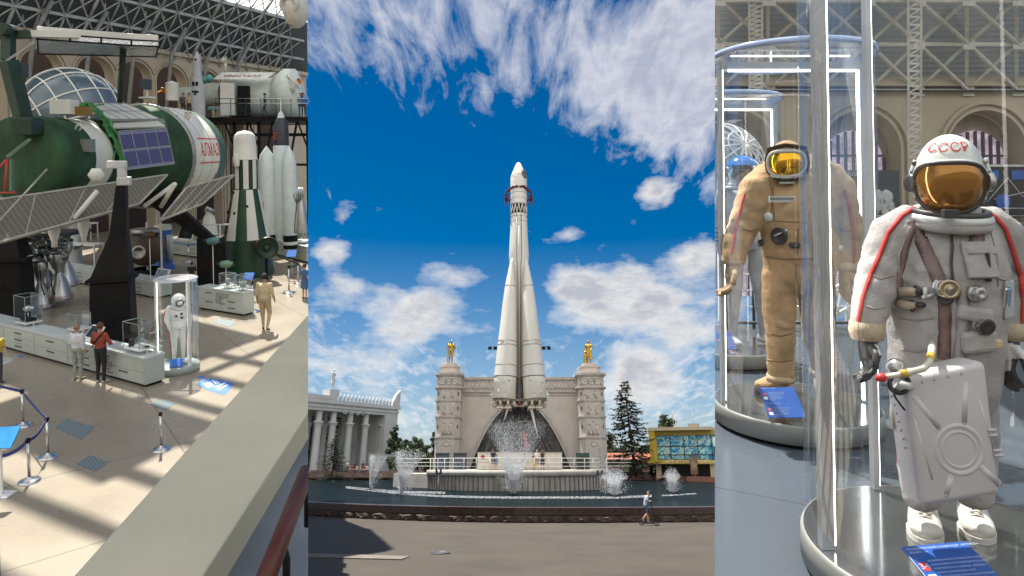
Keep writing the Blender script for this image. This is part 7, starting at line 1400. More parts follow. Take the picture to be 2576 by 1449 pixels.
for cpx in cs:
    c_ = X_(cpx); q = MB(); n_ = 22
    for r0, r1, o in ((1.0, 1.07, .07), (1.15, 1.23, .12)):
        for i in range(n_):
            a, b = R(180) * i / n_, R(180) * (i + 1) / n_
            if c_ + hwA * r1 * math.cos(b) < xl(DWr) + .05: continue
            P = lambda r, t, y: Vector((c_ + hwA * r * math.cos(t), y, zs + hwA * r * math.sin(t))); q.hexa([P(r0, a, -.001), P(r0, b, -.001), P(r1, b, -.001), P(r1, a, -.001), P(r0, a, -o), P(r0, b, -o), P(r1, b, -o), P(r1, a, -o)])
        for s_ in (-1, 1):
            xa, xb = sorted((c_ + s_ * hwA * r0, c_ + s_ * hwA * r1))
            if xa > xl(DWr) + .05: q.box(xa, xb, -o, -.001, zlo, zs)
    q.part('arch_moulding', cream, aw)
    # glazing set back in the arch, with mullions
    wz = 60 * sA; g = MB(); zw = zs - .32; rk_ = .80
    rc_ = MB(); rc_.ngon([(max(c_ + hwA * math.cos(a) * 1.02, xl(DWr) + .2), .62, zs + hwA * math.sin(a) * 1.02) for a in [R(180) * i / 20 for i in range(21)]] + [(max(c_ - hwA * 1.02, xl(DWr) + .2), .62, -1.4), (c_ + hwA * 1.02, .62, -1.4)]); rc_.part('recess', pm('recess_grey', (.34, .30, .25), .8), aw)
    pts = [(c_ + hwA * math.cos(a) * rk_, .5, zw + hwA * math.sin(a) * rk_) for a in [R(180) * i / 20 for i in range(21)]]
    x0_ = xl(DWr) + .2
    pts = [(max(x, x0_), y, z) for x, y, z in pts]; g.ngon(pts + [(max(c_ - hwA * rk_, x0_), .5, -1.4), (c_ + hwA * rk_, .5, -1.4)])
    pane = g.part('window', MATS.get('lit_window') or None, aw) if 'lit_window' in MATS else None
    if pane is None:
        m = bpy.data.materials.new('lit_window'); m.use_nodes = True; MATS['lit_window'] = m; t = NT(m.node_tree); b = t.n['Principled BSDF']; tc = t.new('ShaderNodeTexCoord'); nz = t.new('ShaderNodeTexNoise', Vector=tc.outputs['Object'], Scale=1.4, Detail=7, Roughness=.7)
        c3_ = t.ramp(nz.outputs[0], ((.35, (.16, .13, .17)), (.5, (.34, .25, .31)), (.66, (.62, .50, .58)))); t.put(b, 'Base_Color', c3_); t.put(b, 'Emission_Color', c3_); t.put(b, 'Emission_Strength', .55); t.put(b, 'Roughness', .2)
        pane = g.part('window', m, aw)
    q = MB()
    for i in range(-4, 5):
        x = c_ + i * hwA * .20; h_ = math.sqrt(max((hwA * rk_) ** 2 - (x - c_) ** 2, .01))
        if x > x0_: q.box(x - .03, x + .03, .40, .49, -1.4, zw + h_ * .98)
    for z in (-.3, zw - .45, zw + .15): q.box(max(c_ - hwA * rk_, x0_), c_ + hwA * rk_, .39, .488, z - .03, z + .03)
    q.part('mullion', pm('mullion_plum', (.05, .04, .05), .5), pane)
q = MB(); q.box(xl(DWr) + .02, X_(2960), -.22, -.001, zc + .15, zc + .40); q.part('cornice', cream, aw)
# ---- vault with crossed trusses
vr = root('R', 'vault_roof', 'grey corrugated vault with white crossed trusses above the arcade', 'roof', (0, 0, 0)); pr2 = [(20.3, zc + .4), (18.7, zc + 1.75), (17.0, zc + 2.9), (14.6, zc + 3.9), (12, zc + 4.5)]
q = MB()
for (d0, z0), (d1, z1) in zip(pr2, pr2[1:]): q.ngon([(xl(d0) + .03, d0, z0), (d0 * .85, d0, z0), (d1 * .85, d1, z1), (xl(d1) + .03, d1, z1)])
q.part('roof_panel', corr('corrugated_slate', (.30, .34, .37), tr=.05), vr)
def inr(px, py): # a point of the truss plane, half a metre under the panels
    for i in range(90):
        D = 20.0 - i * .1; p = aR(px, py, D)
        for (d0, z0), (d1, z1) in zip(pr2, pr2[1:]):
            if d1 <= D <= d0:
                if p.z <= z0 + (z1 - z0) * (d0 - D) / (d0 - d1) - .42: return p
    return aR(px, py, 16)
twh = pm('truss_white', (.74, .75, .72), .5, var=.10); rows = [229, 112, 2, -105]; colsx = [1807 + 125 * k for k in range(0, 9)]
for py in rows: q = MB(); pts = [inr(px, py) for px in colsx]; [q.bar(a, b, .15, .10) for a, b in zip(pts, pts[1:])]; q.part('chord', twh, vr)
for i, px in enumerate(colsx):
    q = MB(); pts = [inr(px, py) for py in rows]; [q.bar(a, b, .09, .09) for a, b in zip(pts, pts[1:])]; q.part('rib', twh, vr)
    for py in rows: q = MB(); p = inr(px, py); q.obox(p - Vector((0, .08, 0)), (.17, 0, 0), (0, .02, 0), (0, 0, .16)); q.part('gusset', twh, vr)
for xa, xb in zip(colsx, colsx[1:]):
    for ya, yb in zip(rows, rows[1:]):
        q = MB(); q.bar(inr(xa, ya), inr(xb, yb), .075); q.bar(inr(xb, ya) + Vector((0, -.07, 0)), inr(xa, yb) + Vector((0, -.07, 0)), .075); m_ = (xa + xb) / 2; q.part('brace', twh, vr)
q = MB(); a, b = inr(1801, 222) + Vector((.1, 0, 0)), inr(2700, 222); q.bar(a, b, .1, .12); q.tube([a - Vector((0, .2, .12)), b - Vector((0, .2, .12))], .04, 6); q.part('service_duct', darksteel, vr)
for px, y1 in ((1901, 240), (2301, 430)):
    q = MB(); c0, c1 = aR(px, y1, 19.2), aR(px, -60, 17.2)
    for dx in (-.17, .17): q.bar(c0 + Vector((dx, 0, 0)), c1 + Vector((dx, 0, 0)), .06)
    n_ = 26
    for i in range(n_): a = c0.lerp(c1, i / n_); b = c0.lerp(c1, (i + 1) / n_); q.bar(a + Vector((-.17, 0, 0)), b + Vector((.17, 0, 0)), .035); q.bar(a + Vector((-.17, .03, 0)), a + Vector((.17, .03, 0)), .05)
    q.part('lattice_post', twh, vr)
# ---- boards and things across the hall
def board(px0, px1, py0, py1, D, label, m, fn=None, fr_=True):
    a, b = aR(px0, py1, D), aR(px1, py0, D); c_ = Vector(((a.x + b.x) / 2, D, a.z)); w_, h_ = b.x - a.x, b.z - a.z; r = root('R', 'exhibition_board', label, 'board', c_, 0, 'boards along the arcade')
    q = MB(); q.box(-w_ / 2, w_ / 2, 0, .1, 0, h_); q.part('board', m, r)
    if fn: q = MB(); fn(q, w_, h_); q.part('graphics', pm('board_white', (.55, .57, .58), .6), r)
    q = MB(); [q.box(s_ * w_ * .4 - .04, s_ * w_ * .4 + .04, .02, .08, -c_.z - 5, 0) for s_ in (-1, 1)]; q.part('post', darksteel, r); return r
def blot(q, w_, h_):
    rnd = random.Random(2); text_on(q, 'НАЧАЛО', .16, (-w_ * .2, -.004, h_ * .92), (1, 0, 0), (0, 0, 1), .003)
    for i in range(16): q.sphere((rnd.uniform(-.4, .4) * w_, 0, rnd.uniform(.05, .5) * h_), .16, 7, 5, sc=(rnd.uniform(.6, 1.5), .06, rnd.uniform(.8, 2)))
board(2078, 2262, 428, 556, 18.6, 'dark blue-grey board with white map shapes between the two suits', pm('board_slate', (.045, .06, .075), .5), blot)
def lines(q, w_, h_):
    q.box(-w_ / 2, w_ / 2, -.02, -.001, h_ - .06, h_); [q.tube([(x0 * w_, -.01, z0 * h_), (x1 * w_, -.01, z1 * h_)], .012, 5) for x0, z0, x1, z1 in ((-.4, .3, -.1, .75), (-.1, .75, .1, .4), (-.3, .35, .2, .5), (.1, .4, .35, .55))]
br = board(2466, 2640, 414, 548, 18.6, 'black board with blue bands at the far right', pm('board_black', (.012, .014, .02), .4), lines)
q = MB(); q.box(-1.0, -.45, -.03, -.021, 1.05, 1.3); q.box(-.1, .55, -.03, -.021, 1.05, 1.3); q.lathe([(.22, 0), (.12, .01), (.001, .01)], 7, (-.35, -.03, .45), (0, -1, 0)); q.part('blue_band', pm('band_blue', (.02, .10, .42), .5), br)
# distant white truss stands, a rail of the opposite gallery
og = root('R', 'opposite_gallery', 'pale gallery edge with thin rails across the hall', 'gallery', (0, 18, 0)); zz = aR(2200, 600, 18).z
q = MB(); q.box(xl(18) + .1, 16, 0, .5, zz - .35, zz + .2); q.part('edge', cream, og)
for z in (.4, .6, .8): q = MB(); q.tube([(xl(18) + .1, .2, zz + z), (16, .2, zz + z)], .02, 5); q.part('rail', steel, og)
q = MB(); [q.bar((xl(18) + .2 + i * .35, .2, zz + .2), (xl(18) + .2 + i * .35, .2, zz + .8), .02) for i in range(34)]; q.part('baluster', darksteel, og)
for i, (xa, ya, xb, yb, lb) in enumerate(((2080, 770, 2180, 715, 'white lattice girder sloping up behind the tan suit'), (1905, 700, 1930, 770, 'white lattice girder seen between the tan suit and its case edge'), (2090, 650, 2190, 668, 'white lattice girder level with the tan gloves'))):
    a, b = aR(xa, ya, 11), aR(xb, yb, 11.4); o = (a + b) / 2; r = root('R', 'lattice_girder', lb, 'girder', o, 0, 'white lattice girders below'); a, b = a - o, b - o; dd = (b - a).normalized(); nn = Vector((0, 0, 1)) if abs(dd.z) < .8 else Vector((1, 0, 0))
    q = MB(); h_ = .22; [q.bar(a + nn * s_, b + nn * s_, .05) for s_ in (-h_, h_)]; n_ = 8
    for j in range(n_): s_ = h_ if j % 2 else -h_; q.bar(a.lerp(b, j / n_) + nn * s_, a.lerp(b, (j + 1) / n_) - nn * s_, .035)
    q.part('lattice', white, r); q = MB(); q.bar((0, 0, -h_), (0, 0, -5 - o.z + .01), .06); q.part('leg', white, r)
rl = root('R', 'gallery_railing', 'dark railing with slim posts at the edge of the suit gallery', 'railing', (0, 7.6, 0)); zt = .84
for z, m_, r__ in ((zt, darksteel, .02), (.60, steel, .008), (.42, steel, .008), (.24, steel, .008), (.06, darksteel, .02)): q = MB(); q.tube([(xl(7.6) + .03, 0, z), (9, 0, z)], r__, 6); q.part('rail', m_, rl)
for i in range(22): x = xl(7.6) + .12 + i * .30; q = MB(); q.bar((x, 0, 0), (x, 0, zt), .02, .03); q.part('post', black, rl)
# half of the glass globe, cut where the wall of the square begins
D = 14.0; c = aR(1800, 432, D); rg = 122 * D / F; gb = root('R', 'glass_globe', 'white-ribbed glass globe at the left edge behind the far suit', 'globe', c); 
pole = Vector((.35, -.8, .5)).normalized(); e1, e2, _ = frame_from(pole); vis = lambda p: (c.x + p.x) > xl(D + p.y) + .06
def arcs(ps, r, name):
    run = []
    for p in ps + [None]:
        if p is not None and vis(p): run.append(p)
        else:
            if len(run) > 2: q = MB(); q.tube(run, r, 5); q.part(name, white, gb)
            run = []
for i in range(14): a = math.pi * 2 * i / 14; arcs([(pole * math.cos(t) + (e1 * math.cos(a) + e2 * math.sin(a)) * math.sin(t)) * rg for t in [math.pi * k / 30 for k in range(31)]], .022, 'meridian_bar')
for k in range(1, 9): t = math.pi * k / 9; arcs([(pole * math.cos(t) + (e1 * math.cos(a) + e2 * math.sin(a)) * math.sin(t)) * rg for a in [2 * math.pi * j / 60 for j in range(61)]], .02, 'ring_bar')
q = MB(); P = []
q.lathe([(max(.001, math.cos(a) * rg * .985), math.sin(a) * rg * .985) for a in [R(-90 + 180 * i / 24) for i in range(25)]], 24, a0=R(-72), a1=R(62)); q.part('glass_shell', glass('globe_clear', (.55, .68, .80), 1.0, op=.45), gb)
q = MB(); q.tube([(.12, 0, -rg), (.12, 0, -5 - c.z)], .1, 8); q.part('stand', white, gb)
# ---- glass cases
tub = glass('tube_glass', (.95, .97, .98), .6, .02, dirt=.006, top=.19); ledw = emis('led_white', (1, .93, .86), 5.5); disc = pm('polished_disc', (.50, .52, .53), .10, .95, var=.06, vs=1.5); postm = pm('post_alu', (.50, .51, .53), .35, .6, var=.06)
basem = pm('case_base_grey', (.235, .245, .235), .5, var=.06)
def case(px, D, r, hz, label, posts, cap=True):
    c_ = Vector((aR(px, 510, D).x, D, 0)); k = root('R', 'cylinder_case', label, 'glass case', c_, 0, 'round glass cases')
    q = MB(); q.lathe([(r - .03, 0), (r - .02, .02, 1), (r, .025), (r, .12), (r - .005, .132), (r - .012, .134)], 72); q.part('base', [basem, black], k)
    q = MB(); q.lathe([(r - .013, .134), (.001, .134)], 72); q.part('disc_plate', disc, k)
    q = MB(); q.lathe([(r - .015, .136), (r - .015, hz)], 96); q.part('glass_tube', tub, k)
    for an, w_, l_ in posts:
        rr_ = r - .045; x, y = rr_ * math.cos(an), rr_ * math.sin(an); q = MB(); q.box(x - w_, x + w_, y - .02, y + .02, .136, hz - .01); p = q.part('post', postm, k); s_ = -1 if x > 0 else 1; xx = x + s_ * (w_ + .004); q = MB(); q.box(xx - .003, xx + .003, y - l_, y + l_, .15, hz - .03); q.part('light_strip', ledw, p)
    if cap:
        q = MB(); q.lathe([(r - .014, hz), (r + .004, hz), (r + .004, hz + .035), (r - .014, hz + .035)], 72); q.part('top_ring', pm('acrylic_blue', (.42, .52, .78), .12, coat=.4), k)
        q = MB(); q.lathe([(r - .015, hz + .02), (.001, hz + .02)], 48); q.part('lid', glass('lid_blue', (.86, .92, 1.0), 1.0, op=.25), k)
        q = MB(); q.box(-(r - .05), r - .05, -.03, .03, hz - .07, hz - .02); p = q.part('cross_beam', postm, k); q = MB(); q.box(-(r - .09), r - .09, -.034, -.0301, hz - .085, hz - .0705); q.part('light_strip', ledw, p)
        q = MB(); q.box(-(r - .12), r - .12, -.012, .012, hz + .021, hz + .026); q.part('lid_strip', ledw, p)
    return k, c_
K34, c34 = case(2402, 2.535, .552, 3.1, 'nearest round glass case, with the white suit and backpack inside', ((R(181), .022, .016), (R(96), .012, .01)), False)
K33, c33 = case(1993, 4.34, .503, aR(2000, 150, 4.34).z, 'round glass case with the tan suit, blue-edged lid above', ((R(0), .022, .014), (R(180), .012, .012)))
KF, cF = case(1832, 6.1, .47, aR(1850, 256, 6.1).z, 'farthest round glass case at the left edge, behind the tan suit', ((R(0), .02, .012),))
# ---------------- the suits
def view(o): return Vector((0, 0, HGT['R'])) - o
class Suit:
    """a suit on a stand: one continuous body, details laid on its real surface"""
    def __init__(s, fr_c, D, name, label, m):
        s.c = fr_c; s.D = D; s.mb = MB(); s.m = m; s.root = root('R', name, label, 'space suit', fr_c + Vector((0, 0, .135)))
        s.o = fr_c + Vector((0, 0, .135)); s.k = D / F
    def P(s, px, py, dy=0): return aR(px, py, s.D + dy) - s.o
    def limb(s, pts, n=18):
        """pts: (px, py, dy, half width in picture units, depth ratio)"""
        P = [s.P(p[0], p[1], p[2]) for p in pts]; s.mb.tube(P, [(p[3] * s.k, p[3] * s.k * p[4]) for p in pts], n, ref=(1, .0, .0)); s.mb.sphere(P[0], pts[0][3] * s.k * .98, 14, 9, sc=(1, pts[0][4], .8)); s.mb.sphere(P[-1], pts[-1][3] * s.k * .98, 14, 9, sc=(1, pts[-1][4], .5))
    def finish(s, vox, amp, fq=9, sm=5, folds=()):
        me = remeshed(s.mb, vox, sm, .5); me.update()
        for v in me.vertices:
            p = v.co; n = v.normal; d = mnoise.fractal(Vector((p.x * fq, p.y * fq, p.z * fq * 1.4)), 1.1, 2.1, 3) * amp * 1.15
            d += amp * .45 * math.sin(p.z * 48 + 9 * mnoise.noise(p * 5) + p.x * 24) * max(0, mnoise.noise(p * 4.5 + Vector((3, 1, 7)))) * 1.6
            for (fx, fy, fz, fr_, fa) in folds:
                q_ = (p - Vector((fx, fy, fz))).length / fr_
                if q_ < 1: d += fa * .8 * (1 - q_) * math.sin(p.z * 60 + p.x * 34 + 7 * mnoise.noise(p * 7))
            v.co = p + n * d
        me.materials.append(s.m)
        for p in me.polygons: p.use_smooth = True
        s.body = bpy.data.objects.new('suit_body', me); col.objects.link(s.body); s.body.parent = s.root
        s.bvh = BVHTree.FromPolygons([v.co.copy() for v in me.vertices], [tuple(p.vertices) for p in me.polygons]); return s
    def hit(s, px, py):
        d = ray('R', px, py); o = view(s.o); l, n, i, t_ = s.bvh.ray_cast(o, d.normalized())
        if l is None:
            l, n, i, t_ = s.bvh.find_nearest(s.P(px, py, 0)); 
        return l, n
    def ribbon(s, path, w, th, name, m, sub=6, lift=.002):
        """a band sewn on the surface along a picture path; w half width in metres (or one per point)"""
        pts = []
        for (x0, y0), (x1, y1) in zip(path, path[1:]): pts += [(x0 + (x1 - x0) * i / sub, y0 + (y1 - y0) * i / sub) for i in range(sub)]
        pts.append(path[-1]); H_ = [s.hit(*p) for p in pts]; q = MB(); prev = None
        L = [h[0] + h[1] * lift for h in H_]; rows_ = []
        for i in range(len(L)):
            t_ = (L[min(i + 1, len(L) - 1)] - L[max(i - 1, 0)]); t_ = t_.normalized() if t_.length > 1e-6 else Vector((0, 0, 1)); n = H_[i][1]; sd_ = t_.cross(n); sd_ = sd_.normalized() if sd_.length > 1e-6 else Vector((1, 0, 0)); rows_.append((L[i] - sd_ * w, L[i] + n * th * .8, L[i] + sd_ * w, L[i] - n * th))
        for a, b in zip(rows_, rows_[1:]): q.add(list(a) + list(b), [(0, 1, 5, 4), (1, 2, 6, 5), (2, 3, 7, 6), (3, 0, 4, 7)], 0, True)
        return q.part(name, m, s.root)
    def disc(s, px, py, prof, name, m, n=20, ax=None):
        l, nn = s.hit(px, py); q = MB(); q.lathe(prof, n, l, ax or nn); return q.part(name, m, s.root)
    def pad(s, px, py, w, h, th, name, m, rot=0, bevel=.006):
        l, nn = s.hit(px, py); u = Vector((1, 0, 0)) - nn * nn.x; u.normalize(); v = nn.cross(u); u = Matrix.Rotation(rot, 3, nn) @ u; v = nn.cross(u); q = MB(); q.obox(l + nn * th * .3, u * w / 2, v * h / 2, nn * th / 2); return q.part(name, m, s.root, bevel=bevel)
def glove(sut, w0, w1, palm_m, back_m, side, scale=1.0, name='glove'):
    """five gloved fingers curling from a palm between wrist w0 and knuckles w1"""
    w0, w1 = Vector(w0), Vector(w1); d = (w1 - w0).normalized(); f = Vector((0, -1, 0)); f = (f - d * d.dot(f)).normalized(); inw = d.cross(f) * side; L = (w1 - w0).length; q = MB(); S = scale
    q.tube([w0 - d * .02, w0 + d * L * .15, w0 + d * L * .6, w1], [(.036 * S, .030 * S), (.040 * S, .030 * S), (.045 * S, .026 * S), (.043 * S, .022 * S)], 14, ref=f)
    for i in range(4):
        o_ = w1 + f * (.032 - .021 * i) * S - d * .005; ln = (.062, .074, .070, .056)[i] * S; a = o_ + d * ln * .5 + inw * -.004; b = a + d * ln * .38 + inw * .016 * S; c_ = b + d * ln * .22 + inw * .026 * S; q.tube([o_, a, b, c_], [.0125 * S, .012 * S, .0112 * S, .009 * S], 8); q.sphere(c_, .009 * S, 8, 6)
    o_ = w0.lerp(w1, .35) + f * .036 * S; a = o_ + f * .03 * S + d * .03 * S + inw * .008; b = a + d * .036 * S + f * .004 + inw * .012; q.tube([o_, a, b], [.0165 * S, .015 * S, .0115 * S], 8); q.sphere(b, .0115 * S, 8, 6)
    me = remeshed(q, .0055 * S, 3, .5); me.materials.append(palm_m); me.materials.append(back_m)
    for p in me.polygons:
        r_ = p.center - w0; t_ = r_.dot(d); x = r_.dot(f); p.use_smooth = True
        if back_m is not palm_m and (t_ < .012 or abs(x - .0) > .9 or r_.dot(inw) > .006 or (t_ > L * .9 and r_.dot(inw) > -.012)): p.material_index = 1
    o = bpy.data.objects.new(name, me); col.objects.link(o); o.parent = sut.root; return o
def boot(sut, toe, heel, w, h, m, sole, name='boot', lace=None):
    toe, heel = Vector(toe), Vector(heel); d = (toe - heel); L = d.length; d.normalize(); q = MB()
    q.tube([heel, heel + d * L * .3, heel + d * L * .62, heel + d * L * .88, toe], [(w * .42, h * .42), (w * .46, h * .48), (w * .5, h * .36), (w * .46, h * .30), (w * .22, h * .18)], 18, ref=d.cross(Vector((0, 0, 1)))); q.tube([heel + d * L * .18 + Vector((0, 0, h * .1)), heel + d * L * .16 + Vector((0, 0, h * 1.0)), heel + d * L * .12 + Vector((0, 0, h * 1.5))], [w * .42, w * .40, w * .42], 18)
    k0 = min(p.z for p in q.v); me = remeshed(q, w * .06, 4, .5); me.materials.append(m)
    for p in me.polygons: p.use_smooth = True
    o = bpy.data.objects.new(name, me); col.objects.link(o); o.parent = sut.root
    q = MB(); sd_ = d.cross(Vector((0, 0, 1))).normalized(); out = []
    for i in range(28):
        a = 2 * math.pi * i / 28; lx = .5 + .56 * math.cos(a); wy = (.50 if math.cos(a) > -.2 else .44) * math.sin(a) * (1 + .12 * math.cos(a)); out.append(heel + d * L * lx + sd_ * w * wy * 1.05)
    z0 = max(k0, 0) ; q.ext([Vector((p.x, p.y, .0)) for p in out], (0, 0, .022)); q.part('sole', sole, o)
    if lace:
        q = MB()
        for i in range(4): b = heel + d * L * (.40 + i * .09) + Vector((0, 0, h * (.50 - i * .06))); q.tube([b - sd_ * w * .18, b + Vector((0, 0, .008)), b + sd_ * w * .18], .004, 6)
        q.tube([heel + d * L * .40 + sd_ * w * .0 + Vector((0, 0, h * .52)), heel + d * L * .42 + sd_ * w * .2 + Vector((0, -.02, h * .45)), heel + d * L * .5 + sd_ * w * .24 + Vector((0, -.03, h * .3))], .004, 6); q.part('lace', lace, o)
    return o
cloth_w = pm('suit_cloth_white', (.39, .368, .362), .85, var=.09, vs=4, bump=.5, bs=22); cloth_t = pm('suit_cloth_tan', (.44, .285, .15), .85, var=.14, vs=4, bump=.5, bs=20); red_b = pm('stripe_red', (.52, .035, .03), .75, var=.08); strapm = pm('strap_mauve', (.27, .185, .18), .8, var=.12, vs=14, bump=.5, bs=90); knit = pm('cuff_knit', (.50, .40, .29), .9, var=.1, bump=.6, bs=60, stretch=(1, 1, .1)); alum = pm('alu_fitting', (.45, .44, .42), .35, .8, var=.12); dark = pm('dark_fitting', (.045, .042, .042), .45, .3); leatherw = pm('white_leather', (.62, .59, .54), .45, var=.05, vs=5, bump=.15, bs=30)
visg = bpy.data.materials.new('gold_visor'); visg.use_nodes = True; t = NT(visg.node_tree); b = t.n['Principled BSDF']; t.put(b, 'Base_Color', (.36, .145, .008, 1)); t.put(b, 'Metallic', .55); t.put(b, 'Roughness', .09); t.put(b, 'Coat_Weight', .5)
visy = bpy.data.materials.new('yellow_visor'); visy.use_nodes = True; t = NT(visy.node_tree); b = t.n['Principled BSDF']; t.put(b, 'Base_Color', (.80, .40, .02, 1)); t.put(b, 'Metallic', .95); t.put(b, 'Roughness', .06)
helw = pm('helmet_gloss', (.62, .63, .61), .22, var=.04, coat=.4)
def helmet(s, px, py, dy, rx, rz, ry, tilt, m, vm, vis_w, vis_lo, vis_hi, rim_m, text=None, yaw=0):
    c = s.P(px, py, dy); k = s.k; T = Matrix.Translation(c) @ Matrix.Rotation(yaw, 4, 'Z') @ Matrix.Rotation(tilt, 4, 'X'); ax, ay, az = rx * k, ry * k, rz * k
    E = lambda a, e, g=1.0: T @ Vector((math.sin(a) * math.cos(e) * ax * g, -math.cos(a) * math.cos(e) * ay * g, math.sin(e) * az * g))
    q = MB(); q.grid(lambda u, v: E(u * 2 * math.pi, R(-62) + v * R(152)), 48, 24); h = q.part('helmet', m, s.root)
    mid, ho = (vis_lo + vis_hi) / 2, (vis_hi - vis_lo) / 2; sq = lambda x: math.copysign(abs(x) ** .72, x)
    q = MB(); q.grid(lambda u, v: E(vis_w * v * sq(math.cos(u * 2 * math.pi)), mid + ho * v * sq(math.sin(u * 2 * math.pi)), 1.03 + .06 * (1 - v ** 2)), 48, 10); vz = q.part('visor', vm, h)
    for g, o, r_, mt in ((1.035, 1.04, .0075, rim_m), (1.03, 1.10, .006, m)): q = MB(); q.tube([E(vis_w * o * sq(math.cos(a)), mid + ho * o * sq(math.sin(a)), g) for a in [2 * math.pi * i / 64 for i in range(64)]], r_ * k / .0015, 8, closed=True); q.part('visor_rim', mt, h)
    if text:
        tm = text_mb(text, .060 * k / .00149, .0008); q = MB(); q.add([E(p.x / (ax * .86), vis_hi + R(24) + p.y / az, 1.022 + p.z * 2) for p in tm.v], tm.f); q.part('lettering', red_b, h)
    return h, E
# --- the white suit with the backpack
S = Suit(c34, 2.535, 'space_suit', 'white suit with СССР on its helmet, red arm stripes and a white backpack in front', cloth_w)
S.limb([(2385, 548, -.04, 84, .75), (2384, 600, -.03, 118, .85), (2380, 680, -.02, 134, .92), (2378, 770, -.01, 128, 1.0), (2376, 870, 0, 126, 1.0), (2374, 960, .01, 124, .95), (2374, 1010, .01, 108, .9)], 30)
S.limb([(2300, 560, -.01, 52, 1), (2252, 585, -.01, 58, 1.05), (2214, 680, .0, 52, 1.1), (2192, 760, -.02, 45, 1.1), (2181, 834, -.04, 37, 1.0)])
S.limb([(2468, 560, -.01, 52, 1), (2512, 588, -.01, 56, 1.05), (2538, 680, .0, 47, 1.15), (2542, 760, -.02, 43, 1.1), (2537, 834, -.04, 38, 1.0)])
S.limb([(2322, 960, .01, 66, 1.0), (2318, 1080, .03, 60, 1.0), (2318, 1180, .05, 54, 1.0), (2320, 1262, .02, 44, 1.0)]); S.limb([(2432, 960, .01, 66, 1.0), (2446, 1080, .03, 58, 1.0), (2448, 1180, .05, 52, 1.0), (2450, 1255, .02, 44, 1.0)])
S.finish(.0115, .0055, 8, 5, folds=[tuple(S.P(2230, 690, -.05)) + (.16, .007), tuple(S.P(2530, 700, -.05)) + (.16, .007), tuple(S.P(2300, 830, -.15)) + (.2, .006)])
hl, E = helmet(S, 2388, 446, -.10, 74, 104, 82, R(7), helw, visg, R(68), R(-46), R(21), dark, 'СССР', yaw=R(-33))
for s_, an in ((-1, R(-80)), (1, R(80))): q = MB(); p = E(an, R(-6), 1.0); q.lathe([(.034, 0), (.034, .018), (.020, .024), (.001, .024)], 16, p, (s_, -.2, 0)); [q.sphere(E(an, R(e), 1.04), .010, 8, 6) for e in (-28, -16, 8, 20)]; q.part('ear_latch', dark if s_ < 0 else alum, hl); q = MB(); q.tube([E(an, R(24), 1.05), E(an * 1.05, R(0), 1.14), E(an, R(-34), 1.08)], .006, 8); q.part('side_rail', helw, hl)
for y, rr_, m_, tw in ((532, 80, dark, .013), (546, 82, helw, .017), (562, 78, cloth_w, .020)): q = MB(); c_ = S.P(2388, y, -.075); q.tube([c_ + Vector((math.cos(a) * rr_ * S.k, math.sin(a) * rr_ * S.k * .95, -.018 * math.sin(a) * -1)) for a in [2 * math.pi * i / 40 for i in range(40)]], tw, 8, closed=True); q.part('neck_ring', m_, S.root)
q = MB(); c_ = S.P(2390, 538, -.21); q.obox(c_, (.026, 0, 0), (0, .012, 0), (0, 0, .016)); q.part('neck_latch', dark, S.root, bevel=.004)
for path in ([(2300, 524), (2268, 545), (2236, 585), (2215, 640), (2192, 690), (2172, 750), (2160, 810)], [(2474, 528), (2502, 545), (2528, 575), (2548, 630), (2566, 690), (2574, 760), (2571, 812)]): S.ribbon(path, .0085, .003, 'red_stripe', red_b, lift=.004)
S.ribbon([(2296, 556), (2330, 632), (2356, 690), (2374, 728)], .023, .004, 'strap', strapm); S.ribbon([(2298, 566), (2278, 620), (2264, 690), (2258, 770)], .014, .003, 'strap', strapm); S.ribbon([(2460, 560), (2456, 610), (2452, 652)], .026, .003, 'strap', strapm)
S.ribbon([(2391, 572), (2395, 620), (2392, 665), (2398, 720)], .0045, .004, 'zipper', dark, lift=.005); S.ribbon([(2418, 720), (2425, 780), (2420, 850), (2412, 905)], .020, .006, 'front_flap', cloth_w)
S.ribbon([(2376, 752), (2377, 800), (2376, 850), (2375, 905)], .020, .005, 'strap', pm('strap_dusty', (.24, .145, .135), .8, var=.15, vs=20, bump=.5, bs=90))
S.pad(2462, 655, .10, .13, .020, 'pocket', cloth_w); S.pad(2462, 632, .11, .03, .026, 'pocket_flap', cloth_w); S.pad(2478, 672, .010, .10, .03, 'pocket_edge', dark)
S.disc(2388, 727, [(.032, -.005), (.034, .012), (.026, .018), (.022, .010), (.010, .012), (.008, .024), (.001, .025)], 'buckle_disc', pm('brass_buckle', (.52, .42, .28), .3, .8)); S.disc(2376, 722, [(.036, -.002), (.036, .006), (.02, .007)], 'buckle_plate', alum); S.disc(2378, 748, [(.026, 0), (.026, .012), (.014, .012), (.012, .004)], 'buckle_ring', dark)
for y in (733, 758):
    a, na = S.hit(2262, y); b, nb_ = S.hit(2312, y + (6 if y > 740 else -2)); q = MB(); q.tube([a + na * .008, a.lerp(b, .5) + na * .016, b + nb_ * .014], [.017, .016, .013], 12); q.part('tan_pouch', pm('pouch_tan', (.42, .34, .25), .7, var=.1), S.root); q = MB(); q.tube([b + nb_ * .014, b + nb_ * .014 + Vector((.035, -.006, .004))], [.012, .009], 10); q.part('pouch_nozzle', dark, S.root); p_ = a.lerp(b, .72) + na * .016; q = MB(); q.tube([p_ + Vector((0, math.cos(t_) * .018, math.sin(t_) * .018)) for t_ in [2 * math.pi * i / 20 for i in range(20)]], .0035, 6, closed=True); q.part('pouch_band', dark, S.root)
q = MB(); a, na = S.hit(2328, 738); q.tube([a + na * .03, a + na * .03 + Vector((.05, 0, .012))], .006, 8); q.tube([a + na * .03 + Vector((.01, 0, 0)), a + na * .03 + Vector((.01, 0, .035))], .007, 8); q.part('valve_tee', helw, S.root)
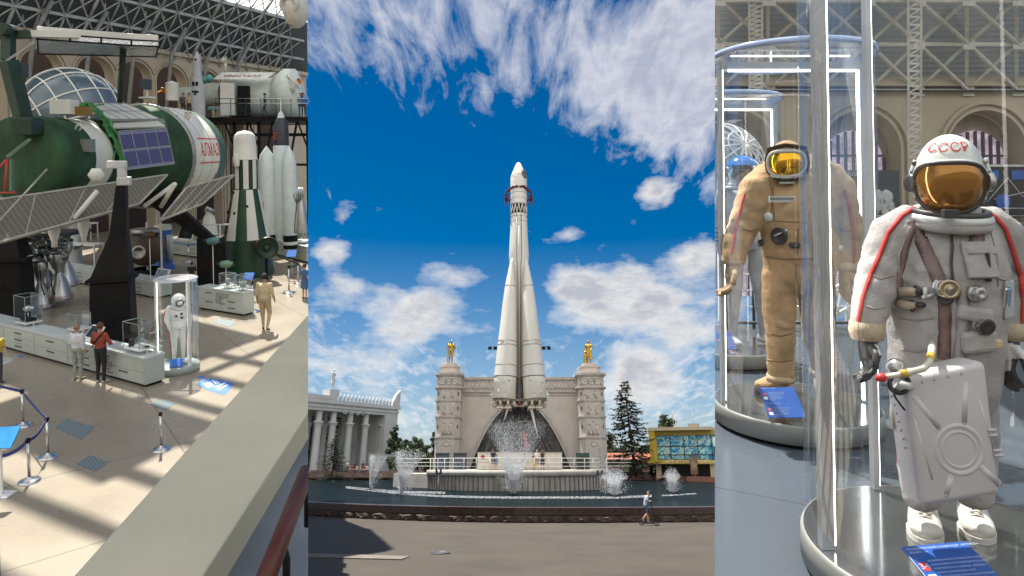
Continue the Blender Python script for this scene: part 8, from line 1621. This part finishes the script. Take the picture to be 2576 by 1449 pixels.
def knob(px, py, r_, m_, m2):
    S.disc(px, py, [(r_ * 1.05, -.006), (r_ * 1.1, .010), (r_ * .8, .014)], 'knob_base', alum, 24); l, nn = S.hit(px, py); u, v, _ = frame_from(nn); q = MB(); q.lathe([(r_ * .85, .010), (r_ * .85, .034), (r_ * .5, .036, 1), (.001, .030, 1)], 24, l, nn); [q.sphere(l + nn * .022 + (u * math.cos(a) + v * math.sin(a)) * r_ * .82, r_ * .26, 8, 6) for a in [2 * math.pi * i / 6 for i in range(6)]]; q.part('knob', [m_, m2], S.root)
knob(2452, 738, .026, pm('knob_grey', (.34, .33, .31), .4, .3), alum); knob(2468, 815, .032, pm('knob_dark', (.20, .19, .18), .4, .4), dark)
S.pad(2450, 790, .11, .05, .030, 'belt_fold', cloth_w, R(-8), .014); S.pad(2458, 858, .12, .075, .03, 'belt_fold', cloth_w, R(6), .014); S.pad(2494, 862, .03, .03, .04, 'yellow_tab', pm('tab_yellow', (.60, .50, .25), .6))
S.pad(2536, 752, .085, .13, .010, 'wrist_patch', pm('patch_pale', (.46, .47, .47), .5)); S.pad(2528, 748, .04, .075, .016, 'wrist_mirror', pm('mirror', (.8, .8, .78), .06, 1))
for px, cuff in ((2181, (2181, 838)), (2537, (2537, 838))): c_ = S.P(cuff[0], 832, -.04); q = MB(); q.tube([c_ + Vector((0, 0, .035)), c_, c_ - Vector((0, 0, .030))], [.059, .062, .054], 24); q.part('cuff', knit, S.root)
glk = pm('glove_black', (.018, .017, .018), .55); glw = pm('glove_white', (.60, .58, .57), .5, var=.05, bump=.2, bs=30)
glove(S, S.P(2183, 862, -.05), S.P(2186, 905, -.07), glw, glk, 1, 1.05); glove(S, S.P(2533, 862, -.05), S.P(2528, 910, -.07), glw, glk, -1, 1.15)
seam_w = pm('seam_white', (.34, .32, .30), .85)
for pth_ in ([(2290, 565), (2262, 640), (2258, 720)], [(2486, 565), (2508, 640), (2510, 720)], [(2188, 690), (2215, 702), (2246, 692)], [(2510, 700), (2538, 708), (2570, 700)], [(2262, 800), (2310, 806), (2350, 800)], [(2270, 880), (2310, 886), (2336, 880)], [(2180, 770), (2200, 778), (2228, 770)]): S.ribbon(pth_, .0035, .0025, 'seam', seam_w)
# backpack held before the legs
bpm = pm('backpack_white', (.53, .50, .505), .5, var=.05, vs=3, bump=.08, bs=12); fy = -.30
TL, TR, BR, BL = (S.P(2276, 952, fy), S.P(2482, 908, fy), S.P(2521, 1246, fy - .03), S.P(2318, 1277, fy - .03))
uu = (TR - TL).normalized(); vv = (TL - BL); vv = (vv - uu * vv.dot(uu)).normalized(); nn = uu.cross(vv)   # nn points away from the viewer or towards; fixed below
if nn.y > 0: nn = -nn
q = MB(); bk_ = -nn * .13; q.hexa([BL, BR, TR, TL, BL + bk_, BR + bk_, TR + bk_, TL + bk_]); bp_ = q.part('backpack', bpm, S.root); bev(bp_, .022, 5); [setattr(p, 'use_smooth', True) for p in bp_.data.polygons]
ctr = BL.lerp(BR, .5).lerp(TL.lerp(TR, .5), .50); W_ = (TR - TL).length; H_ = (TL - BL).length
def onp(x, y, z=.0): return ctr + uu * x * W_ + vv * y * H_ + nn * z
q = MB(); q.tube([onp(.02 + math.cos(a) * .27, -.12 + math.sin(a) * .185, -.0075) for a in [2 * math.pi * i / 48 for i in range(48)]], .011, 10, closed=True); q.tube([onp(.02 + math.cos(a) * .20, -.12 + math.sin(a) * .137, -.0035) for a in [2 * math.pi * i / 48 for i in range(48)]], .006, 8, closed=True); q.part('pressed_ring', bpm, bp_)
for pts in ([(-.33, .34), (-.14, .075)], [(.30, .36), (.16, .075)], [(-.16, -.31), (-.27, -.43)], [(.22, -.29), (.36, -.43)], [(-.40, .18), (-.38, -.30)], [(.40, .22), (.42, -.16)]): q = MB(); w_ = .014 if abs(pts[0][0] - pts[1][0]) > .1 else .005; q.tube([onp(*pts[0], -w_ * .72), onp(*pts[1], -w_ * .72)], w_, 10); q.sphere(onp(*pts[0], -w_ * .72), w_, 10, 6); q.sphere(onp(*pts[1], -w_ * .72), w_, 10, 6); q.part('pressed_rib', bpm, bp_)
q = MB(); [q.sphere(onp(-.505, .42 - .9 * i / 13, -.05), .0045, 6, 4) for i in range(14)]; q.part('rivet', alum, bp_)
q = MB(); [q.tube([onp(.40, y, .0), onp(.497, y - .01, .0)], .005, 6) for y in (-.02, -.06, -.18, -.22)]; [q.tube([onp(x, .44, .001), onp(x + .02, .50, -.012)], .004, 6) for x in (-.2, -.05, .12, .28)]; q.part('pressed_line', bpm, bp_)
hose = pm('hose_cream', (.62, .57, .48), .45, var=.06); q = MB(); a, na = S.hit(2345, 860); pth = [a, S.P(2344, 884, -.27), S.P(2338, 912, -.34), S.P(2322, 928, -.36), S.P(2290, 936, -.36), S.P(2256, 944, -.34), S.P(2228, 948, -.32)]
q.tube(pth, [.012, .012, .011, .010, .010, .010, .009], 12); q.part('hose', hose, S.root)
for i_, k in ((1, .6), (4, .4)): p0, p1 = pth[i_], pth[i_ + 1]; q = MB(); q.tube([p0.lerp(p1, k - .25), p0.lerp(p1, k + .25)], .0125, 12); q.part('yellow_band', pm('tape_yellow', (.62, .42, .05), .5), S.root)
q = MB(); q.lathe([(.009, 0), (.016, .012), (.010, .03), (.001, .032)], 12, pth[-1], (-1, 0, -.2)); q.part('red_plug', redp if 'red_paint' in MATS else red_b, S.root)
q = MB(); q.lathe([(.026, 0), (.030, .02), (.024, .05), (.012, .055)], 18, S.P(2248, 925, -.24), (-.2, -1, .3)); q.part('connector', alum, S.root); q = MB(); q.tube([S.P(2262, 965, -.30) + Vector((math.cos(t_) * .032, 0, math.sin(t_) * .030)) for t_ in [2 * math.pi * i / 20 for i in range(20)]], .008, 8, closed=True); q.part('hose_clamp', dark, S.root); q = MB(); q.tube([S.P(2250, 980, -.28), S.P(2272, 968, -.32), S.P(2290, 972, -.31)], .014, 10); q.part('hose', helw, S.root)
q = MB(); q.tube([pth[-1] + Vector((.006, -.01, 0)), S.P(2252, 1000, -.33), S.P(2276, 1032, -.33)], .0035, 6); q.part('wire', dark, S.root)
q = MB(); a = S.P(2246, 1000, -.2); b_ = S.P(2242, 1078, -.2); q.bar(a, b_, .022, .004); q.part('webbing', pm('webbing', (.50, .46, .38), .8), S.root)
S.ribbon([(2262, 1015), (2259, 1060), (2258, 1110), (2262, 1165)], .008, .003, 'red_stripe', red_b, lift=.004)
sole_b = pm('sole_dark', (.03, .03, .03), .6)
def flr(px, py): return fR(px, py, .135) - S.o
for toe, heel in (((2332, 1372), (2322, 1318)), ((2468, 1368), (2446, 1316))):
    T_, H2 = flr(*toe), flr(*heel); d_ = (T_ - H2); T_ += Vector((0, 0, .038)); H2 += Vector((0, 0, .045)) - d_.normalized() * .03; boot(S, T_, H2, .118, .095, leatherw, leatherw, lace=leatherw)
# --- the tan suit
T3 = Suit(c33, 4.34, 'space_suit', 'tan suit with a golden visor and orange arm stripes, arms hanging wide', cloth_t)
T3.limb([(1984, 440, .0, 56, .8), (1998, 470, .02, 92, .9), (2006, 530, .0, 100, .98), (2010, 600, .0, 94, 1.0), (2012, 650, .0, 90, .95), (2010, 700, .0, 86, .85)], 26)
T3.limb([(1960, 430, .10, 50, 1), (2040, 425, .12, 62, 1.2), (2070, 470, .10, 50, 1.1)]); T3.limb([(1935, 446, .06, 46, 1), (1906, 478, .0, 45, 1), (1876, 560, -.02, 40, 1.05), (1852, 610, -.05, 34, 1), (1844, 652, -.07, 27, 1)])
T3.limb([(2075, 446, .06, 48, 1), (2108, 476, .0, 45, 1), (2128, 560, -.02, 38, 1.1), (2134, 620, -.04, 33, 1.05), (2131, 668, -.06, 27, 1)])
T3.limb([(1962, 690, .0, 46, 1.0), (1960, 780, -.02, 40, 1.0), (1962, 840, -.01, 36, 1.05), (1964, 905, .0, 33, 1), (1964, 952, .0, 32, 1)]); T3.limb([(2052, 690, .0, 46, 1.0), (2054, 780, .03, 42, 1.0), (2060, 850, .04, 36, 1.05), (2068, 905, .05, 32, 1), (2070, 940, .05, 30, 1)])
T3.finish(.0135, .008, 7.5, 4, folds=[tuple(T3.P(1880, 560, -.08)) + (.2, .009), tuple(T3.P(2125, 560, -.08)) + (.2, .009), tuple(T3.P(1962, 830, -.08)) + (.2, .008), tuple(T3.P(2060, 850, -.05)) + (.2, .008), tuple(T3.P(2000, 660, -.15)) + (.22, .006)])
hl, E = helmet(T3, 1980, 408, -.11, 45, 54, 48, R(4), cloth_t, visy, R(62), R(-36), R(28), pm('visor_frame', (.50, .49, .45), .4), yaw=R(-26))
q = MB(); q.tube([E(R(a), R(47 - 10 * abs(a) / 70), 1.06) for a in range(-85, 86, 5)], [(.020, .012)] * 35, 8); q.tube([E(R(s_ * 86), R(e), 1.05) for s_ in (1,) for e in range(40, -40, -8)], .012, 8); q.tube([E(R(-86), R(e), 1.05) for e in range(40, -40, -8)], .012, 8); q.part('helmet_hood', pm('hood_dark', (.05, .035, .022), .9, spec=.1), hl)
q = MB(); q.grid(lambda u, v: E(R(-58) + u * R(116), R(-60) + v * R(26), 1.045), 20, 6); q.part('chin_window', pm('chin_green', (.015, .025, .012), .12), hl); q = MB(); q.tube([E(R(a), R(-34 - 5 * math.cos(R(a) * 1.4)), 1.07) for a in range(-58, 59, 4)], [(.010, .007)] * 30, 8); q.tube([E(R(a), R(-60), 1.05) for a in range(-40, 41, 5)], .008, 8); q.part('visor_bar', helw, hl)
for x in (1962, 1998): q = MB(); q.sphere(E(R(-22 if x < 1980 else 22), R(-36), 1.07), .011, 8, 6); q.part('visor_knob', alum, hl)
org_b = pm('stripe_orange', (.50, .055, .018), .75); 
for path in ([(1874, 488), (1862, 530), (1850, 580), (1842, 625), (1838, 641)], [(2124, 478), (2136, 520), (2145, 570), (2149, 620), (2148, 664)]): T3.ribbon(path, .010, .003, 'orange_stripe', org_b, lift=.005)
l, nn3 = T3.hit(1980, 502); q = MB(); q.obox(l + nn3 * .008, (.108, 0, 0), (0, .008, 0), (0, 0, .019)); pl = q.part('name_plate', pm('plate_grey', (.50, .51, .52), .5), T3.root); q = MB(); q.obox(l + nn3 * .018, (.10, 0, 0), (0, .003, 0), (0, 0, .007)); q.part('plate_strip', pm('strip_dark', (.18, .19, .20), .5), pl)
T3.disc(1935, 545, [(.03, 0), (.032, .016), (.02, .026), (.001, .028)], 'white_knob', helw); T3.disc(1961, 594, [(.052, -.004), (.055, .014), (.046, .020), (.040, .012), (.001, .014)], 'gauge', dark, 28); l, nn3 = T3.hit(1966, 588); q = MB(); q.tube([l + nn3 * .02 + Vector((-.035, 0, -.01)), l + nn3 * .026 + Vector((.04, 0, .02))], .006, 6); q.sphere(l + nn3 * .03 + Vector((.045, 0, .022)), .014, 8, 6); q.part('lever', alum, T3.root); T3.pad(1999, 616, .065, .034, .03, 'switch_pad', dark, 0, .010); T3.disc(1912, 612, [(.022, 0), (.022, .02), (.001, .02)], 'side_fitting', dark); T3.disc(2112, 625, [(.022, 0), (.020, .018), (.001, .02)], 'white_knob', helw)
T3.ribbon([(1944, 470), (1946, 520), (1948, 556), (2026, 560)], .004, .003, 'seam', pm('seam_tan', (.26, .16, .08), .8)); T3.ribbon([(1925, 646), (1980, 652), (2040, 650), (2094, 644)], .007, .004, 'waist_seam', MATS['seam_tan']); T3.ribbon([(2003, 660), (2004, 720)], .004, .003, 'fly_seam', MATS['seam_tan'])
for pth_ in ([(1932, 446), (1944, 490), (1940, 540)], [(2084, 446), (2078, 500), (2086, 548)], [(1868, 575), (1888, 582), (1905, 574)], [(2112, 575), (2130, 583), (2150, 576)], [(1928, 838), (1962, 846), (1994, 838)], [(2030, 846), (2062, 852), (2092, 846)], [(1930, 905), (1962, 910), (1994, 905)], [(2008, 575), (2006, 640)]): T3.ribbon(pth_, .005, .003, 'seam', MATS['seam_tan'])
cfm = pm('cuff_tan', (.50, .38, .25), .85, var=.08)
for px, py, r_ in ((1845, 655, .074), (2131, 671, .072)): c_ = T3.P(px, py, -.065); q = MB(); q.tube([c_ + Vector((0, 0, .03)), c_, c_ - Vector((0, 0, .022))], [r_ * .96, r_, r_ * .97], 20); q.part('cuff', cfm, T3.root)
for px, py, r_, dy in ((1964, 950, .086, 0), (2070, 938, .08, .05)): c_ = T3.P(px, py, dy); q = MB(); q.tube([c_ + Vector((0, 0, .02)), c_ - Vector((0, 0, .022))], r_, 20); q.part('ankle_cuff', cfm, T3.root)
gt = pm('glove_tan', (.40, .285, .17), .8, var=.15, bump=.3, bs=40); glove(T3, T3.P(1843, 668, -.07), T3.P(1838, 703, -.09), gt, gt, 1, 1.45); glove(T3, T3.P(2131, 684, -.07), T3.P(2128, 716, -.09), gt, gt, -1, 1.45)
def f33(px, py): return fR(px, py, .135) - T3.o
bt = pm('boot_tan', (.40, .265, .145), .75, var=.12); 
for toe, heel in (((1908, 990), (1972, 976)), ((2078, 1006), (2070, 962))): boot(T3, f33(*toe) + Vector((0, 0, .045)), f33(*heel) + Vector((0, 0, .055)), .135, .125, bt, sole_b)
# --- the far suit with the blue-topped helmet and a dummy's face
o6 = cF + Vector((aR(1868, 510, 6.1).x - cF.x, 0, .135)); ps, J, HM = person('R', o6, R(8), 1.66, 'pale suit with a blue-topped clear helmet and a face inside, behind the tan suit', (.42, .42, .44), (.42, .42, .44), shoes=(.5, .5, .5), cat='space suit', name='space_suit', sleeve=1, fat=1.25, vox=.014, hair=(.03, .02, .02), pose=dict(head=(-.02, -.05, 1.61), hiL=(.12, 0, .93), knL=(.15, -.03, .51), anL=(.19, .0, .09), toL=(.24, -.15, .035)))
q = MB(); q.lathe([(max(.01, math.cos(a)) * .17, math.sin(a) * .17) for a in [R(-50 + 80 * i / 10) for i in range(11)]], 28, (-.02, -.05, 1.61)); q.part('helmet_glass', glass('helmet_clear', (.85, .9, .95), .8), ps); q = MB(); q.lathe([(max(.001, math.cos(a)) * .173, math.sin(a) * .173) for a in [R(24 + 66 * i / 8) for i in range(9)]], 28, (-.02, -.05, 1.61)); q.part('helmet_top', pm('helmet_blue', (.03, .16, .50), .15, coat=.5), ps)
for z, r_ in ((1.47, .15), (.86, .0)): 
    if r_: q = MB(); q.tube([(-.02 + math.cos(a) * r_, -.03 + math.sin(a) * r_, z) for a in [2 * math.pi * i / 28 for i in range(28)]], .022, 8, closed=True); q.part('neck_ring', pm('ring_pale', (.5, .5, .5), .4), ps)
for s_ in (-1, 1): q = MB(); q.sphere((-.02 + s_ * .033, -.05 - .092, 1.63), .013, 8, 6, sc=(1.3, .5, .6)); q.part('eye', dark, ps)
for x, z in ((-.1, 1.28), (.05, 1.15), (-.12, 1.10)): q = MB(); q.lathe([(.035, 0), (.03, .03), (.001, .032)], 14, (x, -.14, z), (0, -1, 0)); q.part('suit_fitting', pm('fitting_blue', (.08, .12, .25), .4), ps)
for s_ in (-1, 1):
    for z in (.98, 1.02, 1.06, 1.10): q = MB(); q.tube([(s_ * .245 + math.cos(a) * .062, -.0 + math.sin(a) * .062, z) for a in [2 * math.pi * i / 18 for i in range(18)]], .006, 5, closed=True); q.part('sleeve_ring', dark, ps)
# ---- blue placards on the case floors
plq = pm('placard_blue', (.018, .085, .36), .4, var=.06)
def placard(quad, z, label, num, head, big):
    tl, tr, br, bl = [aR(x, y, z[0] if i_ < 2 else z[1]) for i_, (x, y) in enumerate(quad)]; u = (tr - tl).normalized(); v = (tl - bl); v = (v - u * v.dot(u)).normalized(); o = bl.copy(); w_ = ((tr - tl).length + (br - bl).length) / 2; h_ = (tl - bl).length; r = root('R', 'placard', label, 'placard', o, 0, 'blue placards'); n = u.cross(v); n = n if n.z > 0 else -n
    q = MB(); q.obox(u * w_ / 2 + v * h_ / 2, u * w_ / 2, v * h_ / 2, n * .003); q.part('panel', plq, r, bevel=.002)
    at_ = lambda x, y: u * w_ * x + v * h_ * y + n * .0034
    def sq(x0, y0, x1, y1, m_, nm): q = MB(); q.ext([at_(x0, y0), at_(x1, y0), at_(x1, y1), at_(x0, y1)], n * .0005); return q.part(nm, m_, r)
    rows = ((.0,), (.0, -.5))[0 if big else 1]
    for dy in rows:
        k = 1 if big else .5
        b0 = 1 + dy
        sq(.05, b0 - .56 * k, .16, b0 - .38 * k, redp if 'red_paint' in MATS else red_b, 'number_tile'); sq(.05, b0 - .82 * k, .16, b0 - .64 * k, white, 'logo_tile')
        q = MB(); text_on(q, num, h_ * .17 * k, at_(.105, b0 - .47 * k) + n * .0007, u, v, .0003)
        for i, wd in enumerate(head): text_on(q, wd, h_ * .062 * k, at_(.05, b0 - (.08 + .08 * i) * k), u, v, .0003, 'LEFT')
        for i, wd in enumerate(('ИНДИВИДУАЛЬНОЕ СРЕДСТВО ЗАЩИТЫ', 'КОСМОНАВТА В ОТКРЫТОМ КОСМОСЕ', 'РАЗРАБОТАН НА ЗАВОДЕ «ЗВЕЗДА»', 'МАССА СКАФАНДРА 20 КГ', 'С СИСТЕМОЙ ЖИЗНЕОБЕСПЕЧЕНИЯ', 'ДЛЯ ПЕРЕХОДА ИЗ КОРАБЛЯ', 'В КОРАБЛЬ')): text_on(q, wd, h_ * .046 * k, at_(.21, b0 - (.36 + .085 * i) * k), u, v, .0003, 'LEFT')
        q.part('lettering', pm('placard_text', (.42, .52, .72), .5), r)
    q = MB(); q.obox(u * w_ / 2 + v * h_ * .72 - n * .02, u * .04, v * .02, n * .016); q.part('rest', dark, r)
placard(((2349, 1384), (2509, 1370), (2546, 1478), (2362, 1494)), (2.25, 2.08), 'blue placard numbered 34 at the feet of the white suit', '34', ('КОСМИЧЕСКИЙ СКАФАНДР «ЯСТРЕБ»', 'МАКЕТ 1:1'), True)
placard(((1941, 980), (2030, 979), (2030, 1051), (1934, 1052)), (4.1, 3.95), 'blue placard numbered 33 at the feet of the tan suit', '33', ('КОСМИЧЕСКИЙ СКАФАНДР',), False)
placard(((1818, 838), (1856, 836), (1856, 879), (1814, 881)), (5.95, 5.8), 'small blue placard in the farthest case', '32', ('СКАФАНДР',), True)

bpy.data.scenes.remove(WORK); bpy.context.view_layer.update()
for r in REG['R']: cut(r, 'R', XL, 1)
for r in REG['L']: cut(r, 'L', 775.0, -1)
for o in GONE: bpy.data.objects.remove(o)
